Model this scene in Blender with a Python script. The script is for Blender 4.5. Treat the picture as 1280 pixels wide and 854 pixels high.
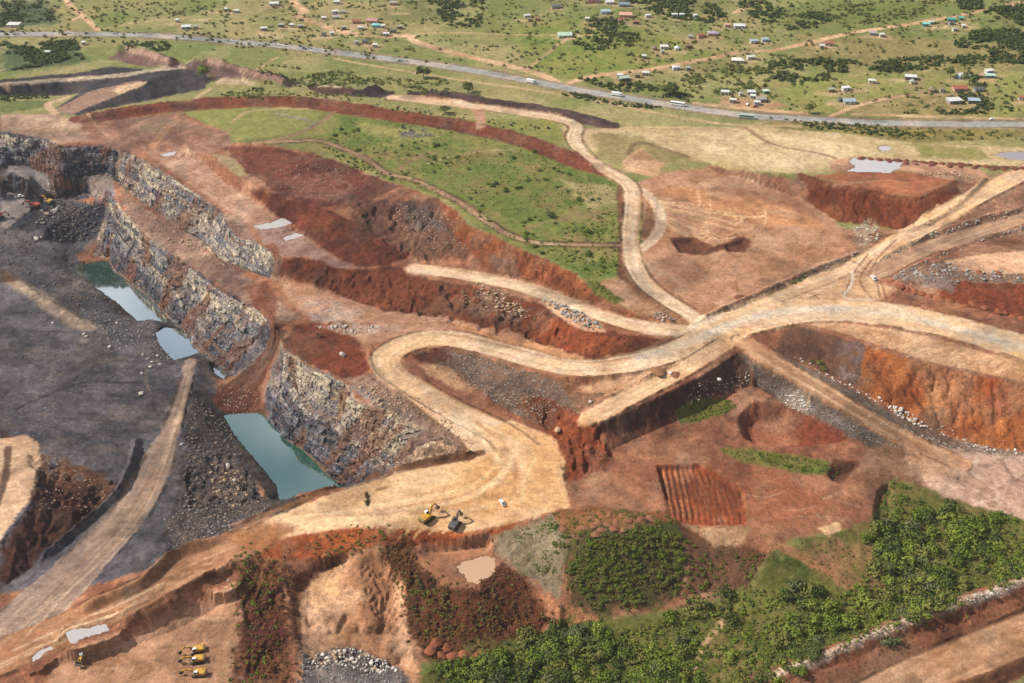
import bpy, bmesh, math, random
import numpy as np
from mathutils import Vector, Matrix

for o in list(bpy.data.objects): bpy.data.objects.remove(o)
S = bpy.context.scene
COL = S.collection

# ---------------------------------------------------------------- camera
CAM_Z, PITCH, LENS = 316.0, math.radians(32.0), 40.0
cam_d = bpy.data.cameras.new('camera'); cam = bpy.data.objects.new('camera', cam_d); COL.objects.link(cam)
cam_d.lens = LENS; cam_d.sensor_width = 36.0; cam_d.clip_start = 1.0; cam_d.clip_end = 30000.0
cam.location = (0, 0, CAM_Z); cam.rotation_euler = (math.radians(90) - PITCH, 0, 0)
S.camera = cam

# ---------------------------------------------------------------- world, sun, exposure
SUN_AZ = math.radians(-84.0)      # measured from +Y towards +X
SUN_EL = math.radians(42.0)
w = bpy.data.worlds.new('World'); S.world = w; w.use_nodes = True
nt = w.node_tree; nt.nodes.clear()
out = nt.nodes.new('ShaderNodeOutputWorld'); bg = nt.nodes.new('ShaderNodeBackground')
sky = nt.nodes.new('ShaderNodeTexSky'); sky.sky_type = 'NISHITA'; sky.sun_disc = False
sky.sun_elevation = SUN_EL; sky.sun_rotation = SUN_AZ; sky.altitude = 300; sky.air_density = 1.0; sky.dust_density = 2.0
# scattered thin white cloud over the whole sky
tc = nt.nodes.new('ShaderNodeTexCoord'); cn = nt.nodes.new('ShaderNodeTexNoise')
cn.inputs['Scale'].default_value = 5.5; cn.inputs['Detail'].default_value = 7.0
cr = nt.nodes.new('ShaderNodeValToRGB'); cr.color_ramp.elements[0].position = 0.40; cr.color_ramp.elements[1].position = 0.58
cm = nt.nodes.new('ShaderNodeMixRGB'); cm.inputs['Color2'].default_value = (10.5, 10.8, 11.2, 1)
mu = nt.nodes.new('ShaderNodeMath'); mu.operation = 'MULTIPLY'; mu.inputs[1].default_value = 0.85
nt.links.new(tc.outputs['Generated'], cn.inputs['Vector']); nt.links.new(cn.outputs['Fac'], cr.inputs['Fac'])
nt.links.new(cr.outputs['Color'], mu.inputs[0]); nt.links.new(mu.outputs[0], cm.inputs['Fac'])
nt.links.new(sky.outputs['Color'], cm.inputs['Color1']); nt.links.new(cm.outputs['Color'], bg.inputs['Color'])
bg.inputs['Strength'].default_value = 0.054
nt.links.new(bg.outputs[0], out.inputs[0])
sd = bpy.data.lights.new('sun', 'SUN'); sd.energy = 5.0; sd.angle = math.radians(0.55); sd.color = (1.0, 0.94, 0.85)
sun = bpy.data.objects.new('sun', sd); COL.objects.link(sun); sun.location = (0, 0, 600)
sdir = Vector((math.sin(SUN_AZ) * math.cos(SUN_EL), math.cos(SUN_AZ) * math.cos(SUN_EL), math.sin(SUN_EL)))
sun.rotation_euler = (-sdir).to_track_quat('-Z', 'Y').to_euler()
S.view_settings.view_transform = 'Standard'; S.view_settings.look = 'None'
S.view_settings.exposure = 0.52; S.view_settings.gamma = 1.0; S.view_settings.use_curve_mapping = False
S.render.engine = 'CYCLES'

# ---------------------------------------------------------------- numeric helpers
FPX = 1280 * LENS / 36.0
cp, sp = math.cos(PITCH), math.sin(PITCH)
def ray(px, py):
    a = (np.asarray(px, float) - 640) / FPX; b = -(np.asarray(py, float) - 427) / FPX
    return np.stack([a, cp + b * sp, -sp + b * cp], -1)
def unproj(px, py, z):
    d = ray(px, py); t = (np.asarray(z, float) - CAM_Z) / d[..., 2]
    return d * t[..., None] + np.array([0, 0, CAM_Z])

def _h(xi, yi, seed):
    h = (xi * np.uint32(374761393) + yi * np.uint32(668265263) + np.uint32((seed * 2654435761) & 0xffffffff))
    h = (h ^ (h >> np.uint32(13))) * np.uint32(1274126177)
    h = h ^ (h >> np.uint32(16))
    return (h & np.uint32(0xffff)).astype(np.float32) / 65535.0
def vnoise(x, y, seed=0):
    x = np.asarray(x, np.float32); y = np.asarray(y, np.float32)
    fx = np.floor(x); fy = np.floor(y)
    xi = fx.astype(np.int64).astype(np.uint32); yi = fy.astype(np.int64).astype(np.uint32)
    tx = x - fx; ty = y - fy
    tx = tx * tx * (3 - 2 * tx); ty = ty * ty * (3 - 2 * ty)
    one = np.uint32(1)
    a = _h(xi, yi, seed); b = _h(xi + one, yi, seed); c = _h(xi, yi + one, seed); d = _h(xi + one, yi + one, seed)
    return (a + (b - a) * tx) * (1 - ty) + (c + (d - c) * tx) * ty
def fbm(x, y, scale, octaves=4, seed=0, gain=0.5):
    s = 0.0; amp = 1.0; tot = 0.0; f = 1.0 / scale
    for i in range(octaves):
        s = s + amp * vnoise(x * f + 17.3 * i, y * f - 9.1 * i, seed + i); tot += amp; amp *= gain; f *= 2.03
    return s / tot
def vnoise3(x, y, z, seed=0):
    fz = np.floor(z); tz = z - fz; tz = tz * tz * (3 - 2 * tz)
    a = vnoise(x + fz * 37.17, y + fz * 11.71, seed); b = vnoise(x + (fz + 1) * 37.17, y + (fz + 1) * 11.71, seed)
    return a + (b - a) * tz
def fbm3(x, y, z, scale, octaves=3, seed=0):
    s = 0.0; amp = 1.0; tot = 0.0; f = 1.0 / scale
    for i in range(octaves):
        s = s + amp * vnoise3(x * f + 3.3 * i, y * f, z * f, seed + 7 * i); tot += amp; amp *= 0.5; f *= 2.1
    return s / tot
def sstep(a, b, x):
    t = np.clip((x - a) / (b - a), 0, 1); return t * t * (3 - 2 * t)

# ---------------------------------------------------------------- the terrain grid (finer near, coarser far)
py_rows = np.concatenate([np.arange(985, -150, -1.24)])
YR = unproj(np.full_like(py_rows, 640.0), py_rows, -20.0)[:, 1]          # row distances
DEP = YR * cp + (CAM_Z + 20) * sp
NCOL = 1050
UU = np.linspace(-1.16, 1.16, NCOL)
HWR = DEP * 640 / FPX
X = (UU[None, :] * HWR[:, None]); Y = np.repeat(YR[:, None], NCOL, 1)
NR = len(YR)
CELL = np.maximum(np.gradient(YR)[:, None], (HWR * (UU[1] - UU[0]))[:, None])
CELL = np.repeat(CELL, NCOL, 1)
def w2g(x, y):
    r = np.interp(y, YR, np.arange(NR)); hw = np.interp(y, YR, HWR)
    c = (x / hw - UU[0]) / (UU[1] - UU[0]); return r, np.clip(c, 0, NCOL - 1.001)
def bil(A, x, y):
    r, c = w2g(np.asarray(x, float), np.asarray(y, float)); r = np.clip(r, 0, NR - 1.001)
    r0 = r.astype(int); c0 = c.astype(int); fr = r - r0; fc = c - c0
    return (A[r0, c0] * (1 - fc) + A[r0, c0 + 1] * fc) * (1 - fr) + (A[r0 + 1, c0] * (1 - fc) + A[r0 + 1, c0 + 1] * fc) * fr

def window(pts, m):
    y0, y1 = pts[:, 1].min() - m, pts[:, 1].max() + m
    r0 = max(0, np.searchsorted(YR, y0) - 1); r1 = min(NR, np.searchsorted(YR, y1) + 1)
    if r1 <= r0: return None
    hw0, hw1 = HWR[r0], HWR[r1 - 1]
    xs0, xs1 = pts[:, 0].min() - m, pts[:, 0].max() + m
    us = [xs0 / hw0, xs0 / hw1, xs1 / hw0, xs1 / hw1]; du = UU[1] - UU[0]
    c0 = max(0, int((min(us) - UU[0]) / du) - 1); c1 = min(NCOL, int((max(us) - UU[0]) / du) + 2)
    if c1 <= c0: return None
    return slice(r0, r1), slice(c0, c1)
def strip_eval(xs, ys, pts, extra=None):
    """nearest distance to polyline, signed side, arc length and interpolated extras (k columns)"""
    best = np.full(xs.shape, 1e9); sd_ = np.zeros(xs.shape); ss = np.zeros(xs.shape)
    ex = None if extra is None else np.zeros(xs.shape + (extra.shape[1],))
    acc = 0.0
    for i in range(len(pts) - 1):
        a = pts[i]; b = pts[i + 1]; d = b - a; L = math.hypot(*d) + 1e-9
        t = np.clip(((xs - a[0]) * d[0] + (ys - a[1]) * d[1]) / L ** 2, 0, 1)
        dx = xs - a[0] - t * d[0]; dy = ys - a[1] - t * d[1]; dd = np.hypot(dx, dy)
        m = dd < best
        best = np.where(m, dd, best); sd_ = np.where(m, np.sign(d[0] * dy - d[1] * dx) * dd, sd_); ss = np.where(m, acc + t * L, ss)
        if ex is not None:
            e = extra[i][None, None, :] * (1 - t[..., None]) + extra[i + 1][None, None, :] * t[..., None]
            ex = np.where(m[..., None], e, ex)
        acc += L
    return best, sd_, ss, ex
def catmull(P, n=5):
    P = np.asarray(P, float)
    if len(P) < 3: return P
    Q = np.vstack([2 * P[0] - P[1], P, 2 * P[-1] - P[-2]]); o = []
    for i in range(1, len(Q) - 2):
        p0, p1, p2, p3 = Q[i - 1], Q[i], Q[i + 1], Q[i + 2]
        for k in range(n):
            t = k / n
            o.append(0.5 * (2 * p1 + (p2 - p0) * t + (2 * p0 - 5 * p1 + 4 * p2 - p3) * t * t + (3 * p1 - 3 * p2 + p3 - p0) * t ** 3))
    o.append(P[-1]); return np.array(o)
def inside(xs, ys, poly):
    m = np.zeros(xs.shape, bool); n = len(poly)
    for i in range(n):
        x1, y1 = poly[i]; x2, y2 = poly[(i + 1) % n]
        if y1 == y2: continue
        c = ((y1 > ys) != (y2 > ys)) & (xs < (x2 - x1) * (ys - y1) / (y2 - y1) + x1)
        m ^= c
    return m

# ---------------------------------------------------------------- break lines of the terrain: (photo x, photo y, level in m)
CM = np.zeros((NR, NCOL), bool); CV = np.zeros((NR, NCOL))
def constrain(P, hw=0.0, smooth=True):
    """P rows: px,py,z[,hw]"""
    P = np.array([list(p) + [hw] * (4 - len(p)) for p in P], float)
    if smooth: P = catmull(P, 4)
    W = unproj(P[:, 0], P[:, 1], P[:, 2])
    win = window(W[:, :2], max(3.0, P[:, 3].max() + 3))
    if win is None: return W
    d, _, _, ex = strip_eval(X[win], Y[win], W[:, :2], P[:, 2:4])
    m = d < np.maximum(ex[..., 1], 0.62 * CELL[win])
    CM[win] |= m; CV[win] = np.where(m, ex[..., 0], CV[win])
    return W
ROADS = {}
def road(name, P, hw, smooth=True):
    P = np.array([list(p) + [hw] * (4 - len(p)) for p in P], float)
    ROADS[name] = (constrain(P, hw, smooth), catmull(P, 4)[:, 3] if smooth else P[:, 3])
L = constrain
# far country
L([(-260, -120, 6), (300, -120, 2), (640, -120, 8), (1000, -120, 16), (1560, -120, 34)])
for p in [(60, 12, 1), (200, 18, 0), (330, 25, 2), (470, 20, 3), (600, 15, 4), (760, 40, 9), (800, 60, 7), (900, 40, 7), (1000, 30, 9), (1110, 20, 13), (1250, 12, 21),
          (1150, 70, 6), (1260, 60, 10), (1000, 80, 4), (730, 92, 2), (560, 60, 2), (1200, 120, 1.5), (60, 80, 0), (330, 105, 0), (520, 100, -0.5)]:
    L([(p[0] - 4, p[1], p[2]), (p[0] + 4, p[1], p[2])], smooth=False)
road('highway', [(-260, 42, 0), (0, 43, 0), (140, 43, 0), (250, 49, 0), (350, 58, 0), (460, 70, 0), (560, 83, 0), (650, 99, 0), (700, 108, 0), (760, 119, -.3), (850, 133, -.8), (930, 144, -1), (1020, 150, -.8), (1120, 154, 0), (1280, 155, 1), (1560, 154, 2)], 5.4)
# old working in the far left
L([(-160, 116, -1), (-60, 108, -1), (0, 105.5, -1), (130, 96.5, -1), (185, 90, -1), (235, 84, 0)], 4.5)
L([(-160, 118, -1.5), (0, 109, -1.5), (100, 103, -2), (183, 98, -2)])
L([(-160, 127, -8), (0, 119, -8), (60, 118, -8), (105, 115, -6)])
L([(-160, 133, -3), (0, 125, -3), (66, 125, -3)])
L([(66, 140, -4), (90, 143, -4), (140, 122, -1), (184, 103, 2), (172, 101, 2), (110, 115, -2), (66, 140, -4)], smooth=False)
L([(100, 145, -5), (150, 132, -5), (200, 121, -5), (217, 118, -5), (250, 112, -4), (268, 101, -2)])
L([(187, 99, 1), (215, 92, 2), (250, 89, 1)])
L([(-260, 165, -4), (-60, 155, -4), (0, 150, -4), (60, 148, -4), (100, 150, -4.5), (150, 160, -5), (220, 170, -5.5)])
# plateau
L([(300, 176, -2), (350, 164, -2), (400, 150, -1.5), (480, 165, -1), (560, 180, -1), (640, 200, -1.5), (700, 222, -2.5), (770, 245, -3.6)])
L([(560, 230, -2.5), (640, 260, -3.5), (720, 280, -4.5)])
L([(800, 180, -1.4), (900, 175, -1), (1000, 175, -1), (1150, 185, -.5), (1350, 190, 0)])
road('track', [(318, 178, -2.2), (358, 177, -2.4), (395, 176, -2.4), (420, 183, -2.5), (455, 197, -2.7), (480, 215, -3), (515, 225, -3.2), (545, 238, -3.5), (583, 258, -4), (620, 285, -4.7), (645, 297, -5), (672, 304, -5.2), (715, 306, -5.3), (778, 307, -5.4)], 2.2)
road('north_road', [(885, 410, -9), (862, 393, -8.6), (840, 380, -8.2), (812, 360, -7.4), (795, 338, -6.7), (789, 315, -6), (787, 290, -5), (790, 262, -4.2), (788, 236, -3.6), (770, 220, -3.1), (742, 204, -2.4), (725, 188, -2), (716, 172, -1.6), (719, 158, -1.3), (692, 148, -1), (640, 139.5, -.6), (600, 134, -.3), (540, 127, 0), (490, 122, 0)], 5.6)
# bank, field and tipped heap on the right
L([(800, 204, -2), (870, 200, -1), (905, 205, -1), (940, 214, -1), (1000, 218, -1), (1012, 220, -1)])
L([(860, 212, -3), (890, 214, -4), (940, 228, -6.5), (1000, 248, -10.5), (1048, 277, -14.5), (1095, 281, -14.5), (1133, 286, -14), (1152, 284, -13.5), (1187, 260, -9), (1207, 243, -5), (1225, 226, -2)])
L([(1008, 221, -.8), (1060, 233, 0), (1098, 241, 0), (1130, 247, 0), (1150, 246, 0), (1175, 235, 0), (1194, 225, 0)])
L([(1060, 205, -.2), (1128, 206, -.2), (1180, 212, 0)])
L([(830, 225, -3.4), (900, 250, -5.5), (980, 272, -9.5), (1040, 300, -12.5)])
L([(815, 330, -6.8), (900, 330, -8.8), (1000, 330, -11.2)])
L([(850, 372, -8.4), (920, 365, -9.7), (1000, 350, -11.2)])
road('north_east_road', [(895, 410, -9.2), (955, 384, -10), (1015, 358, -11), (1060, 341, -11.5), (1092, 322, -11.5), (1130, 300, -9.5), (1180, 268, -6), (1240, 235, -2.5), (1310, 202, 0)], 8.0)
road('upper_east_road', [(1060, 352, -10.8), (1095, 341, -10.8), (1140, 319, -10), (1200, 297, -8.8), (1320, 260, -7)], 6.5)
road('east_haul_road', [(885, 418, -9), (930, 402, -9), (1000, 389, -9.5), (1080, 389, -10), (1160, 402, -10), (1230, 420, -10), (1340, 452, -10)], 12.5)
L([(1180, 326, -4.5), (1230, 318, -4.5), (1340, 310, -4.5), (1340, 345, -4.5), (1240, 343, -4.5), (1190, 338, -5), (1180, 326, -4.5)], smooth=False)
L([(1122, 352, -8), (1170, 349, -6), (1220, 353, -5.5), (1340, 358, -5)])
L([(1130, 362, -10.2), (1180, 376, -10.2), (1230, 389, -10.2), (1340, 412, -10.2)])
# scarp between meadow and middle road
L([(515, 243, -3.6), (545, 249, -4), (567, 260, -4.2), (583, 280, -4.7), (615, 293, -5.2), (640, 308, -5.6), (662, 323, -6), (690, 328, -6.2), (722, 343, -6.7), (735, 358, -7.2), (780, 383, -8.2), (815, 394, -8.5)])
road('middle_road', [(520, 336, -20.5), (560, 341, -19.5), (600, 348, -18.5), (640, 356, -17), (680, 367, -15.5), (720, 383, -13.5), (760, 398, -11.5), (810, 410, -9.6), (865, 415, -9)], 6.3)
# rough red field and its scarp
L([(300, 184, -3), (350, 184, -3), (400, 194, -3.4), (450, 214, -4), (500, 231, -4), (516, 243, -3.8)])
L([(222, 181, -6), (258, 198, -6.5), (281, 217, -7), (305, 222, -6.2), (320, 232, -5.8), (352, 247, -6.2), (395, 260, -7.5), (425, 272, -9.5), (470, 290, -13.5), (515, 318, -18)])
L([(224, 188, -8.5), (262, 209, -10.5), (285, 230, -11.5), (330, 263, -13.5), (352, 275, -14.5), (375, 293, -16), (400, 308, -17.5), (430, 326, -18.7), (455, 335, -19.5)])
L([(480, 258, -9), (510, 275, -11.5), (540, 296, -14.5), (580, 303, -16)])
L([(430, 240, -6), (470, 250, -7.5), (510, 258, -8)])
L([(300, 285, -14), (318, 284, -14.2), (355, 281, -15), (385, 301, -16.7), (430, 331, -19.2)])
# pit: upper rim and its foot
L([(-260, 150, -5), (-60, 157, -5), (0, 164, -5), (28, 172, -5.5), (55, 172, -6), (75, 181, -6), (125, 182, -6.5), (150, 187, -7), (175, 197, -8), (193, 214, -9), (217, 223, -10), (240, 238, -11), (263, 253, -12), (275, 262, -13), (295, 294, -15), (320, 302, -15.5), (352, 324, -17), (382, 322, -17.5), (420, 336, -19.5), (460, 337, -20), (490, 333, -20.3), (515, 341, -20.5), (540, 350, -20), (583, 356, -19), (620, 362, -18), (650, 372, -16.8), (677, 381, -15.8), (700, 397, -15), (721, 410, -14), (758, 415, -12), (809, 424, -10.5)])
L([(-260, 190, -25), (-60, 203, -25), (0, 207, -26), (30, 206, -26), (60, 219, -27), (92, 218, -27), (120, 217, -27), (142, 223, -27.5), (160, 241, -28.5), (185, 257, -29), (200, 269, -29.5), (225, 287, -30), (250, 300, -30), (275, 323, -30), (300, 334, -29.5), (340, 349, -29), (390, 365, -29), (428, 370, -29), (460, 377, -28.5), (480, 389, -27.5), (510, 387, -26.5), (560, 397, -25), (615, 405, -23), (643, 415, -21.5), (707, 441, -18.3), (731, 449, -16), (765, 449, -14), (809, 432, -11.4), (830, 423, -10)])
# main haul road with its hairpin, and the pad
road('haul_road', [(885, 420, -9), (840, 440, -10.8), (790, 454, -13.2), (724, 461, -17), (663, 449, -20.3), (612, 435, -22.8), (561, 424, -24.6), (527, 425, -25.4), (497, 435, -26), (482, 449, -26.3), (490, 467, -26.6), (515, 485, -26.8), (561, 515, -27.2, 10.5), (612, 547, -27.6, 14), (640, 575, -28, 17)], 8.6)
L([(395, 385, -28), (440, 395, -27.5), (480, 408, -26.5)])
# light bench lip, quarry face with a ledge, water line
L([(-260, 205, -26.5), (-60, 213, -26.5), (0, 213, -27), (35, 224, -28), (62, 225, -28), (85, 221, -28), (110, 224, -29), (130, 237, -30), (138, 244, -31), (155, 268, -32), (175, 285, -32.5), (200, 308, -33), (226, 322, -33), (250, 345, -33), (276, 364, -33), (300, 376, -33), (320, 386, -33), (335, 400, -32.5), (348, 415, -31.5)])
L([(-260, 230, -42), (-60, 236, -42), (0, 236, -43), (35, 248, -43), (70, 248, -43), (95, 242, -42), (112, 240, -38)])
L([(-260, 264, -44), (-60, 262, -44), (0, 263, -44), (40, 260, -44.5), (60, 256, -45)])
L([(140, 247, -34), (110, 259, -43), (78, 276, -49), (52, 290, -53)])
L([(0, 292, -51), (50, 301, -57), (66, 302, -60), (100, 310, -63)])
L([(140, 270, -45), (160, 296, -47), (185, 321, -48), (210, 344, -49), (235, 367, -50), (258, 392, -51), (285, 412, -51), (310, 430, -51)])
L([(136, 276, -47.5), (155, 302, -49.5), (180, 327, -50.5), (205, 350, -51.5), (230, 373, -52.5), (253, 398, -53.5), (280, 418, -53.5), (303, 436, -53.5)])
WL = -66.5
L([(100, 313, -64), (118, 319, -65.8), (135, 321, WL), (140, 334, WL), (160, 351, WL), (185, 371, WL), (208, 394, WL), (225, 407, -66), (232, 418, WL), (250, 441, WL), (262, 452, -65.5), (283, 467, WL), (292, 468, -65.5)])
# scree cone
L([(352, 405, -32.5), (339, 440, -44), (318, 470, -56), (292, 490, -64.5)])
L([(268, 481, -65.9), (266, 500, -66.2), (279, 519, WL), (305, 518, WL), (331, 517, WL)])
# lower quarry face
L([(350, 422, -29), (354, 438, -28.5), (375, 452, -28.5), (395, 463, -28.5), (428, 478, -28.5), (445, 500, -29), (480, 513, -29), (505, 531, -29), (533, 537, -29), (560, 551, -29), (588, 564, -29)])
L([(345, 449, -40), (362, 474, -43), (392, 500, -44), (418, 517, -45), (440, 537, -45), (462, 553, -45), (480, 570, -45), (500, 584, -45)])
L([(332, 482, -51), (350, 487, -50), (370, 512, -50), (400, 532, -50), (430, 550, -50), (456, 565, -50), (488, 592, -50)])
L([(320, 519, WL), (335, 525, WL), (357, 549, WL), (380, 564, WL), (407, 591, WL), (432, 608, WL), (450, 618, WL)])
# pit floor
L([(86, 326, -65.8), (95, 341, WL), (118, 358, WL), (150, 382, WL), (172, 401, -66.2), (190, 402, -65.6), (208, 404, -66)])
L([(194, 417, WL), (200, 432, WL), (216, 449, WL), (228, 447, -66.3), (245, 444, -66.2)])
L([(279, 520, WL), (295, 546, WL), (320, 576, WL), (345, 606, WL), (352, 630, WL)])
road('pit_road', [(238, 452, -65, 3.2), (233, 475, -64, 3.2), (224, 505, -61.5, 3.6), (212, 540, -58.5, 5), (193, 585, -55, 8), (165, 637, -51, 9.5), (118, 690, -47.5, 10.5), (62, 745, -46, 12), (10, 792, -46, 13), (-60, 850, -46, 14)], 5)
L([(255, 520, -62), (270, 570, -61), (300, 620, -58), (312, 640, -52)])
L([(232, 600, -54), (232, 650, -50), (215, 690, -47)])
L([(-160, 420, -51), (0, 415, -53), (60, 420, -56), (120, 430, -59.5), (180, 450, -63), (214, 472, -64)])
L([(-160, 340, -49), (0, 345, -51.5), (50, 372, -55), (110, 407, -59.5), (165, 416, -64.5)])
L([(-160, 500, -48), (0, 500, -50), (100, 520, -54.5), (190, 530, -59.5)])
L([(-60, 545, -44), (0, 547, -45), (50, 560, -46.5), (110, 582, -50), (152, 612, -52)])
L([(-160, 590, -39), (0, 588, -40), (46, 590, -40), (38, 627, -40.5), (0, 677, -41.5)])
L([(142, 603, -52.5), (110, 640, -51.5), (60, 682, -49.5), (20, 722, -48), (-60, 780, -47)])
# pad, lower road and lower left yard
L([(300, 666, -31.5), (350, 636, -30.5), (400, 618, -29.8), (440, 605, -29.4), (480, 593, -29), (530, 580, -28.5), (600, 568, -28), (617, 562, -27.8)])
L([(300, 692, -33), (360, 672, -31.5), (430, 664, -30.5), (480, 660, -30), (520, 668, -30), (580, 671, -30), (640, 656, -29.3), (700, 638, -28.6), (713, 636, -28.6), (704, 600, -28.4), (704, 575, -28.2)])
road('lower_haul_road', [(312, 678, -32, 9), (250, 704, -34.5), (190, 736, -38), (130, 764, -41.5), (70, 791, -44.3), (0, 822, -46), (-80, 856, -47)], 10.5)
L([(60, 835, -47.5), (150, 815, -47), (255, 770, -45), (300, 728, -39.5)])
L([(100, 870, -48), (250, 862, -47)])
L([(290, 722, -38.5), (330, 702, -34.5), (345, 740, -37.5), (322, 790, -42.5), (305, 860, -45)])
L([(365, 830, -44), (364, 800, -42), (357, 740, -39.5), (371, 712, -37.5), (420, 692, -34.8), (470, 680, -32.5), (490, 676, -32)])
L([(380, 800, -46.5), (378, 745, -44.5), (392, 718, -43), (432, 702, -39.5)])
L([(410, 735, -45), (430, 765, -46), (405, 800, -47.5), (395, 840, -49)])
L([(470, 720, -41), (488, 760, -43.5), (505, 800, -47.5), (520, 850, -50)])
L([(487, 688, -34.5), (500, 710, -37), (520, 740, -38.5), (570, 752, -38), (610, 738, -37.2), (640, 722, -37), (665, 728, -38.5), (690, 750, -41.5), (702, 780, -45)])
L([(512, 802, -48), (540, 826, -50.5), (600, 814, -50.5), (660, 802, -50.5), (706, 788, -49.5)])
PONDC = [(572, 708), (580, 702), (592, 701), (604, 695), (617, 697), (619, 705), (616, 718), (604, 724), (596, 730), (584, 727), (580, 718), (573, 715)]
L([(p[0], p[1], -36.8) for p in PONDC + PONDC[:1]])
L([(535, 690, -35.2), (560, 690, -36.2), (600, 684, -35.6), (615, 680, -34.5)])
# mound with shrubs
L([(690, 643, -27.5), (740, 637, -24.5), (800, 637, -24), (835, 643, -25.5), (850, 657, -28), (800, 659, -24), (740, 665, -24.5), (705, 666, -27), (690, 643, -27.5)])
L([(614, 674, -31.5), (627, 692, -35.5), (660, 721, -38.5), (702, 762, -43)])
L([(704, 768, -45.5), (740, 774, -47), (790, 772, -47), (840, 755, -46), (880, 742, -45), (935, 736, -43)])
L([(862, 662, -30.3), (900, 676, -31.3), (940, 673, -31.6), (965, 690, -34)])
# spur, ramp, inner slope
L([(517, 452, -26.3), (545, 472, -27), (580, 490, -27.8), (620, 506, -28.3), (660, 522, -28.3), (688, 537, -28)])
L([(650, 492, -23), (690, 500, -22.5), (722, 516, -23), (745, 545, -25), (758, 563, -26)])
L([(682, 547, -28.2), (699, 562, -28.3), (704, 585, -28.4)])
L([(706, 598, -30), (730, 599, -31), (758, 590, -31), (768, 576, -30), (762, 566, -29.3)])
L([(735, 480, -19), (770, 490, -18), (800, 480, -15), (832, 462, -12)])
road('ramp_road', [(905, 430, -9.6), (850, 464, -12), (800, 490, -14.5), (765, 508, -16.5), (738, 521, -18)], 5.6)
L([(743, 533, -18.3), (800, 507, -15.5), (870, 474, -12.5), (920, 441, -10.3)])
L([(758, 567, -28.4), (790, 551, -28.0), (850, 525, -26.8), (900, 501, -25.2), (936, 483, -23.5)])
road('side_road', [(927, 426, -9.6), (960, 448, -12), (1000, 472, -15.5), (1060, 508, -21), (1120, 543, -27.5), (1165, 565, -32), (1200, 579, -34)], 5.6)
L([(945, 482, -24.5), (1000, 514, -26.5), (1060, 549, -29.5), (1130, 574, -32.5)])
L([(992, 404, -9.8), (1033, 416, -9.8), (1068, 426, -10), (1085, 433, -10.3), (1135, 451, -11), (1180, 461, -11.5), (1235, 473, -12), (1340, 495, -13)])
L([(968, 438, -12), (1012, 458, -16), (1060, 483, -20.5), (1110, 511, -26), (1150, 531, -30.5), (1198, 549, -34.5), (1340, 575, -36)])
# red flat, mud basin, thicket
L([(785, 566, -29.8), (850, 562, -30), (900, 575, -31), (960, 600, -31.5), (1050, 620, -33), (1100, 640, -34)])
L([(722, 612, -31), (760, 630, -31), (830, 657, -31), (900, 663, -31.5), (1000, 672, -33), (1060, 662, -34.5)])
L([(1200, 600, -36.5), (1260, 600, -37), (1340, 605, -37)])
L([(1090, 622, -34.5), (1125, 602, -35), (1200, 632, -38), (1340, 650, -38.5)])
L([(1000, 705, -38.5), (1080, 722, -42), (1150, 702, -41), (1340, 690, -41)])
L([(720, 805, -50), (800, 805, -50), (900, 785, -49), (1000, 782, -47.5), (1100, 765, -45.5)])
L([(540, 872, -54), (700, 872, -54), (850, 872, -53), (940, 852, -50)])
L([(960, 850, -48.5), (1040, 822, -46), (1130, 784, -44), (1340, 712, -40)])
road('south_road', [(940, 980, -53), (1080, 895, -50), (1160, 852, -48.5), (1290, 797, -46), (1420, 745, -44)], 13)
L([(-160, 975, -50), (200, 975, -51), (500, 975, -54), (800, 975, -55), (1400, 960, -52), (1500, 850, -49)])

# ---------------------------------------------------------------- relax the surface between the break lines
def relax():
    ms, vs = [CM.astype(float)], [CV * CM]
    while min(ms[-1].shape) > 24:
        m, v = ms[-1], vs[-1]
        r, c = (m.shape[0] + 1) // 2 * 2, (m.shape[1] + 1) // 2 * 2
        m2 = np.zeros((r, c)); v2 = np.zeros((r, c)); m2[:m.shape[0], :m.shape[1]] = m; v2[:m.shape[0], :m.shape[1]] = v
        f = lambda a: a[0::2, 0::2] + a[1::2, 0::2] + a[0::2, 1::2] + a[1::2, 1::2]
        sm, sv = f(m2), f(v2); k = sm > 0
        ms.append(k.astype(float)); vs.append(np.where(k, sv / np.maximum(sm, 1e-9), 0))
    H = None
    for lev in range(len(ms) - 1, -1, -1):
        m = ms[lev] > 0; v = vs[lev]
        if H is None: H = np.full(m.shape, v[m].mean())
        else:
            H = np.repeat(np.repeat(H, 2, 0), 2, 1)[:m.shape[0], :m.shape[1]]
        H[m] = v[m]
        for it in range(260 if lev > 2 else (120 if lev > 0 else 60)):
            P = np.pad(H, 1, mode='edge')
            N = 0.25 * (P[:-2, 1:-1] + P[2:, 1:-1] + P[1:-1, :-2] + P[1:-1, 2:])
            H = np.where(m, v, N)
    return H
H = relax()
def hit(px, py):
    """where the sight line through a photo point meets the terrain"""
    px = np.atleast_1d(np.asarray(px, float)); py = np.atleast_1d(np.asarray(py, float))
    d = ray(px, py)
    t0 = (40 - CAM_Z) / d[:, 2]; t1 = (-75 - CAM_Z) / d[:, 2]
    n = 150; done = np.zeros(len(px), bool); tb = t1.copy(); prev = t0.copy()
    for i in range(1, n + 1):
        t = t0 + (t1 - t0) * i / n
        h = bil(H, d[:, 0] * t, d[:, 1] * t); below = (CAM_Z + d[:, 2] * t) < h
        new = below & ~done; tb = np.where(new, t, tb); prev = np.where(done | new, prev, t); done |= new
    lo, hi = prev, tb
    for i in range(12):
        mid = (lo + hi) / 2; h = bil(H, d[:, 0] * mid, d[:, 1] * mid); b = (CAM_Z + d[:, 2] * mid) < h
        hi = np.where(b, mid, hi); lo = np.where(b, lo, mid)
    return np.stack([d[:, 0] * hi, d[:, 1] * hi, CAM_Z + d[:, 2] * hi], -1)
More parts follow.
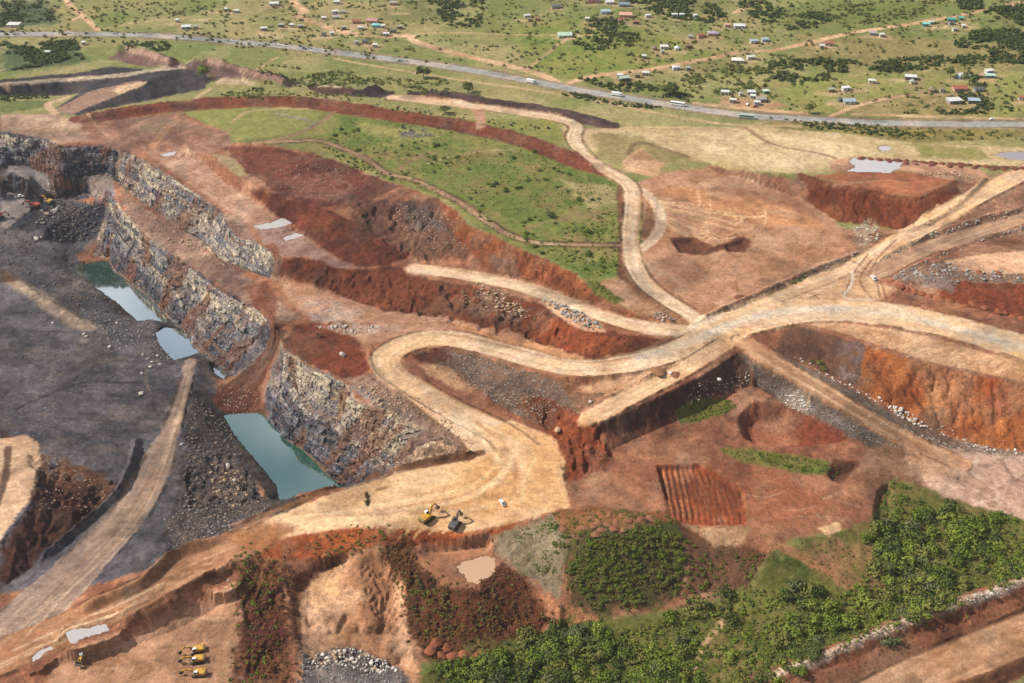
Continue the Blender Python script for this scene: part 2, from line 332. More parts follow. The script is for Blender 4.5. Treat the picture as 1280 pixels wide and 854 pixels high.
def hitl(P): P = np.asarray(P, float); return hit(P[:, 0], P[:, 1])
def ridge(P, h, w, flat=0.0, rough=0.25, seed=1):
    W = hitl(catmull(np.asarray(P, float)[:, :2], 4))[:, :2]
    win = window(W, w + flat + 2)
    d, _, s, _ = strip_eval(X[win], Y[win], W)
    hh = h * (1 + rough * 2 * (fbm(X[win], Y[win], 5, 2, seed) - .5))
    tot = float(np.hypot(*np.diff(W, axis=0).T).sum()); hh = hh * sstep(0, min(9, tot * .4), s + .5) * sstep(0, min(9, tot * .4), tot - s + .5) * (.75 + .5 * fbm(s, s * 0, 16, 2, seed + 3))
    k = np.clip(1 - np.maximum(d - flat, 0) / w, 0, 1)
    H[win] += hh * (k * k * (3 - 2 * k))
def pit(P, dep, soft=2.0):
    W = hitl(P)[:, :2]; win = window(W, 3); xs, ys = X[win], Y[win]
    d, _, _, _ = strip_eval(xs, ys, np.vstack([W, W[:1]])); ins = inside(xs, ys, W)
    H[win] -= np.where(ins, dep * sstep(0, soft, d), 0)

# ---------------------------------------------------------------- the village, house by house
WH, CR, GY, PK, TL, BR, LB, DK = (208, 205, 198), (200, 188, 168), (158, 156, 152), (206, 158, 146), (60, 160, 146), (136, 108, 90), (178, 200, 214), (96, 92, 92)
ZN, RD, GN, BL, TH = (204, 204, 202), (160, 96, 80), (120, 150, 130), (156, 176, 190), (128, 112, 92)
HOUSES = [
 (1039, 115, 9, 'flat', BR, GY, 'small brown flat-roofed house joined to a white house by the pasture'), (1057, 113, 12, 'flat', WH, ZN, 'white flat-roofed house with a bright path beside it'), (1061, 129, 17, 'gable', WH, BL, 'white gabled house with pale blue roof closest to the highway'), (1050, 127, 6, 'flat', DK, DK, 'dark shed next to the white gabled house'),
 (1090, 104, 11, 'hip', WH, ZN, 'white hip-roofed house alone on open grass'), (1138, 99, 17, 'mono', DK, ZN, 'house with shade painted into its walls under a broad white sheet roof'), (1140, 104, 10, 'hut', CR, GY, 'round hut with grey roof below the white sheet roof'), (1204, 97, 19, 'mono', LB, ZN, 'long pale blue house with white roof beside a tall dark tree'),  # sheet-roofed house: its shaded front is put into the dark wall colour
 (1236, 91, 12, 'flat', WH, WH, 'white box house above the pale green house'), (1224, 97, 9, 'gable', PK, PK, 'small pink house beside the pale green house'), (1237, 97, 13, 'gable', GN, (176, 204, 190), 'pale green house below the white box house'), (1192, 128, 21, 'mono', GY, ZN, 'long grey house with pale roof at the pasture corner'),
 (1217, 128, 17, 'mono', DK, BL, 'house with shade painted into its walls and bright blue-white roof near the highway'), (1199, 113, 20, 'gable', PK, RD, 'red-roofed homestead under the dark tree'), (1223, 114, 14, 'gable', GY, DK, 'grey house behind the red-roofed homestead'), (1165, 114, 13, 'hut', BR, TH, 'brown thatched hut west of the red-roofed homestead'), (1178, 115, 8, 'flat', CR, TH, 'low cream outbuilding between thatched hut and homestead'),  # blue-white roofed house: front shade is painted as wall colour
 (1277, 125, 10, 'gable', WH, RD, 'white house with red roof beside dark bushes'), (1157, 33, 9, 'gable', TL, (110, 200, 186), 'teal house on the loop of the hill road'), (1164, 30, 7, 'gable', (150, 196, 188), ZN, 'pale mint house behind the teal house'), (1189, 27, 11, 'flat', (30, 132, 122), TL, 'deep teal box house beside the hill road'), (1201, 25, 6, 'gable', TL, (80, 176, 164), 'little teal house above the deep teal box'),
 (1189, 31, 8, 'flat', GY, DK, 'grey shed under the deep teal box house'), (1193, 39, 7, 'flat', WH, GY, 'white hut-sized house on the slope below the teal houses'), (1204, 35, 5, 'flat', CR, ZN, 'tiny cream house right of the small white one below the teal houses'), (1036, 57, 13, 'gable', CR, RD, 'red-roofed house on the slope under the hill road'), (1027, 60, 6, 'flat', WH, ZN, 'white annex beside the red-roofed house on the slope'),
 (1091, 44, 11, 'flat', GY, GY, 'grey flat house against the hill road'), (1102, 46, 7, 'flat', WH, ZN, 'white house beside the grey flat house on the hill road'), (956, 52, 10, 'mono', LB, BL, 'light blue house at the bend of the hill road'), (942, 54, 11, 'gable', WH, BL, 'white house left of the light blue house'), (922, 78, 18, 'hip', CR, (220, 214, 200), 'wide cream house under the hill road'), (938, 74, 11, 'gable', WH, ZN, 'white gabled house beside the wide cream house'),
 (906, 118, 12, 'mono', WH, ZN, 'white sheet-roofed house among roadside scrub'), (916, 128, 10, 'flat', GY, (196, 196, 190), 'pale grey house facing the bare roadside yard'), (939, 118, 12, 'mono', GY, ZN, 'grey house with white roof above the bare yard'), (941, 123, 8, 'flat', WH, ZN, 'white square house in the bare yard'), (951, 127, 14, 'gable', GY, (150, 150, 148), 'grey gabled house at the edge of the bare yard'), (957, 117, 9, 'mono', (80, 150, 110), ZN, 'green-walled house with white roof by the bare yard'), (946, 131, 9, 'flat', LB, WH, 'blue and white kiosk on the highway side of the bare yard'), (926, 120, 6, 'hip', CR, GY, 'small cream cottage above the pale grey house'),
 (845, 87, 11, 'hip', LB, ZN, 'pale blue house beside the dirt road fork'), (860, 88, 6, 'flat', (120, 136, 156), GY, 'small slate blue shed beside the pale blue house'), (830, 61, 12, 'mono', WH, ZN, 'white house in the row above the dirt road'), (846, 62, 9, 'hut', WH, (210, 210, 204), 'white round hut in the row above the dirt road'), (818, 62, 9, 'hut', BR, TH, 'brown thatched hut at the end of the row above the dirt road'), (860, 60, 8, 'flat', BR, BR, 'brown mud-walled house at the end of the row above the dirt road'), (805, 73, 6, 'flat', GY, ZN, 'little grey house alone on the green slope'), (828, 67, 5, 'flat', WH, GY, 'tiny white outhouse below the white house in the row'),
 (807, 94, 10, 'gable', WH, ZN, 'white gabled house on the lower dirt road'), (780, 100, 14, 'gable', GN, (176, 190, 178), 'grey-green house below the lower dirt road'), (775, 97, 8, 'flat', GY, ZN, 'grey house behind the grey-green house'), (797, 97, 7, 'flat', BR, TH, 'brown outbuilding between the grey-green and white houses'), (706, 46, 21, 'gable', (176, 196, 176), (182, 204, 184), 'long pale green hall alone on the knoll'), (757, 17, 14, 'flat', LB, BL, 'pale blue building below the mast'), (782, 21, 19, 'gable', PK, PK, 'long pink building near the mast'), (810, 22, 8, 'gable', WH, ZN, 'small white house right of the long pink building'),
 (843, 21, 8, 'gable', LB, ZN, 'bluish house in the scrub line below the hilltop'), (852, 21, 7, 'flat', WH, ZN, 'white house touching the bluish house in the scrub line'), (869, 22, 5, 'flat', WH, ZN, 'tiny white house at the end of the scrub line'), (924, 35, 17, 'flat', WH, ZN, 'large white compound surrounded by dark scrub'), (909, 34, 9, 'gable', CR, PK, 'cream house left of the large white compound'), (891, 44, 16, 'hip', PK, (170, 150, 168), 'wide house with mauve roof on the village green'), (876, 47, 10, 'gable', PK, RD, 'pinkish red house left of the mauve roof'), (863, 48, 6, 'flat', WH, GY, 'small white shed left of the pinkish red house'),
 (659, 22, 9, 'gable', WH, ZN, 'white house alone on the far central slope'), (672, 26, 8, 'gable', PK, BR, 'brownish house below the lone white house on the far slope'), (663, 27, 5, 'flat', BR, BR, 'small brown hut under the lone white house'), (734, 26, 6, 'flat', WH, WH, 'narrow white house left of dark trees'), (738, 32, 7, 'gable', PK, BR, 'small reddish house under the narrow white house'), (775, 28, 6, 'flat', CR, RD, 'small red-roofed house among dark trees'), (795, 30, 9, 'flat', BR, RD, 'brown house with red roof in the scrub'),
 (695, 10, 14, 'flat', GY, DK, 'dark grey compound at the left of the hilltop'), (742, 3, 18, 'gable', PK, (120, 74, 74), 'maroon-roofed school block on the hilltop'), (762, 5, 12, 'gable', WH, ZN, 'white school block on the hilltop'), (780, 8, 16, 'gable', GY, (120, 140, 150), 'slate school block at the right of the hilltop'),
 (419, 17, 9, 'gable', WH, ZN, 'white house left of its twin above the dirt bend'), (429, 17, 8, 'gable', WH, GY, 'white house with grey roof above the dirt bend'), (421, 5, 9, 'flat', WH, ZN, 'white house on the far slope over the dirt bend'), (420, 24, 11, 'flat', CR, GY, 'cream terrace below the twin white houses'), (405, 25, 7, 'flat', WH, ZN, 'small white house left of the cream terrace'), (492, 6, 11, 'gable', PK, GY, 'pinkish house alone on the far ridge'),
 (466, 28, 17, 'gable', PK, (176, 134, 140), 'large rose-roofed homestead by the village road'), (446, 29, 13, 'gable', PK, RD, 'red-brown house left of the rose-roofed homestead'), (470, 34, 12, 'hip', (150, 206, 206), (140, 200, 204), 'turquoise-roofed house in front of the rose homestead'), (479, 35, 6, 'flat', WH, ZN, 'white annex right of the turquoise roof'), (430, 37, 7, 'flat', DK, GY, 'dark shed left of the homestead yard'), (451, 37, 8, 'gable', WH, ZN, 'white house in front of the red-brown house'), (483, 45, 9, 'flat', WH, ZN, 'white house against the village road'), (492, 41, 9, 'flat', GY, DK, 'grey ruin-like house above the white roadside house'), (500, 36, 8, 'flat', BR, GY, 'brown shed right of the homestead'),
 (446, 55, 6, 'flat', WH, GY, 'small pale house above the bare yard left'), (457, 54, 9, 'flat', GY, DK, 'grey shack above the bare yard'), (469, 59, 7, 'flat', WH, ZN, 'white hut-like house on the bare yard'), (330, 38, 9, 'flat', GY, ZN, 'grey house with pale roof west of the village'), (352, 34, 8, 'flat', DK, GY, 'dark house in the short western row'), (365, 34, 6, 'flat', WH, ZN, 'white house in the short western row'), (376, 35, 8, 'flat', BR, GY, 'brown house in the short western row'), (415, 44, 5, 'flat', WH, ZN, 'white cabin on the bend of the village road'), (405, 45, 6, 'gable', GY, DK, 'grey cabin on a bare patch by the village road'), (343, 7, 14, 'flat', WH, ZN, 'white compound among dark trees on the western ridge'),
 (296, 16, 8, 'flat', LB, WH, 'tall white and blue building west of the village'), (283, 14, 5, 'flat', WH, ZN, 'white shed left of the tall white and blue building'), (233, 36, 14, 'flat', GY, ZN, 'grey homestead beside a bare patch above the highway'), (245, 36, 8, 'gable', CR, GY, 'cream house right of the grey homestead'), (222, 28, 4, 'flat', WH, ZN, 'tiny white house above the grey homestead'), (18, 33, 19, 'mono', WH, WH, 'large white shed beside the highway in the west'), (105, 56, 5, 'flat', WH, ZN, 'white cabin below the highway in the west'), (60, 68, 8, 'flat', CR, ZN, 'pale house in the western scrub'),
]
# ---------------------------------------------------------------- berms, heaps and hollows laid on the terrain
ridge([(138, 71), (165, 66), (205, 80), (222, 84)], 7, 13)
ridge([(232, 82), (262, 82), (300, 95), (366, 108)], 7, 13)
ridge([(100, 149), (200, 134), (300, 127), (370, 126), (420, 132), (480, 141), (560, 153), (640, 170), (700, 191), (755, 212)], 3.0, 5, 4.5)     # red embankment
ridge([(395, 108), (410, 112), (440, 114)], 3, 8); ridge([(450, 117), (465, 114), (482, 117)], 5, 8)
ridge([(525, 117), (570, 120), (620, 129), (700, 141), (762, 156)], 2.6, 7, 1)
ridge([(488, 123), (540, 122), (590, 130)], 2.0, 6)
for q in ([(690, 420), (740, 425), (790, 421)],): ridge(q, 1.0, 4)
ridge([(288, 662), (340, 638), (400, 616), (440, 603), (480, 591), (530, 578), (600, 567)], 2.6, 3.4)         # rim berm of the pad
ridge([(286, 671), (250, 684), (213, 700), (175, 733), (130, 752), (95, 766)], 4.2, 4.6)
ridge([(300, 700), (200, 749), (138, 774), (85, 795)], 2.4, 3.0)
ridge([(245, 742), (210, 760), (160, 783), (110, 802), (65, 822)], 4.4, 4.8)
ridge([(250, 742), (280, 715), (325, 690)], 3.0, 6)
ridge([(172, 545), (165, 580), (145, 620), (100, 660), (45, 708)], 3.4, 4)
ridge([(960, 846), (1040, 818), (1130, 780), (1300, 722)], 3.2, 5, 1)
ridge([(1150, 872), (1230, 850), (1320, 812)], 3, 5)
ridge([(735, 508), (760, 497), (790, 482), (815, 470), (835, 458)], 1.6, 3)
ridge([(870, 402), (930, 376), (1000, 345), (1060, 322), (1078, 315)], 2.0, 3.4)
ridge([(1092, 330), (1140, 304), (1200, 283), (1290, 258)], 2.2, 4)
ridge([(1110, 352), (1160, 325), (1220, 302), (1300, 280)], 1.6, 3.4)
ridge([(1110, 293), (1150, 284), (1190, 262), (1215, 240), (1235, 222)], 1.8, 3.5)
ridge([(945, 425), (985, 450), (1060, 495), (1130, 537), (1180, 560)], 1.0, 2.2)
ridge([(466, 430), (461, 447), (470, 470), (500, 492), (560, 528), (605, 552), (618, 565)], 1.3, 2.4)
ridge([(515, 442), (560, 436), (612, 447), (663, 462), (724, 474), (790, 467)], 0.9, 2.2)
ridge([(815, 398), (845, 404)], 2.0, 4)
ridge([(690, 425), (560, 400)], 0.0, 1)
ridge([(812, 275), (818, 255), (806, 245)], 0.8, 4)
ridge([(20, 352), (60, 380), (110, 408)], 2.0, 7)
ridge([(172, 404), (190, 402), (206, 406)], 1.6, 5)
ridge([(250, 447), (262, 456), (268, 472)], 2.5, 6)
ridge([(205, 690), (240, 660), (300, 630)], 0.8, 5)
ridge([(405, 408), (420, 405), (430, 412)], 2.4, 6); ridge([(360, 412), (385, 422), (420, 440), (440, 452)], 1.6, 7)
pit([(918, 525), (930, 508), (948, 500), (985, 506), (1030, 528), (1066, 548), (1050, 556), (1000, 560), (950, 560), (925, 548)], 6.5, 9)
pit([(820, 582), (875, 580), (930, 612), (932, 655), (840, 652)], 2.2, 1.5)
pit([(1030, 590), (1040, 578), (1078, 580), (1062, 600), (1040, 604)], 3.0, 5)
pit([(1090, 640), (1095, 612), (1112, 600), (1120, 615), (1115, 655), (1090, 655)], 3.0, 3)
pit([(838, 300), (865, 297), (890, 308), (880, 318), (848, 316)], 2.2, 4); pit([(905, 305), (930, 298), (940, 305), (925, 316), (908, 315)], 1.8, 3)
pit([(498, 690), (505, 660), (530, 668), (524, 690)], 1.5, 3)

RM_ = np.zeros((NR, NCOL)); RD_ = {}
for k_, (W_, hv_) in ROADS.items():
    win = window(W_[:, :2], hv_.max() + 4); d, _, s_, ex = strip_eval(X[win], Y[win], W_[:, :2], hv_[:, None]); e = d - ex[..., 0]; RD_[k_] = (win, e, s_); RM_[win] += (e < 1.5)
win = window(hitl([(330, 650), (700, 560), (712, 636), (430, 664)])[:, :2], 1); padm = np.zeros((NR, NCOL), bool); padm[win] = inside(X[win], Y[win], hitl([(290, 680), (340, 640), (430, 608), (530, 580), (605, 566), (622, 556), (600, 530), (640, 522), (690, 545), (704, 580), (712, 640), (430, 668)])[:, :2])
EDGE = np.zeros((NR, NCOL))
for k_, hh in dict(north_road=.8, middle_road=.8, haul_road=.9, pit_road=.6, lower_haul_road=.8, side_road=.8, ramp_road=.7, track=.5, north_east_road=.7, upper_east_road=.7, east_haul_road=.7, south_road=.8).items():
    win, e, s_ = RD_[k_]; k = np.clip(1 - np.abs(e - .6) / 1.5, 0, 1) * (RM_[win] < 2) * (~padm[win]) * sstep(.3, .5, vnoise(s_ / 14, s_ * 0, 900))
    H[win] += hh * k * (.6 + .8 * vnoise(X[win] / 2, Y[win] / 2, 901)); EDGE[win] = np.maximum(EDGE[win], k)
def gully(P, amp, scale, seed):
    W = hitl(P)[:, :2]; win = window(W, 2); xs, ys = X[win], Y[win]; d, _, _, _ = strip_eval(xs, ys, np.vstack([W, W[:1]])); k = np.where(inside(xs, ys, W), sstep(0, 5, d), 0)
    wx = xs + 6 * (fbm(xs, ys, 14, 2, seed + 9) - .5); r = 1 - np.abs(fbm(wx, ys * .7, scale, 3, seed) - .5) * 4; H[win] -= amp * k * np.clip(r, 0, 1) ** 2
gully([(380, 718), (430, 700), (480, 686), (500, 720), (515, 790), (520, 850), (380, 820)], 2.6, 13, 61)
gully([(440, 250), (540, 252), (580, 290), (585, 330), (480, 325)], 2.4, 12, 62)
gully([(30, 560), (150, 605), (60, 690), (0, 740), (40, 630)], 2.2, 12, 63)
gully([(300, 690), (365, 715), (372, 850), (290, 850)], 2.0, 11, 64); gully([(500, 700), (600, 745), (690, 765), (600, 810), (520, 800)], 2.2, 11, 65)
gully([(1085, 436), (1290, 484), (1290, 565), (1110, 512)], 1.6, 9, 66); gully([(1010, 224), (1150, 248), (1150, 284), (1050, 276)], 1.4, 8, 67)
gully([(290, 300), (352, 325), (460, 340), (620, 362), (720, 410), (700, 438), (480, 386), (340, 348)], 2.0, 10, 68); gully([(590, 285), (700, 330), (800, 395), (700, 365), (600, 330)], 1.8, 8, 69)
gully([(640, 495), (690, 500), (722, 516), (760, 566), (740, 595), (700, 590), (690, 545)], 2.4, 8, 73); gully([(743, 533), (870, 474), (920, 442), (936, 474), (850, 515), (760, 556)], 1.2, 7, 74)
gully([(230, 560), (300, 570), (345, 625), (220, 685)], 1.8, 9, 70); gully([(0, 430), (190, 470), (180, 540), (0, 520)], .7, 16, 71); gully([(860, 690), (950, 690), (930, 735), (865, 748)], 1.4, 7, 72)
def soften(P, it, fe=4.0):
    W = hitl(P)[:, :2]; win = window(W, 3); xs, ys = X[win], Y[win]; d, _, _, _ = strip_eval(xs, ys, np.vstack([W, W[:1]])); k = np.where(inside(xs, ys, W), sstep(0, fe, d), 0); A_ = H[win].copy()
    for _ in range(it):
        Pd = np.pad(A_, 1, mode='edge'); A_ = A_ * (1 - k) + k * .25 * (Pd[:-2, 1:-1] + Pd[2:, 1:-1] + Pd[1:-1, :-2] + Pd[1:-1, 2:])
    H[win] = A_
soften([(610, 660), (700, 620), (850, 625), (900, 660), (960, 690), (930, 750), (850, 770), (730, 790), (640, 730)], 90)
soften([(290, 690), (380, 700), (500, 690), (620, 740), (700, 770), (700, 800), (520, 850), (280, 860)], 60)
gully([(380, 718), (430, 700), (480, 686), (500, 720), (515, 790), (520, 850), (380, 820)], 2.4, 15, 81); gully([(440, 700), (490, 690), (505, 740), (512, 800), (460, 790)], 1.6, 6, 82)
gully([(300, 690), (365, 715), (372, 850), (290, 850)], 2.2, 10, 83); gully([(500, 700), (600, 745), (690, 765), (600, 810), (520, 800)], 2.4, 9, 84); gully([(620, 680), (690, 650), (705, 720), (700, 760), (650, 715)], .8, 6, 85); gully([(60, 845), (250, 765), (290, 850)], .6, 14, 86)
# ---------------------------------------------------------------- ground cover: colours and relief painted by area
def lin(c):
    c = np.asarray(c, float) / 255.0
    if c[1] > c[0] * .93 and c[2] < c[1] * .8: c = c * np.array([.94, .92, .93])      # grass and leaves: duller green
    elif c[0] > c[1] * 1.3: c = (c * .97 + .03 * c.mean()) * np.array([1, .99, .93])
    return np.where(c <= .04045, c / 12.92, ((c + .055) / 1.055) ** 2.4)
KALB = 0.66
ALB = np.zeros((NR, NCOL, 3)); RGH = np.full((NR, NCOL), 0.30); BMP = np.full((NR, NCOL), 0.35); GRS = np.zeros((NR, NCOL)); ROCK = np.zeros((NR, NCOL))
OBJ = np.zeros((NR, NCOL), np.int16); ONAMES = ['ground']
NB = fbm(X, Y, 70, 4, 11); NM = fbm(X, Y, 18, 4, 23); NS = fbm(X, Y, 5, 3, 37); NF = vnoise(X / 1.3, Y / 1.3, 51)
def oid(n):
    if n not in ONAMES: ONAMES.append(n)
    return ONAMES.index(n)
def contrast(n, k=2.2): return np.clip((n - .5) * k + .5, 0, 1)
def mixc(win, c1, c2, mode='m'):
    n = {'b': contrast(.6 * NB[win] + .4 * NM[win], 3.2), 'm': contrast(.6 * NM[win] + .4 * NS[win], 3), 's': contrast(.6 * NS[win] + .4 * NF[win], 2.2)}[mode]
    return lin(c1)[None, None] * (1 - n[..., None]) + lin(c2)[None, None] * n[..., None]
def _apply(win, a, col, rough, bump, grass, obj, rock=0.0):
    A = a[..., None]
    if rock is not None: ROCK[win] = ROCK[win] * (1 - a) + rock * a
    ALB[win] = ALB[win] * (1 - A) + col * A
    if rough is not None: RGH[win] = RGH[win] * (1 - a) + rough * a
    if bump is not None: BMP[win] = BMP[win] * (1 - a) + bump * a
    if grass is not None: GRS[win] = GRS[win] * (1 - a) + grass * a
    if obj is not None: OBJ[win] = np.where(a > .5, oid(obj), OBJ[win])
def area(P, c1, c2=None, soft=1.2, warp=3.0, op=1.0, mode='m', rough=None, bump=None, grass=None, obj=None, patchy=0.0, rock=0.0):
    W = hitl(P)[:, :2]; win = window(W, soft + warp + 1)
    if win is None: return
    xs, ys = X[win], Y[win]
    d, _, _, _ = strip_eval(xs, ys, np.vstack([W, W[:1]])); sdv = np.where(inside(xs, ys, W), d, -d)
    sdv = sdv + warp * 3.4 * (.5 * NM[win] + .35 * NS[win] + .15 * NF[win] - .5) + .9 * (NF[win] - .5)
    a = sstep(-soft, soft, sdv) * op
    if patchy: a = a * sstep(patchy - .08, patchy + .08, .5 * NM[win] + .5 * NS[win])
    _apply(win, a, mixc(win, c1, c2 or c1, mode), rough, bump, grass, obj, rock)
def band(P, hw, c1, c2=None, soft=.8, warp=.8, op=1.0, mode='m', rough=None, bump=None, grass=None, obj=None, streak=None, sfreq=.6, world=None, hwv=None, samt=.42, edge=None):
    if obj == 'dirt_track': _trk[0] += 1; obj = 'dirt_track|%d' % _trk[0]
    W = world if world is not None else hitl(catmull(np.asarray(P, float)[:, :2], 4))
    hv = hwv if hwv is not None else np.full(len(W), float(hw))
    win = window(W[:, :2], hv.max() + soft + warp + 3)
    if win is None: return
    xs, ys = X[win], Y[win]
    d, sv, s, ex = strip_eval(xs, ys, W[:, :2], hv[:, None]); h = ex[..., 0]
    e = h - d + warp * (1.6 * (NS[win] - .5) + .9 * (NF[win] - .5))
    a = sstep(-soft, soft, e) * op
    col = mixc(win, c1, c2 or c1, mode)
    if streak is not None:
        wob = sv + 1.5 * (fbm(s, s * 0, 30, 2, 5) - .5)
        k = contrast(.5 * vnoise(wob * sfreq, s / 26, 77) + .3 * vnoise(wob * sfreq * 2.3, s / 40, 78) + .2 * vnoise(wob * .25, s / 70, 79), 2.6)
        col = col * (1 - samt * k[..., None]) + lin(streak)[None, None] * samt * k[..., None]
    if edge is not None:
        k = sstep(2.2, .3, h - d)[..., None] * .75
        col = col * (1 - k) + lin(edge)[None, None] * k
    _apply(win, a, col, rough, bump, grass, obj)
_trk = [0]
FULL = (slice(0, NR), slice(0, NCOL))
def rd(key, c1, c2, streak, obj, grow=0.6, **k):
    W, hv = ROADS[key]; sl_ = np.r_[0, np.cumsum(np.hypot(*np.diff(W[:, :2], axis=0).T))]; hv = hv + 1.6 * (fbm(sl_, sl_ * 0, 22, 3, 640 + len(key)) - .5) * np.minimum(1, hv / 5)
    k.setdefault('warp', 1.7); band(None, 0, c1, c2, world=W, hwv=hv + grow, streak=streak, obj=obj, rough=.10, bump=.22, grass=0, **k)

# palette (as it looks in sunlight)
TAN, TAN2, CREAM = (200, 174, 149), (183, 155, 130), (207, 187, 164)
ORANGE, ORANGE2 = (212, 180, 144), (194, 158, 121)
REDB, REDB2, DRED, DRED2 = (172, 124, 102), (136, 90, 72), (112, 62, 48), (92, 50, 40)
BROWN, BROWN2 = (172, 128, 104), (152, 108, 86)
DUMP, DUMP2 = (122, 115, 118), (84, 80, 86)
GRN, GRN2, OLV, DRY = (116, 140, 62), (136, 150, 78), (150, 154, 100), (176, 166, 118)
# open country
ALB[...] = mixc(FULL, OLV, (172, 166, 112), 'b'); GRS[...] = 1.0; BMP[...] = .3
k = sstep(.5, .62, fbm(X, Y, 110, 3, 91))[..., None] * .65; ALB[...] = ALB * (1 - k) + lin((128, 146, 78)) * k
k = sstep(.54, .68, fbm(X, Y, 160, 3, 191))[..., None] * .5; ALB[...] = ALB * (1 - k) + lin((112, 118, 66)) * k
k = sstep(.58, .66, fbm(X, Y, 45, 3, 291))[..., None] * .35; ALB[...] = ALB * (1 - k) + lin((186, 172, 128)) * k
G = dict(grass=1.0)
area([(640, 20), (760, 25), (850, 50), (900, 70), (800, 85), (720, 100), (660, 85)], (128, 148, 72), (156, 158, 92), 6, 10, **G)
area([(960, 20), (1130, 0), (1280, 0), (1280, 60), (1100, 60), (1000, 60)], (118, 138, 72), (140, 148, 86), 10, 20, op=.8, **G)
area([(1000, 45), (1120, 40), (1280, 60), (1280, 90), (1100, 90), (1000, 80)], (140, 128, 84), (160, 148, 100), 8, 16, op=.8, **G)
area([(960, 105), (1130, 90), (1280, 90), (1280, 145), (1000, 140)], (150, 160, 88), (168, 164, 104), 4, 8, op=.9, **G)
area([(1040, 135), (1150, 112), (1240, 118), (1240, 142), (1060, 142)], (146, 134, 88), (160, 146, 100), 3, 5, **G)
area([(0, 125), (66, 126), (62, 133), (0, 143)], (132, 146, 84), (118, 130, 76), 2, 3, **G)
area([(0, 60), (100, 62), (110, 78), (60, 86), (0, 92)], (92, 112, 72), (112, 126, 82), 5, 10, **G)
area([(0, 2), (60, 2), (70, 30), (0, 36)], (86, 106, 76), (104, 120, 84), 8, 12, **G)
# meadow between the roads
area([(420, 128), (560, 146), (690, 150), (712, 168), (700, 182), (640, 166), (560, 150)], (160, 160, 94), (142, 150, 84), 2, 3, **G)
area([(385, 160), (430, 140), (540, 155), (640, 175), (700, 198), (760, 220), (782, 236), (780, 345), (735, 350), (690, 326), (640, 306), (600, 286), (560, 250), (500, 232), (440, 205), (400, 185)], (116, 136, 66), (156, 152, 92), 2, 3, **G)
area([(470, 185), (620, 200), (700, 250), (690, 285), (600, 260), (540, 225)], (100, 124, 54), (122, 136, 68), 6, 8, op=.85, patchy=.50, **G)
area([(440, 190), (620, 190), (760, 240), (760, 320), (600, 270), (500, 215)], (168, 150, 104), (140, 122, 84), 3, 6, op=.6, patchy=.56, **G)
area([(440, 152), (500, 158), (560, 165), (540, 178), (460, 170)], (168, 166, 104), (150, 156, 92), 4, 6, **G)
area([(700, 225), (772, 232), (775, 255), (735, 262)], (178, 164, 118), (160, 154, 104), 3, 5, **G)
area([(225, 138), (300, 132), (385, 128), (412, 135), (395, 150), (370, 166), (300, 178), (262, 158)], (158, 160, 96), (142, 150, 86), 2, 2, **G)
band([(535, 205), (560, 197), (600, 190), (640, 187)], 1.2, (176, 160, 124), op=.7, warp=1)
band([(500, 210), (520, 198), (540, 190)], 1.6, (150, 126, 98), op=.8, warp=1)
band([(660, 283), (720, 270), (778, 262)], 1.4, (150, 132, 96), op=.7, warp=1)
area([(490, 158), (530, 160), (540, 170), (500, 172)], (150, 146, 130), (110, 105, 95), 2, 4, patchy=.48, bump=.6)
# dry pasture on the right
area([(700, 160), (800, 158), (930, 158), (1040, 165), (1140, 178), (1280, 185), (1400, 190), (1400, 215), (1230, 208), (1060, 200), (1040, 215), (1000, 218), (940, 214), (870, 200), (800, 206), (735, 190)], (200, 180, 142), (182, 164, 120), 2, 4, rough=.25, grass=.7)
area([(850, 168), (930, 163), (1040, 175), (1100, 190), (1050, 205), (990, 212), (930, 205), (880, 190)], (216, 196, 160), (198, 178, 138), 4, 7, grass=.6)
area([(735, 165), (800, 170), (860, 200), (800, 208), (750, 195)], (172, 160, 112), (156, 146, 98), 3, 4, grass=.8)
area([(960, 150), (1100, 157), (1280, 162), (1280, 172), (1150, 180), (1060, 166), (970, 160)], (140, 134, 80), (160, 146, 92), 2, 4, grass=1)
area([(1140, 180), (1220, 185), (1240, 200), (1150, 197)], (150, 154, 84), (176, 164, 112), 3, 5, grass=1)
area([(780, 200), (800, 185), (830, 205), (820, 222), (780, 215)], (196, 158, 126), (176, 140, 108), 1.5, 2, grass=0)
band([(785, 192), (800, 178), (860, 196)], 2, (120, 96, 72), op=.7)
band([(930, 158), (965, 180), (1030, 193), (1045, 198)], 1.6, (150, 116, 88), op=.8)
# mine ground in general
MINE = dict(grass=0.0, rough=.5, bump=.6)
area([(-150, 150), (60, 147), (105, 150), (225, 140), (285, 165), (270, 180), (320, 178), (390, 190), (450, 213), (500, 231), (545, 248), (567, 260), (583, 280), (615, 293), (640, 307), (690, 327), (722, 342), (780, 382), (850, 404), (880, 395), (1000, 385), (1100, 345), (1290, 262), (1400, 262), (1400, 640), (1280, 650), (1130, 600), (1090, 640), (980, 680), (930, 735), (860, 760), (710, 790), (530, 830), (520, 870), (-250, 870), (-250, 300)], REDB, REDB2, 1.5, 2.5, **MINE)
area([(1048, 282), (1160, 292), (1200, 258), (1230, 222), (1400, 175), (1400, 275), (1200, 305), (1100, 345), (1050, 330)], (176, 136, 112), (138, 104, 86), 1.5, 3, **MINE)
area([(855, 400), (930, 370), (1000, 338), (1078, 308), (1090, 328), (1000, 366), (900, 416)], (150, 122, 100), (112, 92, 78), 1, 2, **MINE)
area([(775, 300), (800, 300), (812, 345), (850, 375), (890, 398), (880, 412), (830, 402), (790, 378), (772, 350)], (158, 118, 94), (130, 96, 76), 1, 2, **MINE)
area([(0, 143), (70, 143), (110, 150), (150, 158), (120, 175), (75, 180), (0, 164)], (190, 162, 138), (160, 130, 112), 2, 3, bump=.4)
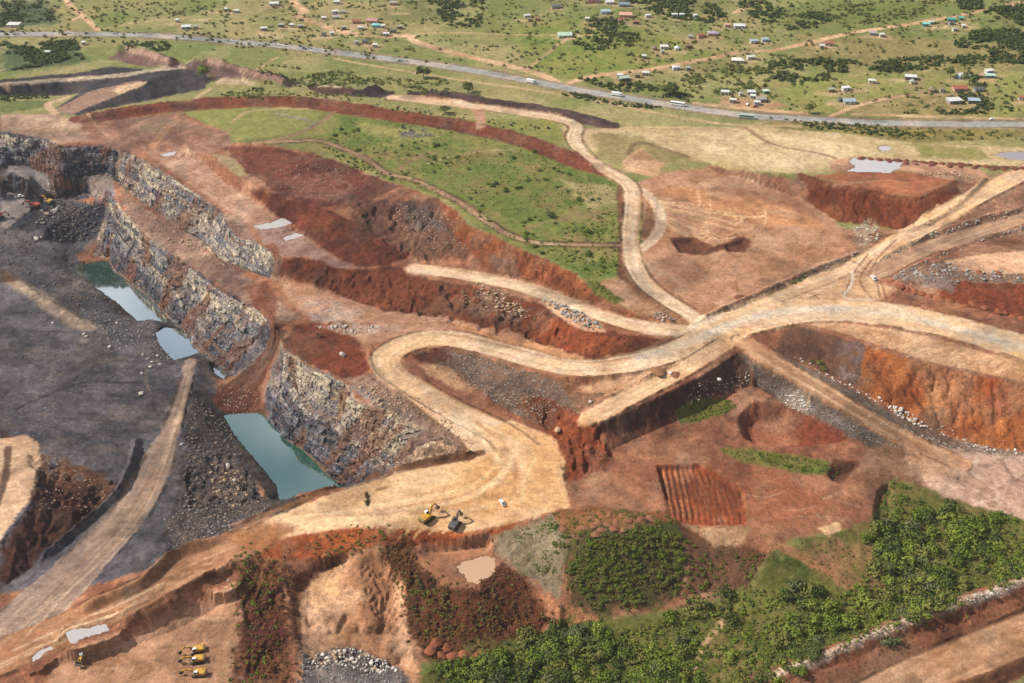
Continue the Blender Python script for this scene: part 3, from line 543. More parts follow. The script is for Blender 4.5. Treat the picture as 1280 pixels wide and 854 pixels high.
area([(100, 152), (200, 143), (285, 163), (290, 180), (260, 195), (210, 182), (170, 193), (120, 180)], (164, 128, 112), (142, 104, 90), 2, 4, bump=.5)
area([(185, 150), (215, 150), (200, 165), (170, 168)], (140, 136, 98), (158, 128, 108), 3, 4, op=.7)
band([(190, 185), (205, 165), (222, 150)], 3, (180, 138, 114), op=.8)
area([(180, 190), (225, 182), (255, 200), (285, 230), (345, 270), (330, 295), (275, 258), (225, 222)], (186, 152, 132), (164, 126, 108), 1.5, 2, bump=.4, rough=.3)
area([(262, 190), (300, 200), (320, 218), (300, 222), (278, 205)], (150, 146, 104), (168, 140, 110), 1, 1.5)
area([(280, 185), (340, 184), (400, 195), (450, 214), (500, 232), (480, 245), (430, 262), (395, 258), (350, 244), (310, 218)], (136, 86, 72), (112, 66, 56), 1.5, 3, rough=.8, bump=.9)
area([(350, 222), (420, 215), (450, 238), (420, 252), (370, 245)], (186, 150, 136), (140, 92, 80), 1, 2, patchy=.53, op=.9)
area([(352, 247), (395, 258), (430, 270), (480, 292), (515, 318), (490, 330), (455, 334), (420, 322), (385, 296), (352, 272), (300, 235)], (132, 78, 58), (104, 58, 46), 1, 2, rough=1.0, bump=.9)
area([(430, 245), (545, 250), (580, 285), (590, 320), (530, 325), (480, 300), (440, 275)], (138, 100, 84), (112, 82, 74), 2, 4, rough=1.1, bump=1)
area([(500, 255), (545, 262), (560, 290), (520, 290)], (118, 108, 106), (98, 90, 92), 2, 4, op=.8)
area([(545, 249), (567, 260), (583, 280), (615, 293), (640, 307), (690, 327), (722, 342), (735, 357), (780, 383), (840, 403), (800, 402), (755, 388), (715, 372), (677, 355), (640, 343), (605, 335), (575, 305)], (158, 100, 70), (128, 76, 54), .8, 1.5, rough=.9, bump=.8)
area([(612, 318), (640, 325), (650, 345), (620, 338)], (110, 104, 104), (132, 96, 78), 1, 2, op=.7)
area([(320, 287), (355, 280), (385, 300), (430, 328), (455, 337), (420, 335), (382, 321), (352, 322), (325, 302)], (162, 132, 122), (142, 108, 98), 1, 1.5, bump=.3, rough=.2)
# scarp of the upper bench
area([(350, 325), (382, 322), (420, 335), (460, 337), (490, 331), (540, 350), (620, 362), (677, 380), (721, 409), (790, 420), (825, 424), (790, 440), (745, 449), (705, 440), (640, 414), (560, 396), (480, 388), (428, 370), (340, 348)], (140, 84, 62), (112, 66, 50), 1, 2, rough=1.2, bump=1)
area([(600, 350), (650, 372), (680, 395), (660, 402), (600, 395), (570, 370)], (150, 132, 118), (120, 84, 68), 1.5, 3, patchy=.5, bump=1)
area([(660, 385), (720, 410), (770, 425), (760, 445), (705, 438), (650, 410)], (164, 96, 66), (136, 74, 52), 1, 2, rough=1.1)
area([(668, 374), (700, 378), (752, 404), (757, 416), (725, 412), (695, 394)], (196, 158, 128), (176, 138, 110), 1, 1, bump=.3)
# lower bench
area([(345, 350), (430, 372), (480, 390), (560, 398), (650, 418), (720, 446), (660, 440), (560, 412), (500, 422), (460, 430), (430, 410), (390, 400), (365, 380)], (178, 140, 118), (158, 120, 102), 1.5, 3, rough=.3, bump=.4)
area([(372, 372), (410, 372), (450, 390), (430, 410), (390, 402)], (170, 160, 152), (178, 140, 118), 2, 4, op=.8)
area([(560, 402), (660, 425), (740, 450), (790, 445), (760, 452), (690, 447), (600, 425)], (196, 150, 118), (176, 130, 102), 1.5, 2)
area([(370, 405), (425, 402), (450, 430), (462, 460), (440, 475), (400, 462), (375, 450), (352, 440)], (138, 78, 58), (112, 62, 48), 1, 2.5, rough=.7, bump=.7)
area([(430, 475), (470, 465), (530, 500), (580, 540), (605, 560), (560, 552), (533, 537), (480, 512)], (168, 140, 122), (146, 118, 104), 1.5, 2.5, rough=.8, bump=.9)
area([(430, 480), (455, 485), (520, 520), (500, 530), (470, 510)], (160, 154, 150), (140, 118, 106), 1, 2, op=.8)
area([(395, 408), (430, 402), (500, 408), (500, 414), (440, 420)], (206, 192, 176), (168, 130, 108), 1, 2, patchy=.5, bump=1)
# pit floor and dump
PF = dict(grass=0.0, rough=.6, bump=.8, obj='pit_floor')
area([(-250, 225), (0, 228), (75, 240), (138, 246), (120, 300), (95, 318), (88, 330), (170, 402), (205, 406), (240, 450), (262, 460), (285, 520), (352, 632), (300, 650), (215, 690), (60, 740), (-250, 740)], DUMP, DUMP2, 1.5, 2, **PF)
area([(0, 420), (100, 430), (200, 470), (210, 520), (150, 560), (40, 540), (0, 520)], (130, 122, 126), (92, 87, 93), 4, 6, rough=.55, bump=1.0)
band([(20, 512), (45, 500), (75, 488), (110, 478), (170, 479)], .8, (56, 50, 52), op=.8, warp=.8); band([(0, 411), (40, 414), (85, 415)], .7, (60, 54, 56), op=.7, warp=.8)
for i in range(26):
    q = 430 + i * 4.4; band([(0 + i * 1.2, q - 6), (70, q), (140 + i, q + 8), (205 - i * .6, q + 10)], .45, (66, 60, 63) if i % 2 else (132, 122, 122), op=.30, warp=1.0, soft=.5)
area([(0, 228), (70, 244), (138, 246), (120, 300), (66, 300), (0, 285)], (84, 84, 94), (62, 60, 70), 2, 4, rough=1.4, bump=1.2)
area([(0, 250), (30, 248), (36, 262), (10, 285), (0, 285)], (150, 138, 132), (130, 120, 116), 1, 2, rough=.2, bump=.3)
band([(14, 350), (40, 362), (75, 388), (108, 408)], 5.5, (186, 164, 140), (140, 122, 110), 3, 2, op=.95)
area([(0, 335), (22, 345), (18, 355), (0, 352)], (128, 92, 76), (108, 78, 66), 2, 2)
area([(0, 540), (48, 556), (60, 590), (150, 605), (110, 645), (50, 690), (0, 740), (0, 690), (40, 630)], (112, 74, 60), (84, 56, 50), 1.5, 3, rough=.9, bump=1, grass=0)
area([(40, 560), (70, 565), (150, 600), (120, 620), (60, 600)], (132, 108, 92), (118, 78, 60), 2, 4, patchy=.45)
area([(0, 548), (30, 545), (48, 556), (52, 580), (36, 626), (0, 676), (-120, 720), (-120, 560)], (202, 172, 142), (180, 148, 120), 1, 1.5, rough=.2, bump=.3)
band([(10, 560), (6, 600), (-8, 640)], 1.8, (92, 70, 62), op=.9)
area([(245, 480), (262, 490), (285, 530), (352, 632), (300, 648), (225, 690), (205, 680), (222, 620), (230, 560)], (98, 88, 86), (76, 68, 70), 2, 3, rough=1.1, bump=1.2)
area([(270, 600), (300, 615), (320, 640), (260, 650), (215, 690), (210, 650)], (146, 124, 110), (108, 94, 88), 2, 4, op=.7)
area([(235, 560), (290, 570), (310, 600), (270, 600)], (150, 122, 96), (104, 92, 88), 2, 4, patchy=.52, bump=1)
band([(86, 326), (95, 341), (118, 358), (150, 382), (172, 401), (194, 417), (200, 432), (216, 449), (245, 446), (262, 462)], 7, DUMP, (70, 64, 62), 2, 2, rough=.6, bump=1)
band([(279, 520), (295, 546), (320, 576), (345, 606), (354, 634)], 8, (86, 78, 76), (66, 60, 60), 2, 2, rough=.8, bump=1)
band([(208, 404), (225, 408), (240, 430), (255, 448), (283, 468)], 7, (92, 86, 84), (72, 66, 66), 2, 2, rough=.8, bump=1)
band([(352, 634), (300, 654), (215, 692)], 5, (104, 90, 82), (84, 72, 68), 2, 2)
# quarry face: bedded rock
def rockface(P, dark=0.0, soft=1.5, warp=2, obj='quarry_wall'):
    W = hitl(P)[:, :2]; win = window(W, soft + warp + 1); xs, ys = X[win], Y[win]
    d, _, _, _ = strip_eval(xs, ys, np.vstack([W, W[:1]])); sdv = np.where(inside(xs, ys, W), d, -d) + warp * 2.5 * (NS[win] - .5)
    a = sstep(-soft, soft, sdv); z = H[win] + 5 * (NB[win] - .5) * 2 + 1.2 * (NS[win] - .5)
    n = np.clip(contrast(.55 * NM[win] + .45 * vnoise(z / 5.5, xs / 90, 5), 2.6) - dark, 0, 1)[..., None]
    pale, mid, drk = lin((226, 206, 178)), lin((164, 156, 156)), lin((112, 108, 116))
    c = np.where(n < .5, drk + (mid - drk) * (n * 2), mid + (pale - mid) * (n * 2 - 1))
    ru = sstep(.55, .66, .5 * NM[win] + .5 * fbm(xs, ys, 9, 3, 66))[..., None] * .6
    c = c * (1 - ru) + lin((146, 98, 72)) * ru
    _apply(win, a, c, 1.3, 1.0, 0.0, obj, 1.0)
rockface([(-200, 155), (0, 165), (55, 173), (75, 182), (125, 183), (150, 188), (150, 225), (92, 219), (60, 220), (0, 208), (-200, 203)], .05)
rockface([(125, 183), (175, 198), (217, 224), (263, 254), (275, 263), (295, 295), (352, 325), (350, 350), (300, 334), (275, 324), (225, 287), (185, 257), (142, 224)], -.12)
rockface([(-200, 213), (0, 214), (62, 226), (110, 225), (138, 244), (115, 242), (70, 248), (0, 236), (-200, 236)], .28)
rockface([(136, 243), (175, 284), (226, 321), (276, 363), (320, 385), (348, 414), (330, 450), (300, 468), (283, 468), (250, 442), (208, 395), (160, 352), (137, 322), (118, 318), (120, 300)], .0)
rockface([(350, 430), (375, 451), (428, 477), (445, 499), (480, 512), (533, 536), (590, 563), (500, 592), (432, 610), (380, 564), (335, 525), (331, 500), (340, 455)], -.1)
area([(332, 480), (370, 505), (432, 545), (490, 588), (432, 610), (407, 592), (380, 565), (335, 526)], (132, 132, 144), (92, 92, 104), 1.5, 3, op=.85, rock=None)
area([(345, 450), (362, 476), (392, 502), (418, 519), (440, 539), (480, 572), (492, 584), (470, 574), (440, 552), (404, 530), (374, 508), (352, 484)], (150, 114, 94), (122, 86, 72), 1, 3, op=.8, patchy=.42, rock=.3)
area([(352, 438), (395, 464), (428, 479), (452, 508), (490, 540), (520, 566), (500, 584), (470, 560), (430, 524), (390, 494), (360, 466)], (232, 212, 184), (196, 172, 150), 1, 3, op=.8, patchy=.40, rock=None)
area([(140, 300), (200, 350), (250, 410), (300, 455), (283, 468), (250, 442), (208, 395), (160, 352), (137, 322)], (142, 142, 152), (108, 108, 118), 1.5, 3, op=.65, rock=None)
area([(300, 268), (340, 348), (300, 335), (250, 300), (250, 310), (330, 360), (380, 400), (340, 400), (300, 374), (250, 342), (200, 306), (170, 280), (150, 255), (160, 245), (225, 290)], (168, 140, 124), (140, 112, 100), 1, 2.5, op=.9, rough=.5, bump=.8)
area([(345, 300), (352, 325), (385, 322), (345, 350), (318, 330)], (136, 84, 64), (110, 64, 50), 1, 2, op=.8)
area([(300, 358), (335, 350), (350, 385), (345, 410), (318, 385)], (134, 82, 64), (112, 66, 52), 1.5, 2.5, op=.85)
area([(350, 395), (354, 420), (340, 452), (330, 480), (332, 514), (283, 518), (268, 500), (274, 482), (302, 466), (330, 430)], (142, 92, 74), (108, 66, 54), 1.5, 4, rough=.9, bump=1.0)
area([(345, 405), (340, 440), (320, 475), (300, 490), (320, 455), (335, 425)], (176, 140, 118), (130, 96, 82), 1.5, 3, patchy=.48, op=.8)
area([(362, 455), (382, 470), (405, 512), (380, 508), (368, 485)], (134, 80, 60), (112, 66, 52), 1, 2, op=.8)
area([(150, 187), (190, 210), (205, 225), (195, 262), (205, 272), (180, 262), (185, 225)], (140, 88, 66), (112, 70, 56), 1, 2.5, patchy=.47, op=.85)
area([(395, 463), (428, 478), (455, 512), (490, 545), (520, 575), (497, 582), (455, 545), (425, 512), (400, 490)], (232, 206, 174), (196, 166, 138), 1, 2.5, patchy=.44, op=.9, rock=1.0)
area([(140, 220), (112, 218), (108, 230), (130, 240), (150, 250)], (156, 150, 152), (140, 116, 106), 2, 3, op=.9)
area([(0, 207), (30, 206), (62, 219), (62, 225), (35, 224), (0, 214)], (168, 158, 152), (140, 130, 128), 1, 2, rough=.3)
# old working far left
area([(-150, 110), (0, 100), (100, 92), (140, 84), (180, 88), (245, 86), (265, 98), (255, 112), (217, 119), (150, 133), (95, 145), (66, 140), (100, 117), (60, 120), (0, 121), (-150, 130)], (88, 80, 84), (68, 62, 68), 1.5, 2, rough=.8, bump=.8, grass=0)
area([(66, 139), (90, 143), (140, 122), (184, 103), (172, 101), (110, 115)], (170, 140, 122), (152, 122, 106), 1, 1, rough=.2, grass=0)
area([(140, 113), (150, 108), (184, 102), (180, 107), (150, 118)], (214, 188, 154), (196, 166, 134), 1, 1)
band([(0, 105.5), (130, 96.5), (185, 90), (235, 84)], 4.2, (206, 188, 160), (176, 158, 140), obj='dirt_track')
area([(130, 74), (160, 60), (225, 80), (222, 86), (180, 84)], (134, 106, 98), (112, 86, 82), 1.5, 2, grass=0)
area([(228, 82), (262, 74), (372, 106), (362, 112), (300, 100), (235, 88)], (114, 88, 84), (94, 72, 70), 1.5, 2, grass=0)
band([(160, 61), (205, 74), (228, 83)], 2.6, (172, 140, 124), op=.9); band([(262, 76), (310, 90), (370, 106)], 2.4, (160, 128, 114), op=.9)
area([(265, 96), (310, 98), (325, 108), (270, 106)], (206, 180, 156), (150, 146, 100), 2, 3)
band([(70, 142), (60, 130), (85, 122)], 3.0, (206, 176, 146), op=.9)
band([(243, 126), (252, 118), (262, 112)], 2.4, (196, 168, 138), op=.9, obj='dirt_track')
band([(290, 152), (320, 138), (410, 136)], 1.6, (196, 168, 138), op=.6); band([(0, 88), (6, 86)], 1, TAN)
# red embankment and northern spoil
band([(100, 149), (200, 134), (300, 127), (370, 126), (420, 132), (480, 141), (560, 153), (640, 170), (700, 191), (762, 216)], 8.2, (134, 80, 62), (112, 64, 52), 1, 1.2, rough=.4, bump=.8, grass=0, obj='embankment', streak=(154, 98, 76), sfreq=.35)
band([(395, 108), (410, 112), (440, 115)], 7, (112, 84, 78), (90, 66, 62), 1, 2, grass=0); band([(400, 108), (425, 109)], 2, (216, 194, 164))
band([(450, 117), (465, 115), (482, 118)], 8, (70, 58, 60), (56, 48, 52), 1, 2, grass=0, bump=.8)
band([(520, 117), (570, 120), (620, 129), (700, 141), (764, 157)], 7, (98, 78, 74), (76, 60, 60), 1, 2, grass=0, bump=.7)
band([(488, 123), (540, 122), (590, 129)], 5, (92, 70, 66), (120, 88, 76), 1, 1.5, grass=0)
band([(594, 136), (600, 145), (601, 158)], 3.6, (190, 152, 126), (170, 132, 108), obj='dirt_track', grass=0)
band([(780, 232), (783, 310), (782, 345), (790, 365)], 5, (120, 84, 64), (136, 98, 74), 1, 1.5, grass=0)
area([(738, 358), (760, 348), (782, 350), (800, 372), (830, 392), (800, 395), (765, 375)], (172, 134, 108), (152, 116, 92), 1, 1.5, grass=0, rough=.25)
area([(728, 350), (745, 352), (780, 376), (770, 380), (740, 364)], (112, 126, 58), (138, 134, 78), 1, 1.5, grass=1)
# field on the right and tipped heap
area([(795, 228), (830, 216), (890, 208), (940, 222), (1000, 244), (1045, 274), (1060, 300), (1075, 316), (1000, 344), (930, 376), (880, 398), (850, 384), (815, 352), (800, 320), (803, 270)], (186, 146, 120), (162, 120, 96), 1.5, 2, rough=.15, bump=.35, grass=0)
area([(830, 232), (930, 240), (1010, 265), (1040, 290), (960, 285), (880, 265)], (204, 152, 114), (182, 132, 102), 3, 8, op=.75)
area([(850, 222), (900, 215), (1000, 250), (1030, 275), (940, 250)], (168, 126, 106), (150, 110, 92), 3, 6, op=.8)
fr = random.Random(3)
for i in range(40):
    t = fr.random(); e = fr.random(); x1 = 845 + 115 * e * (1 - .4 * t); y1 = 262 + 46 * t + 22 * (e - .5)
    c = fr.choice([(216, 176, 138), (202, 160, 122), (122, 90, 74), (134, 98, 80), (222, 190, 152)])
    band([(803 + 6 * t + fr.uniform(-2, 2), 238 + 10 * t), (822 + 12 * e + fr.uniform(-4, 4), 252 + 24 * t), (x1, y1), (x1 + fr.uniform(8, 30), y1 + fr.uniform(-4, 8)), (x1 + fr.uniform(10, 34), y1 + fr.uniform(-16, 16))], fr.uniform(.35, .9), c, op=fr.uniform(.3, .7), warp=.5, soft=.5)
for i in range(60):
    x1 = fr.uniform(830, 1040); y1 = fr.uniform(300, 360) - max(0, x1 - 940) * .25
    band([(x1, y1), (x1 + fr.uniform(-14, 14), y1 + fr.uniform(4, 16)), (x1 + fr.uniform(-22, 22), y1 + fr.uniform(8, 26))], .4, fr.choice([(196, 156, 126), (128, 92, 76)]), op=fr.uniform(.2, .5), warp=.5, soft=.4)
area([(838, 298), (865, 296), (892, 308), (930, 296), (942, 303), (930, 316), (905, 312), (880, 319), (848, 317)], (122, 80, 64), (100, 66, 54), 1, 1.5)
band([(800, 312), (815, 300), (826, 282), (822, 256), (803, 238)], 3.6, CREAM, TAN, op=.95, streak=TAN2, obj='dirt_track')
area([(800, 290), (810, 250), (817, 262), (818, 282), (806, 300)], (150, 112, 88), (126, 92, 72), 1, 1)
area([(880, 205), (940, 215), (1010, 222), (1040, 270), (1000, 247), (940, 226), (890, 213)], (158, 116, 96), (138, 98, 80), 1, 1.5, rough=.5, bump=.6, grass=0)
area([(1008, 221), (1060, 234), (1098, 242), (1150, 247), (1194, 226), (1210, 244), (1187, 260), (1152, 285), (1095, 282), (1048, 278), (1012, 253)], (138, 82, 58), (114, 64, 46), .8, 1.2, rough=.5, bump=.7, grass=0, obj='spoil_heap|red')
area([(1015, 220), (1060, 214), (1130, 214), (1194, 224), (1150, 246), (1098, 241), (1060, 232)], (180, 122, 94), (156, 100, 78), .8, 1, rough=.15, bump=.3, grass=0, obj='spoil_heap|red')
area([(1038, 203), (1062, 196), (1130, 200), (1225, 212), (1240, 225), (1194, 224), (1130, 213), (1060, 216), (1040, 212)], (196, 156, 130), (180, 140, 114), 1, 1, rough=.12, bump=.25, grass=0)
band([(1000, 219), (1010, 222), (1060, 234), (1098, 242), (1130, 248), (1150, 247), (1178, 236), (1200, 226), (1225, 226)], 2.6, (150, 98, 74), (128, 80, 60), 1, 1.2, grass=0)
area([(1190, 222), (1235, 222), (1215, 245), (1195, 258), (1200, 240)], (164, 124, 100), (138, 100, 82), 1.5, 2, grass=0)
area([(1140, 216), (1200, 214), (1230, 222), (1215, 228), (1180, 224)], (214, 196, 172), (170, 128, 104), 1, 1.5, patchy=.48, bump=1)
area([(1065, 285), (1085, 272), (1100, 282), (1100, 305), (1072, 308)], (208, 190, 164), (150, 120, 98), 1, 2, patchy=.42, bump=1)
area([(1095, 285), (1160, 285), (1130, 305), (1090, 318), (1085, 300)], (176, 140, 112), (140, 104, 84), 1.5, 2)
area([(1110, 345), (1160, 325), (1200, 322), (1290, 345), (1290, 356), (1200, 355), (1130, 356)], (168, 136, 112), (140, 108, 92), 1, 2, rough=.8, bump=1.2, mode='s')
area([(1180, 326), (1230, 318), (1340, 308), (1340, 344), (1240, 342), (1190, 338)], (214, 176, 144), (196, 156, 126), 1, 1.2, rough=.1, bump=.3)
area([(1165, 350), (1220, 353), (1340, 358), (1340, 412), (1230, 389), (1175, 374)], (148, 84, 58), (122, 70, 54), .8, 1.5, rough=.9, bump=.9)
area([(1150, 345), (1200, 352), (1190, 368), (1150, 360)], (146, 130, 124), (120, 96, 86), 1, 2, op=.8)
# right cut
area([(992, 400), (1040, 412), (1085, 428), (1180, 456), (1340, 490), (1340, 460), (1230, 440), (1160, 420), (1080, 405), (1010, 402)], (204, 166, 132), (172, 132, 102), 1, 2, rough=.35, bump=.5)
for i in range(34):
    x0 = fr.uniform(1070, 1250); y0 = 420 + (x0 - 1070) * .2 + fr.uniform(0, 14); band([(x0, y0), (x0 + fr.uniform(8, 24), y0 - fr.uniform(2, 9))], fr.uniform(.3, .6), fr.choice([(222, 194, 162), (140, 104, 82), (214, 180, 146)]), op=fr.uniform(.25, .6), warp=.4, soft=.4)
area([(985, 404), (1033, 416), (1085, 433), (1075, 490), (1012, 458), (968, 438)], (128, 96, 78), (104, 76, 66), 1, 2, rough=.6, bump=.7)
area([(1050, 424), (1088, 432), (1078, 482), (1045, 474)], (132, 118, 116), (124, 98, 86), 2.5, 5, op=.75, patchy=.4)
area([(1082, 432), (1135, 450), (1180, 461), (1235, 473), (1340, 495), (1340, 576), (1198, 550), (1150, 531), (1110, 511), (1070, 487)], (188, 124, 80), (154, 92, 60), .8, 1.5, rough=.6, bump=.8)
area([(1145, 455), (1165, 460), (1160, 500), (1130, 520), (1115, 505)], (156, 88, 56), (140, 92, 66), 1.5, 3, op=.8); area([(1235, 475), (1262, 482), (1260, 520), (1235, 510)], (148, 70, 46), (166, 92, 58), 1.5, 3, op=.85)
area([(1150, 500), (1185, 510), (1175, 540), (1145, 528)], (150, 108, 84), (132, 96, 78), 1.5, 3, op=.8)
area([(968, 441), (1012, 460), (1110, 513), (1200, 552), (1290, 568), (1290, 578), (1190, 565), (1100, 522), (1000, 466)], (150, 134, 120), (128, 104, 88), 1, 1.5, bump=1)
# ramp slope, rubble slope under the side road
area([(741, 532), (800, 506), (870, 473), (920, 441), (938, 445), (936, 476), (850, 514), (790, 538), (750, 549)], (124, 84, 68), (98, 68, 58), .8, 1.5, rough=.6, bump=.8)
area([(925, 440), (960, 460), (1060, 520), (1150, 572), (1100, 565), (1060, 545), (1000, 513), (945, 482)], (140, 126, 116), (118, 102, 92), 1, 1.5, rough=.6, bump=1.1)
area([(970, 490), (1005, 490), (1015, 515), (990, 512)], (206, 198, 188), (140, 126, 116), 1, 2, patchy=.45, bump=1.2)
area([(735, 478), (770, 470), (840, 455), (830, 465), (770, 494), (720, 484)], (200, 160, 128), (170, 128, 100), 1, 1.5)
area([(700, 470), (730, 476), (720, 488), (755, 492), (740, 505), (722, 516), (690, 500), (650, 492), (640, 470)], (150, 110, 86), (128, 92, 72), 1, 2, rough=.8, bump=1)
area([(520, 440), (560, 437), (612, 448), (663, 463), (700, 478), (722, 515), (690, 537), (650, 520), (600, 490), (560, 465), (530, 450)], (150, 122, 102), (122, 98, 84), 1, 2, rough=.8, bump=1.1)
area([(515, 446), (545, 436), (565, 445), (545, 455), (525, 455)], (118, 70, 54), (100, 62, 50), 1, 1.5)
area([(520, 455), (560, 458), (590, 485), (570, 488), (535, 468)], (206, 166, 128), (178, 138, 108), 1, 1.5, rough=.2)
area([(650, 500), (690, 500), (724, 516), (748, 545), (762, 566), (762, 585), (706, 600), (695, 580), (690, 545)], (168, 98, 64), (138, 78, 54), 1, 2, rough=.9, bump=.9)
area([(640, 500), (700, 505), (690, 535), (650, 515)], (130, 86, 66), (112, 76, 62), 1.5, 2, op=.8)
# pad
area([(290, 680), (340, 645), (430, 612), (530, 584), (605, 570), (622, 562), (600, 540), (640, 525), (690, 548), (704, 580), (712, 636), (640, 655), (580, 668), (520, 664), (430, 662), (350, 674)], ORANGE, ORANGE2, 1, 1.5, rough=.12, bump=.25, grass=0, mode='b', obj='loading_pad')
area([(300, 690), (370, 668), (470, 655), (530, 662), (600, 664), (700, 636), (714, 638), (640, 664), (560, 685), (480, 680), (420, 694), (340, 700)], (180, 106, 66), (148, 84, 56), 1, 2, rough=.6, bump=.8)
area([(290, 668), (330, 655), (355, 660), (350, 680), (300, 692)], (168, 116, 76), (146, 98, 66), 2, 2)
for i in range(9): band([(500 + i * 9, 672 - i), (520 + i * 9, 655 - i * .8), (535 + i * 8, 645 - i * .6)], .5, (150, 96, 62) if i % 2 else (228, 188, 138), op=.75, warp=.4, soft=.4)
area([(456, 614), (463, 614), (464, 632), (457, 634)], (46, 40, 38), (58, 48, 44), .6, .8)
# red flat
area([(715, 604), (760, 590), (770, 556), (850, 552), (900, 558), (985, 590), (1060, 605), (1100, 605), (1095, 655), (1000, 675), (930, 668), (850, 655), (720, 640)], (172, 126, 104), (146, 100, 82), 1, 2, rough=.25, bump=.5)
area([(870, 570), (960, 595), (1040, 625), (1000, 655), (930, 640), (900, 600)], (180, 114, 84), (160, 102, 80), 3, 8, op=.5)
area([(710, 606), (780, 605), (815, 640), (725, 640)], (158, 118, 100), (144, 106, 88), 2, 3, op=.8)
area([(820, 582), (875, 580), (930, 612), (932, 655), (840, 652)], (160, 92, 62), (136, 76, 54), .8, 1, rough=.3)
for i in range(26):
    x0 = 824 + i * 3.9; band([(x0 + fr.uniform(-1, 1), 584 + i * .7 + fr.uniform(0, 4)), (x0 + 7 + fr.uniform(-2, 2), 612 + i * .5), (x0 + 12 + fr.uniform(-2, 2), 648 - i * .4 * fr.random())], fr.uniform(.35, .8), fr.choice([(196, 142, 110), (180, 126, 98)]) if i % 2 else (112, 68, 54), op=fr.uniform(.4, .85) * (1 - i / 60), warp=.8, soft=.6)
area([(845, 515), (870, 500), (905, 498), (922, 508), (900, 520), (850, 532)], (108, 128, 54), (134, 126, 72), 1, 2, grass=1, patchy=.36)
area([(898, 560), (940, 562), (1050, 580), (1052, 600), (1000, 592), (920, 575)], (112, 130, 56), (132, 122, 70), 1, 1.5, grass=1, patchy=.36)
area([(920, 520), (945, 500), (985, 508), (1050, 538), (1062, 548), (1000, 558), (940, 556)], (156, 90, 66), (128, 76, 60), 1, 2, rough=.4, bump=.7)
area([(940, 535), (985, 515), (1000, 555), (945, 558)], (188, 140, 116), (164, 110, 88), 2, 3, op=.7)
area([(1060, 610), (1110, 575), (1200, 590), (1120, 600), (1080, 625)], (180, 136, 112), (150, 110, 92), 2, 3, op=.8)
area([(1040, 572), (1080, 580), (1050, 605), (1032, 596)], (120, 76, 60), (100, 64, 54), 1, 1.5)
# mud basin on the right
area([(1180, 560), (1290, 570), (1400, 575), (1400, 660), (1280, 655), (1200, 640), (1150, 600)], (196, 166, 146), (172, 140, 122), 2, 3, rough=.2, bump=.4)
band([(1222, 575), (1215, 590), (1240, 608), (1248, 622), (1225, 628), (1205, 640)], .9, (222, 200, 178), op=.7, warp=1.5); band([(1250, 575), (1262, 590), (1270, 600), (1285, 590)], .6, (120, 94, 82), op=.6, warp=1.5); band([(1200, 575), (1232, 582), (1260, 570)], .6, (120, 94, 82), op=.5, warp=1.5); band([(1262, 600), (1250, 612), (1240, 625), (1262, 640)], .6, (128, 100, 88), op=.5, warp=1.5); area([(1190, 590), (1240, 600), (1260, 640), (1200, 636)], (150, 116, 98), (176, 146, 124), 2, 5, op=.8, patchy=.47)
# foreground: yard, gully, hills
area([(60, 850), (70, 826), (160, 790), (245, 750), (300, 728), (310, 760), (290, 860), (40, 880)], (190, 150, 122), (164, 126, 104), 1.5, 3, rough=.2, bump=.4)
area([(90, 820), (150, 812), (160, 830), (100, 840)], (128, 92, 74), (164, 126, 104), 2, 3, op=.8)
area([(300, 720), (340, 700), (372, 715), (358, 760), (372, 860), (285, 860), (300, 800)], (116, 74, 58), (136, 100, 76), 2, 7, rough=.7, bump=.8, grass=.4)
area([(310, 730), (345, 735), (360, 800), (330, 850), (300, 850)], (112, 62, 52), (94, 60, 50), 2, 3, patchy=.42)
area([(370, 715), (420, 694), (480, 684), (495, 700), (520, 745), (512, 800), (530, 860), (370, 860), (376, 760)], (206, 162, 130), (180, 134, 104), 1.5, 2, rough=.5, bump=.6)
area([(380, 720), (430, 702), (420, 760), (390, 770)], (224, 182, 142), (204, 160, 122), 2, 3)
area([(460, 700), (500, 740), (500, 800), (460, 790), (450, 740)], (164, 122, 98), (140, 100, 80), 2, 3, op=.8, bump=.9)
area([(358, 740), (372, 714), (425, 690), (432, 697), (395, 712), (376, 745), (378, 800), (365, 800)], (124, 84, 64), (102, 68, 54), .8, 1)
area([(380, 815), (440, 808), (500, 835), (520, 870), (370, 870)], (158, 146, 142), (124, 110, 106), 1, 2, rough=.6, bump=1.2, mode='s')
area([(520, 685), (560, 680), (620, 676), (612, 690), (625, 705), (600, 738), (560, 735), (525, 710)], (184, 138, 112), (162, 116, 94), 1, 1.5, rough=.15, bump=.3)
area([(485, 688), (510, 685), (520, 715), (560, 742), (600, 740), (628, 706), (660, 728), (700, 770), (700, 788), (600, 815), (540, 828), (512, 800), (505, 740)], (126, 78, 58), (102, 70, 50), 1.5, 5, rough=.9, bump=.9, grass=.5)
area([(520, 740), (600, 745), (660, 735), (680, 770), (560, 800), (520, 780)], (110, 92, 54), (120, 72, 54), 2, 3, patchy=.5, grass=.8)
area([(660, 735), (720, 755), (760, 775), (710, 790), (690, 770)], (188, 136, 106), (140, 92, 70), 1, 2, rough=.7, bump=.8)
area([(612, 674), (690, 642), (712, 665), (705, 720), (704, 766), (660, 722), (628, 694)], (152, 136, 112), (130, 118, 95), 2, 4, rough=.3, bump=.7, obj='spoil_heap|mound')  # left flank: colour lightened to show the sun falling on it
area([(650, 660), (690, 650), (700, 690), (660, 700)], (116, 128, 66), (128, 114, 88), 1.5, 2, patchy=.5, grass=.8)
area([(690, 642), (740, 632), (835, 640), (850, 656), (800, 660), (740, 664), (705, 668)], (138, 112, 72), (150, 96, 72), 1, 2, rough=.5, grass=.6, obj='spoil_heap|mound')
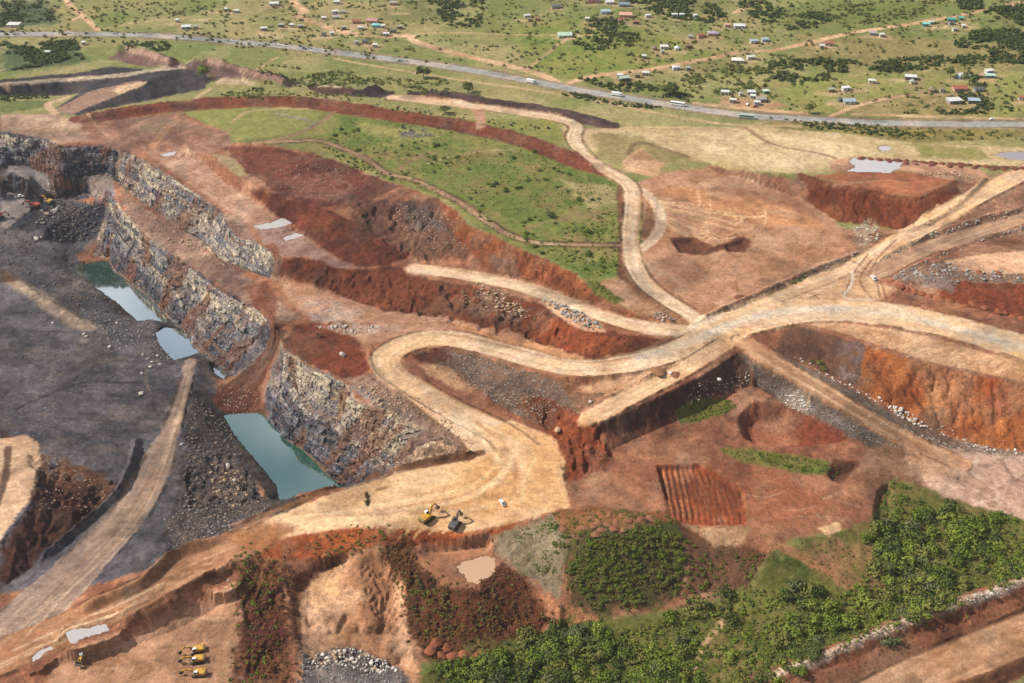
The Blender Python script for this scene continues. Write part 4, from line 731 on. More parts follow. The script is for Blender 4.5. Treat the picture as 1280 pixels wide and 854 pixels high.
area([(712, 664), (800, 657), (850, 657), (862, 700), (850, 748), (790, 772), (740, 774), (704, 766)], (112, 92, 66), (98, 104, 54), 3, 5, rough=.5, bump=.8, grass=.6, obj='spoil_heap|mound')
area([(850, 655), (900, 676), (960, 690), (935, 736), (880, 742), (850, 750), (862, 700)], (120, 82, 62), (102, 74, 56), 1, 2, rough=.5, bump=.7)
area([(855, 655), (940, 660), (930, 680), (890, 684)], (180, 146, 112), (150, 118, 92), 1, 2, rough=.5)
area([(704, 768), (790, 774), (935, 738), (960, 690), (1010, 672), (1090, 655), (1120, 600), (1290, 650), (1400, 660), (1400, 700), (1290, 728), (1130, 782), (1040, 820), (960, 852), (850, 900), (500, 900), (540, 826)], (104, 118, 54), (146, 132, 84), 2, 6, rough=.5, bump=.8, grass=1)
area([(720, 790), (1290, 660), (1290, 720), (960, 840), (560, 870), (560, 840)], (164, 136, 100), (140, 112, 82), 2, 5, op=.75, patchy=.57, grass=.3)
area([(720, 790), (1290, 660), (1290, 720), (960, 840), (560, 870), (560, 840)], (118, 140, 56), (136, 148, 70), 2, 5, op=.7, patchy=.54, grass=1)
area([(985, 690), (1040, 668), (1090, 690), (1110, 730), (1070, 735), (1020, 715)], (148, 140, 84), (168, 130, 98), 2, 3, grass=.7)
area([(840, 780), (900, 760), (960, 780), (960, 850), (850, 850)], (176, 146, 108), (120, 124, 66), 2, 4, patchy=.5)
band([(868, 840), (880, 805), (898, 785), (910, 768)], 1.2, (214, 180, 142), op=.85); band([(885, 800), (905, 780)], .9, (214, 180, 142), op=.8)
band([(960, 674), (1010, 700), (1060, 730)], 2.4, (176, 134, 104), op=.8)
area([(1022, 660), (1045, 652), (1053, 660), (1035, 672)], (222, 190, 148), (200, 166, 128), .6, .8)
# roads
rd('track', (184, 154, 124), (164, 134, 106), (112, 84, 64), 'dirt_track', grow=1.3, sfreq=.9, edge=(84, 64, 48))
band([(318, 180), (370, 168), (398, 155), (418, 140)], 1.6, (176, 148, 122), (130, 96, 76), op=.9, obj='dirt_track')
band([(345, 142), (375, 148), (395, 154), (382, 162)], 1.4, (186, 178, 168), (100, 84, 78), op=.8)
band([(418, 73), (533, 93), (596, 103), (640, 109), (715, 120), (780, 133), (840, 145), (915, 156), (1000, 158)], 2.0, (204, 178, 144), (186, 160, 122), op=.85, obj='dirt_track')
band([(730, 162), (800, 161), (900, 161), (930, 158), (960, 152), (980, 148)], 1.4, (180, 152, 118), op=.8)
V = dict(c1=(206, 172, 140), c2=(190, 154, 122), op=.95, obj='dirt_track', warp=1.0, grass=0)
band([(364, -6), (370, 6), (381, 15), (371, 21), (398, 30), (428, 41), (475, 46.5), (510, 45), (520, 53), (545, 60), (596, 73), (640, 83), (677, 93), (703, 106)], 4.2, **V)
band([(510, 45), (545, 41), (640, 43), (740, 44)], 1.6, **dict(V, op=.6))
band([(703, 106), (740, 95), (800, 88), (878, 75), (923, 66), (975, 62), (1060, 42), (1135, 30), (1185, 22), (1225, 14), (1280, 2)], 3.4, **V)
band([(703, 106), (730, 110), (770, 118)], 3.0, **dict(V, op=.7))
band([(82, -4), (88, 8), (103, 20), (123, 38)], 3.2, **V); band([(103, 20), (90, 26)], 2, **V); band([(123, 38), (170, 28), (240, 22)], 1.2, **dict(V, op=.5))
band([(1033, 147), (1080, 130), (1135, 118)], 2.0, **V); band([(950, 0), (918, 17)], 2.6, **V); band([(660, 85), (685, 65), (703, 52), (726, 45)], 1.6, **dict(V, op=.7))
band([(870, 130), (910, 133), (960, 138), (1005, 143)], 3.5, **V); band([(1068, 143), (1150, 145), (1280, 148), (1400, 149)], 2.4, **dict(V, op=.8)); band([(1160, 31), (1178, 35), (1185, 30)], 1.6, **V)
band([(320, 88), (346, 72)], 1.2, **dict(V, op=.8)); band([(1205, 152), (1225, 149)], 2, **V)
area([(900, 122), (950, 124), (990, 132), (950, 136), (905, 132)], (182, 140, 112), (170, 140, 106), 2, 3)
for q, r in (((285, 50), 5), ((403, 48), 7), ((465, 57), 9), ((330, 44), 6), ((252, 25), 7), ((500, 18), 8), ((265, 16), 10), ((450, 33), 9), ((345, 47), 5), ((1122, 100), 5), ((1075, 113), 7), ((1045, 130), 7)):
    band([(q[0] - r, q[1]), (q[0] + r, q[1])], 4, (206, 180, 150), (188, 166, 128), 2, 2, op=.75)
yr = random.Random(5)
for h_ in HOUSES:
    for q in range(2):
        x_, y_ = h_[0] + yr.uniform(-9, 9), h_[1] + yr.uniform(-1, 4); r_ = yr.uniform(3, 9)
        band([(x_ - r_, y_), (x_ + r_, y_ + yr.uniform(-2, 2))], yr.uniform(2, 5), (190, 160, 128), (166, 148, 108), 2, 3.5, op=yr.uniform(.35, .8), grass=.3)
    if yr.random() < .5: band([(h_[0], h_[1] + 2), (h_[0] + yr.uniform(-14, 14), h_[1] + yr.uniform(3, 8)), (h_[0] + yr.uniform(-34, 34), h_[1] + yr.uniform(4, 14))], .8, (196, 168, 134), op=.55, warp=.8)
W_, h_ = ROADS['highway']
band(None, 0, (150, 132, 104), (132, 112, 92), world=W_, hwv=h_ + 4.5, soft=1.5, warp=2, op=.8, grass=.3)
band(None, 0, (158, 156, 154), (150, 148, 146), world=W_, hwv=h_, soft=.6, warp=0, rough=0, bump=.05, grass=0, obj='highway', mode='b')
rd('north_road', CREAM, TAN, (196, 150, 108), 'haul_road|north_road', edge=(150, 108, 80))
rd('north_east_road', TAN, (224, 188, 146), (190, 146, 108), 'haul_road|north_east_road')
rd('upper_east_road', (176, 146, 122), (158, 128, 108), (196, 158, 126), 'haul_road|upper_east_road')
rd('middle_road', CREAM, TAN, (206, 160, 112), 'haul_road|middle_road', edge=(156, 104, 72))
rd('ramp_road', (214, 182, 146), (196, 160, 124), (176, 132, 98), 'ramp_road|ramp_road')
rd('side_road', (200, 164, 130), (184, 144, 112), (156, 112, 86), 'ramp_road|side_road')
rd('pit_road', (168, 146, 130), (148, 127, 114), (122, 104, 96), 'dirt_track')
rd('lower_haul_road', (182, 140, 110), (164, 122, 96), (138, 98, 76), 'haul_road|lower_haul_road', edge=(120, 82, 64))
rd('south_road', (170, 132, 104), (152, 114, 88), (200, 164, 130), 'haul_road|south_road', edge=(110, 74, 56))
rd('haul_road', CREAM, (208, 174, 138), (196, 156, 116), 'haul_road|haul_road', edge=(140, 96, 70))
area([(300, 676), (340, 648), (430, 616), (530, 588), (605, 574), (618, 562), (590, 530), (640, 528), (686, 550), (700, 580), (708, 632), (640, 652), (580, 664), (520, 660), (430, 658), (350, 670)], ORANGE, (198, 156, 112), 2.5, 4, rough=.12, bump=.25, grass=0, mode='b', obj='loading_pad')
for i in range(26):
    a_, b_ = fr.uniform(0, 1), fr.uniform(0, 1); band([(560 + 70 * a_, 515 + 24 * a_), (610 + 60 * a_, 560 + 20 * b_), (590 + 80 * b_, 600 + 30 * a_), (480 + 60 * b_, 625 + 28 * a_), (360 + 60 * a_, 650 - 8 * b_)][(0 if b_ < .6 else 1):(5 if a_ < .7 else 3)], fr.uniform(.4, 1.2), fr.choice([(188, 146, 106), (176, 134, 98), (230, 204, 166)]), op=fr.uniform(.15, .45), warp=.8, soft=.8)
TRK_C = [(196, 164, 136), (120, 86, 70), (134, 98, 80), (214, 184, 154)]
for (poly, n_) in [([(950, 600), (1080, 620), (1060, 650), (950, 640)], 8), ([(120, 160), (280, 170), (260, 200), (150, 175)], 12), ([(190, 195), (260, 210), (330, 280), (250, 245)], 12), ([(390, 375), (600, 405), (640, 425), (430, 405)], 18), ([(90, 850), (270, 770), (290, 850)], 22), ([(10, 430), (190, 470), (180, 530), (10, 520)], 5), ([(900, 402), (1080, 360), (1100, 380), (920, 415)], 22), ([(1120, 395), (1270, 430), (1270, 440), (1120, 405)], 16), ([(1020, 222), (1150, 222), (1120, 240), (1060, 232)], 10), ([(20, 150), (140, 155), (70, 172)], 8), ([(400, 620), (690, 590), (690, 630), (420, 655)], 20), ([(40, 800), (280, 690), (290, 700), (60, 810)], 16), ([(1180, 325), (1285, 320), (1280, 340), (1200, 338)], 8)]:
    pa = np.array(poly, float); hd = pa[np.argmax(((pa - pa[0]) ** 2).sum(1))] - pa[0]; hd = hd / (np.hypot(*hd) + 1e-9)
    for i in range(n_):
        u_, v_ = fr.random(), fr.random(); a0 = (pa[0] * (1 - u_) + pa[1] * u_) * (1 - v_) + (pa[-1] * (1 - u_) + pa[len(pa) // 2] * u_) * v_; th = fr.gauss(0, .35); ln = fr.uniform(18, 60); h2 = np.array([hd[0] * math.cos(th) - hd[1] * math.sin(th), (hd[0] * math.sin(th) + hd[1] * math.cos(th)) * .7]); nn = np.array([-h2[1], h2[0]]) * fr.uniform(-6, 6)
        for o_ in (0, 2.2): band([tuple(a0 - h2 * ln / 2 + [0, o_]), tuple(a0 + nn + [0, o_]), tuple(a0 + h2 * ln / 2 + [0, o_])], fr.uniform(.3, .6), fr.choice(TRK_C), op=fr.uniform(.12, .34), warp=.6, soft=.5)
for k_ in ('haul_road', 'east_haul_road', 'north_road', 'north_east_road', 'middle_road', 'lower_haul_road', 'upper_east_road', 'south_road', 'pit_road', 'side_road', 'ramp_road'):
    W_, hv_ = ROADS[k_]; tg = np.gradient(W_[:, :2], axis=0); tg /= np.linalg.norm(tg, axis=1, keepdims=True) + 1e-9; nm_ = np.column_stack([-tg[:, 1], tg[:, 0]]); sl_ = np.r_[0, np.cumsum(np.hypot(*np.diff(W_[:, :2], axis=0).T))]
    for q in range(9):
        off = (fr.uniform(-.85, .85) + .5 * (fbm(sl_, sl_ * 0 + q, 45, 2, 660 + q) - .5)) * hv_; a_ = int(fr.uniform(0, .5) * len(W_)); b_ = int(fr.uniform(.55, 1) * len(W_)); Wq = W_.copy(); Wq[:, :2] += nm_ * off[:, None]
        if b_ - a_ > 3: band(None, 0, fr.choice([(150, 116, 90), (164, 130, 102), (226, 204, 176), (136, 104, 82), (218, 194, 164)]), world=Wq[a_:b_], hwv=np.full(b_ - a_, fr.uniform(.3, .75)), op=fr.uniform(.2, .5), warp=.6, soft=.5)
area([(286, 676), (300, 660), (335, 648), (358, 652), (372, 664), (352, 680), (305, 694)], (164, 116, 82), (140, 96, 68), 2.5, 4, op=.9)
band([(458, 615), (460, 623), (460, 632)], .9, (40, 34, 32), (60, 50, 46), .5, .8, rough=.5); band([(472, 612), (482, 610)], .7, (120, 88, 64), op=.7)
band([(288, 664), (340, 640), (400, 617), (440, 604), (480, 592), (530, 579), (600, 567)], 2.6, (136, 98, 74), (112, 80, 62), 1, 1.2, rough=.4, bump=.7)
area([(1085, 560), (1130, 552), (1195, 572), (1215, 590), (1160, 596), (1100, 590), (1060, 596), (1075, 575)], (190, 152, 126), (164, 126, 104), 2.5, 4, op=.85, rough=.2)
band([(970, 876), (1060, 832), (1150, 790), (1330, 728)], 10.5, (140, 98, 78), (118, 80, 63), 1, 1.2, rough=.3, bump=.6, grass=0)
rd('south_road', (170, 132, 104), (152, 114, 88), (200, 164, 130), 'haul_road|south_road', edge=(110, 74, 56))
band([(1190, 868), (1250, 845), (1320, 812)], 3.5, (104, 72, 56), (130, 92, 72), 1, 1)
band([(940, 858), (1040, 821), (1130, 783), (1310, 722)], 6.0, (150, 104, 82), (126, 82, 64), 1, 1.2, rough=.4, bump=.7, grass=0)
band([(950, 848), (1040, 815), (1130, 777), (1310, 716)], 1.8, (206, 190, 172), (170, 136, 112), .8, 1.2, op=.85)
rd('east_haul_road', CREAM, (214, 178, 138), (194, 152, 112), 'haul_road|east_haul_road')
area([(870, 404), (930, 388), (1000, 372), (1060, 350), (1090, 345), (1120, 360), (1100, 378), (1000, 385), (930, 410), (905, 440), (855, 470), (830, 462), (850, 440)], (208, 176, 142), (188, 150, 116), 2.5, 5, rough=.1, bump=.3, obj='haul_road|east_haul_road', op=.85)
band([(800, 447), (860, 428), (930, 400), (1000, 387), (1080, 388), (1160, 402), (1230, 421), (1300, 440)], 3.6, (196, 186, 174), (206, 190, 168), 2.5, 1.5, op=.8)
for q in ([(1060, 322), (1092, 345), (1100, 372)], [(1072, 340), (1100, 352), (1108, 378)], [(1085, 318), (1065, 345), (1056, 372)], [(1090, 325), (1075, 350), (1090, 374)], [(1120, 300), (1098, 322), (1085, 345)]):
    band(q, .6, (128, 92, 72), op=.75, warp=.5, soft=.4)
band([(1066, 338), (1064, 356), (1056, 372), (1090, 374)], .7, (206, 198, 190), op=.8, warp=.4, soft=.4)
for i in range(14): band([(838 + i * 3, 466 - i * 1.4), (900 + i * 2, 434 - i * 1.1)], .4, (170, 124, 90) if i % 2 else (236, 210, 176), op=.6, warp=.3, soft=.4)
bare = (1 - GRS)[..., None]; n_ = sstep(.50, .66, fbm(X, Y, 26, 5, 701))[..., None] * bare; ALB *= 1 - .30 * n_; n_ = sstep(.52, .68, fbm(X, Y, 20, 5, 702))[..., None] * bare; ALB[...] = ALB * (1 - .28 * n_) + .28 * n_ * lin((206, 178, 152)) * (ALB.mean(-1, keepdims=True) / .28).clip(.3, 1.1)
ALB *= (1 - .45 * EDGE * sstep(.2, .6, NS + .1))[..., None] * np.array([1, .97, .94]) ** EDGE[..., None]
ALB *= (1 - .10 * GRS)[..., None] * (1 - .04 * GRS[..., None] * np.array([0, 1, .2]))
ALB = .24 * (np.maximum(ALB, 1e-4) / .24) ** 1.17
ALB *= KALB

# ---------------------------------------------------------------- relief noise, ponds, mesh
SL = np.hypot(np.gradient(H, axis=1) / np.maximum(np.gradient(X, axis=1), .1), np.gradient(H, axis=0) / np.maximum(np.gradient(Y, axis=0), .1))
H += RGH * (2.4 * (fbm(X, Y, 9, 4, 301) - .5) + 1.1 * (fbm(X, Y, 2.6, 2, 302) - .5))
far = sstep(700, 1000, Y); H += far * 3.0 * (fbm(X, Y, 120, 3, 303) - .5)
wob_ = 3.2 * (fbm(X, Y, 26, 3, 310) - .5) + 1.6 * (fbm(X, Y, 7, 2, 311) - .5); st_ = 4.6
kz = (H + wob_ * 2) / st_; fl = np.floor(kz); fz_ = kz - fl; ris = sstep(.50, .98, fz_); ht_ = (fl + ris) * st_ - wob_ * 2
wk = ROCK * sstep(.25, .6, SL) * .85; H += (ht_ - H) * wk
led = np.clip(wk * (1 - sstep(.30, .62, fz_)) * sstep(.38, .52, NM + .15 * (NS - .5)), 0, 1)            # debris lies on the ledges
ALB[...] = ALB * (1 - .75 * led[..., None]) + .75 * led[..., None] * lin((150, 118, 98)) * KALB * .9; ROCK *= 1 - .8 * led
gul = np.abs(fbm(X, Y, 7, 3, 304) - .5) * 2                                   # gullies run down steep earth
H -= np.where((GRS < .5), sstep(.35, .8, SL) * (1 - gul) ** 3 * 1.2 * np.minimum(RGH * 1.5, 1), 0)
# ripped ridges in the trench
def ripped(P, n, amp):
    W = hitl(P)[:, :2]; win = window(W, 1); xs, ys = X[win], Y[win]; ins = inside(xs, ys, W)
    t = (xs - W[:, 0].min()) / (W[:, 0].max() - W[:, 0].min())
    H[win] += np.where(ins, amp * np.sin(t * n * 2 * math.pi + 3 * (fbm(xs, ys, 8, 2, 88) - .5)) * (.4 + 1.2 * NS[win]) * (1 - .5 * t), 0)
ripped([(822, 584), (875, 582), (928, 612), (930, 652), (842, 650)], 14, .28)
PONDS = []
def pond(P, z, dep=1.6):
    P = np.asarray(P, float)
    if dep <= 1.0:
        W3 = hitl(P); z = float(np.percentile(W3[:, 2], 35)) - .05; W = W3[:, :2]
    else: W = unproj(P[:, 0], P[:, 1], np.full(len(P), z))[:, :2]
    win = window(W, 9); xs, ys = X[win], Y[win]
    d, _, _, _ = strip_eval(xs, ys, np.vstack([W, W[:1]])); sdv = np.where(inside(xs, ys, W), d, -d) + (3.2 if dep <= 1 else 1.6) * (.6 * NS[win] + .4 * NF[win] - .5)
    if dep <= 1.0:
        k = sstep(-8, -1, sdv); H[win] = H[win] * (1 - k) + (z + .12) * k
        H[win] = np.where(sdv > 0, z - .25 * sstep(0, 2, sdv) - .04, np.where(sdv > -6, np.maximum(H[win], z + .07), H[win]))
    else:
        H[win] = np.where(sdv > 0, np.minimum(H[win], z - dep * sstep(-.2, 4, sdv) + .05), H[win])
        H[win] = np.where((sdv <= 0) & (sdv > -5), np.maximum(H[win], z + .12 + .12 * np.minimum(-sdv, 2)), H[win])
    wet = sstep(-3.2 if dep > 1 else -2.4, -.4, sdv + .8 * (NF[win] - .5)); ALB[win] *= (1 - (.45 if dep > 1 else .3) * wet)[..., None]
    return W, z
POND_DEFS = [
 ('pond', 'long pale turquoise pond filling the far end of the pit floor', [(90, 331), (104, 329), (122, 327), (136, 326), (141, 335), (160, 351), (185, 371), (208, 394), (209, 404), (190, 403), (172, 401), (150, 382), (118, 358), (95, 341)], WL, 2.5, 'deep'),
 ('pond', 'small white pond between rubble and the end of the pit road', [(194, 416), (205, 409), (222, 411), (236, 420), (250, 441), (228, 448), (216, 450), (200, 432)], WL, 2.5, 'deep'),
 ('pond', 'tiny green pool squeezed between red scree and quarry face', [(263, 459), (270, 456), (284, 468), (281, 475), (268, 469)], WL, 2.0, 'deep'),
 ('pond', 'large turquoise pond under the pale lower quarry face', [(279, 519), (305, 517), (331, 516), (357, 549), (380, 564), (407, 591), (433, 608), (450, 622), (430, 640), (352, 632), (345, 606), (320, 576), (295, 546)], WL, 3.0, 'teal'),
 ('puddle', 'cream muddy pool below the two excavators', PONDC, -36.8, 1.0, 'mud'),
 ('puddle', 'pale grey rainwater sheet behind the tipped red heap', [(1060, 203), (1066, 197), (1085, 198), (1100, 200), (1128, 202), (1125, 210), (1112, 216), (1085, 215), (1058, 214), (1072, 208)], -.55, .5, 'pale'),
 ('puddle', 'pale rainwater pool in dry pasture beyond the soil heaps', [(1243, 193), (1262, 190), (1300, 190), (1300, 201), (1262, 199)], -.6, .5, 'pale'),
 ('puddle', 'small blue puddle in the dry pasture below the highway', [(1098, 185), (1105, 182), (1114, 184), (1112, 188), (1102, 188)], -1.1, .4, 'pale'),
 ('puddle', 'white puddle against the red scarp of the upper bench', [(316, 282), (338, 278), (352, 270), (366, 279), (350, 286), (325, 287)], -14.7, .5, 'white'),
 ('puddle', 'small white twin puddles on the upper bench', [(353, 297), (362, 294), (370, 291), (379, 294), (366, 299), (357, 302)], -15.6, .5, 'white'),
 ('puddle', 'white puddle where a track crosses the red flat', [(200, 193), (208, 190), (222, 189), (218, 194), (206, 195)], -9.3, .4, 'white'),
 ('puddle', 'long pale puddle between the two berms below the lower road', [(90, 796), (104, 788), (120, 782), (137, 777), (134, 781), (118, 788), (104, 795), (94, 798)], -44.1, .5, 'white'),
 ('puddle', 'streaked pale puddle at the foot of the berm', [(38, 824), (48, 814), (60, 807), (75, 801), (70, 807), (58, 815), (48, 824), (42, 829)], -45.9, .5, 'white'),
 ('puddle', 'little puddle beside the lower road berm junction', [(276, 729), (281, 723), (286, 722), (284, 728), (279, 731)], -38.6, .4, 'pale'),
]
POND_W = [pond(p[2], p[3], p[4]) for p in POND_DEFS]

# displaced rock: push steep faces in and out along their normal
gx = np.gradient(H, axis=1) / np.maximum(np.gradient(X, axis=1), .05)
gyr = np.gradient(H, axis=0); gy = (gyr - gx * np.gradient(X, axis=0)) / np.maximum(np.gradient(Y, axis=0), .05)
NRM = np.stack([-gx, -gy, np.ones_like(gx)], -1); NRM /= np.linalg.norm(NRM, axis=-1, keepdims=True)
steep = sstep(.35, .85, np.hypot(gx, gy)) * sstep(.7, 1.25, RGH)
PX_, PY_, PZ_ = X.copy(), Y.copy(), H.copy()
m = steep > .01
xs, ys, zs = X[m], Y[m], H[m]
blk = fbm3(xs, ys, zs * 1.7, 7.0, 4, 400) - .5
crack = np.abs(vnoise((xs * .75 + ys * .66) / 4.2, zs / 14, 411) - .5) * 2
ledge = vnoise(zs / 2.3 + 2 * (NM[m] - .5), (xs + ys) / 70, 412) - .5
dsp = steep[m] * (3.0 * blk + 1.2 * (crack - .5) + .8 * ledge) * (1 - .75 * ROCK[m])
PX_[m] += NRM[m][:, 0] * dsp; PY_[m] += NRM[m][:, 1] * dsp; PZ_[m] += NRM[m][:, 2] * dsp * .6
rock_dark = np.ones((NR, NCOL))

def new_mat(name):
    m_ = bpy.data.materials.new(name); m_.use_nodes = True; n = m_.node_tree; n.nodes.clear()
    o = n.nodes.new('ShaderNodeOutputMaterial'); b = n.nodes.new('ShaderNodeBsdfPrincipled'); n.links.new(b.outputs[0], o.inputs[0])
    return m_, n, b
def terrain_material():
    m_, n, b = new_mat('ground_cover'); lk = n.links.new
    a = n.nodes.new('ShaderNodeAttribute'); a.attribute_name = 'cover'
    f = n.nodes.new('ShaderNodeAttribute'); f.attribute_name = 'relief'
    sep = n.nodes.new('ShaderNodeSeparateColor'); lk(f.outputs['Color'], sep.inputs[0])
    g = n.nodes.new('ShaderNodeNewGeometry')
    def noise(sc, det, rough=.6):
        t = n.nodes.new('ShaderNodeTexNoise'); t.inputs['Scale'].default_value = sc; t.inputs['Detail'].default_value = det; t.inputs['Roughness'].default_value = rough
        lk(g.outputs['Position'], t.inputs['Vector']); return t
    n1 = noise(.35, 6, .7); n2 = noise(1.6, 4, .7); n3 = noise(.12, 4, .6)
    def ramp(src, lo, hi):
        r = n.nodes.new('ShaderNodeMapRange'); r.inputs['From Min'].default_value = .3; r.inputs['From Max'].default_value = .7; r.inputs['To Min'].default_value = lo; r.inputs['To Max'].default_value = hi
        lk(src, r.inputs['Value']); return r
    def mth(op, x, y):
        q = n.nodes.new('ShaderNodeMath'); q.operation = op
        for i, s in enumerate((x, y)):
            if isinstance(s, (int, float)): q.inputs[i].default_value = s
            else: lk(s, q.inputs[i])
        return q.outputs[0]
    v = mth('MULTIPLY', ramp(n1.outputs['Fac'], .68, 1.32).outputs[0], ramp(n2.outputs['Fac'], .66, 1.34).outputs[0])
    v = mth('MULTIPLY', v, ramp(n3.outputs['Fac'], .82, 1.18).outputs[0])
    vm = n.nodes.new('ShaderNodeVectorMath'); vm.operation = 'SCALE'; lk(a.outputs['Color'], vm.inputs[0]); lk(v, vm.inputs['Scale'])
    # clods and small stones on bare ground
    vs_ = n.nodes.new('ShaderNodeTexVoronoi'); vs_.inputs['Scale'].default_value = .62; lk(g.outputs['Position'], vs_.inputs['Vector'])
    sv_ = n.nodes.new('ShaderNodeSeparateColor'); lk(vs_.outputs['Color'], sv_.inputs[0])
    lit_ = mth('MULTIPLY', mth('GREATER_THAN', sv_.outputs[0], .80), mth('LESS_THAN', vs_.outputs['Distance'], .34)); drk_ = mth('MULTIPLY', mth('LESS_THAN', sv_.outputs[0], .22), mth('LESS_THAN', vs_.outputs['Distance'], .42))
    wgt = mth('MULTIPLY', mth('SUBTRACT', 1.0, sep.outputs[1]), mth('MINIMUM', mth('MULTIPLY', sep.outputs[0], 1.1), 1.0))
    spk = mth('ADD', 1.0, mth('MULTIPLY', wgt, mth('SUBTRACT', mth('MULTIPLY', lit_, .55), mth('MULTIPLY', drk_, .42))))
    v2_ = n.nodes.new('ShaderNodeVectorMath'); v2_.operation = 'SCALE'; lk(vm.outputs[0], v2_.inputs[0]); lk(spk, v2_.inputs['Scale']); vm = v2_
    # tussocks: greener and drier specks on grass
    n4 = noise(.55, 3, .75); tus = ramp(n4.outputs['Fac'], 0, 1); tus.inputs['From Min'].default_value = .54; tus.inputs['From Max'].default_value = .66
    mx = n.nodes.new('ShaderNodeMix'); mx.data_type = 'RGBA'; mx.blend_type = 'MULTIPLY'; mx.inputs[7].default_value = (.66, .70, .56, 1)
    lk(mth('MULTIPLY', tus.outputs[0], mth('MULTIPLY', sep.outputs[1], .75)), mx.inputs[0]); lk(vm.outputs[0], mx.inputs[6])
    # bedded, jointed rock
    def vmul(vec, xyz):
        q = n.nodes.new('ShaderNodeVectorMath'); q.operation = 'MULTIPLY'; lk(vec, q.inputs[0]); q.inputs[1].default_value = xyz; return q.outputs[0]
    ds = noise(.07, 3); dv_ = n.nodes.new('ShaderNodeVectorMath'); dv_.operation = 'SCALE'; lk(ds.outputs['Color'], dv_.inputs[0]); dv_.inputs['Scale'].default_value = 7.0
    wp = n.nodes.new('ShaderNodeVectorMath'); lk(g.outputs['Position'], wp.inputs[0]); lk(dv_.outputs[0], wp.inputs[1])
    bd = n.nodes.new('ShaderNodeTexNoise'); bd.inputs['Scale'].default_value = 1.0; bd.inputs['Detail'].default_value = 4; bd.inputs['Roughness'].default_value = .65; lk(vmul(wp.outputs[0], (.04, .04, .55)), bd.inputs['Vector'])
    vo = n.nodes.new('ShaderNodeTexVoronoi'); vo.inputs['Scale'].default_value = 1.0; lk(vmul(wp.outputs[0], (.42, .42, .60)), vo.inputs['Vector'])
    ve = n.nodes.new('ShaderNodeTexVoronoi'); ve.feature = 'DISTANCE_TO_EDGE'; ve.inputs['Scale'].default_value = 1.0; lk(vmul(wp.outputs[0], (.42, .42, .60)), ve.inputs['Vector'])
    sc_ = n.nodes.new('ShaderNodeSeparateColor'); lk(vo.outputs['Color'], sc_.inputs[0])
    pat = mth('ADD', mth('MULTIPLY', ramp(bd.outputs['Fac'], 0, 1).outputs[0], .62), mth('MULTIPLY', sc_.outputs[0], .38))
    rr = n.nodes.new('ShaderNodeValToRGB'); e = rr.color_ramp.elements; e[0].position = .12; e[0].color = (.30, .29, .31, 1); e[1].position = .92; e[1].color = (1.75, 1.62, 1.42, 1)
    q = e.new(.48); q.color = (.82, .80, .80, 1); q = e.new(.66); q.color = (1.15, 1.08, 1.0, 1); lk(pat, rr.inputs[0])
    ck = ramp(ve.outputs['Distance'], .38, 1.0); ck.inputs['From Min'].default_value = 0.0; ck.inputs['From Max'].default_value = .09
    rc = n.nodes.new('ShaderNodeVectorMath'); rc.operation = 'SCALE'; lk(rr.outputs[0], rc.inputs[0]); lk(ck.outputs[0], rc.inputs['Scale'])
    mr = n.nodes.new('ShaderNodeMix'); mr.data_type = 'RGBA'; mr.blend_type = 'MULTIPLY'; lk(sep.outputs[2], mr.inputs[0]); lk(mx.outputs[2], mr.inputs[6]); lk(rc.outputs[0], mr.inputs[7])
    lk(mr.outputs[2], b.inputs['Base Color'])
    b.inputs['Roughness'].default_value = .95; b.inputs['Specular IOR Level'].default_value = .15
    bp = n.nodes.new('ShaderNodeBump'); bp.inputs['Distance'].default_value = 2.4
    n6 = noise(4.0, 3, .7); hgt = mth('ADD', mth('ADD', mth('MULTIPLY', n1.outputs['Fac'], .55), mth('MULTIPLY', n2.outputs['Fac'], .55)), mth('MULTIPLY', n6.outputs['Fac'], .25)); hgt = mth('ADD', hgt, mth('MULTIPLY', mth('MULTIPLY', sep.outputs[2], pat), 1.3)); lk(hgt, bp.inputs['Height']); lk(mth('MULTIPLY', sep.outputs[0], .8), bp.inputs['Strength'])
    lk(bp.outputs[0], b.inputs['Normal'])
    return m_
TM = terrain_material()

def tag(o, label=None, cat=None, group=None, kind=None):
    if label: o['label'] = label
    if cat: o['category'] = cat
    if group: o['group'] = group
    if kind: o['kind'] = kind
    return o
# outer skirt so the land goes on to the horizon
PV = np.stack([PX_, PY_, PZ_], -1).reshape(-1, 3)
nrm_full = None
idx = np.arange(NR * NCOL).reshape(NR, NCOL)
Q = np.stack([idx[:-1, :-1], idx[:-1, 1:], idx[1:, 1:], idx[1:, :-1]], -1).reshape(-1, 4)
# normals from the displaced grid
du = np.gradient(np.stack([PX_, PY_, PZ_], -1), axis=1); dv = np.gradient(np.stack([PX_, PY_, PZ_], -1), axis=0)
NV = np.cross(du, dv); NV /= np.maximum(np.linalg.norm(NV, axis=-1, keepdims=True), 1e-9); NV = NV.reshape(-1, 3)
def mesh_from(name, V, F, normals=None, attrs=None, mat=None):
    me = bpy.data.meshes.new(name); k = F.shape[1]
    me.vertices.add(len(V)); me.vertices.foreach_set('co', V.astype(np.float32).ravel())
    me.loops.add(F.size); me.loops.foreach_set('vertex_index', F.astype(np.int32).ravel())
    me.polygons.add(len(F)); me.polygons.foreach_set('loop_start', np.arange(0, F.size, k, dtype=np.int32)); me.polygons.foreach_set('loop_total', np.full(len(F), k, np.int32))
    me.polygons.foreach_set('use_smooth', np.ones(len(F), bool))
    me.update(calc_edges=True)
    for an, arr in (attrs or {}).items():
        at = me.attributes.new(an, 'FLOAT_COLOR', 'POINT'); buf = np.ones((len(V), 4), np.float32); buf[:, :arr.shape[1]] = arr; at.data.foreach_set('color', buf.ravel())
    if normals is not None: me.normals_split_custom_set_from_vertices(normals.astype(np.float32).tolist())
    if mat: me.materials.append(mat)
    return me
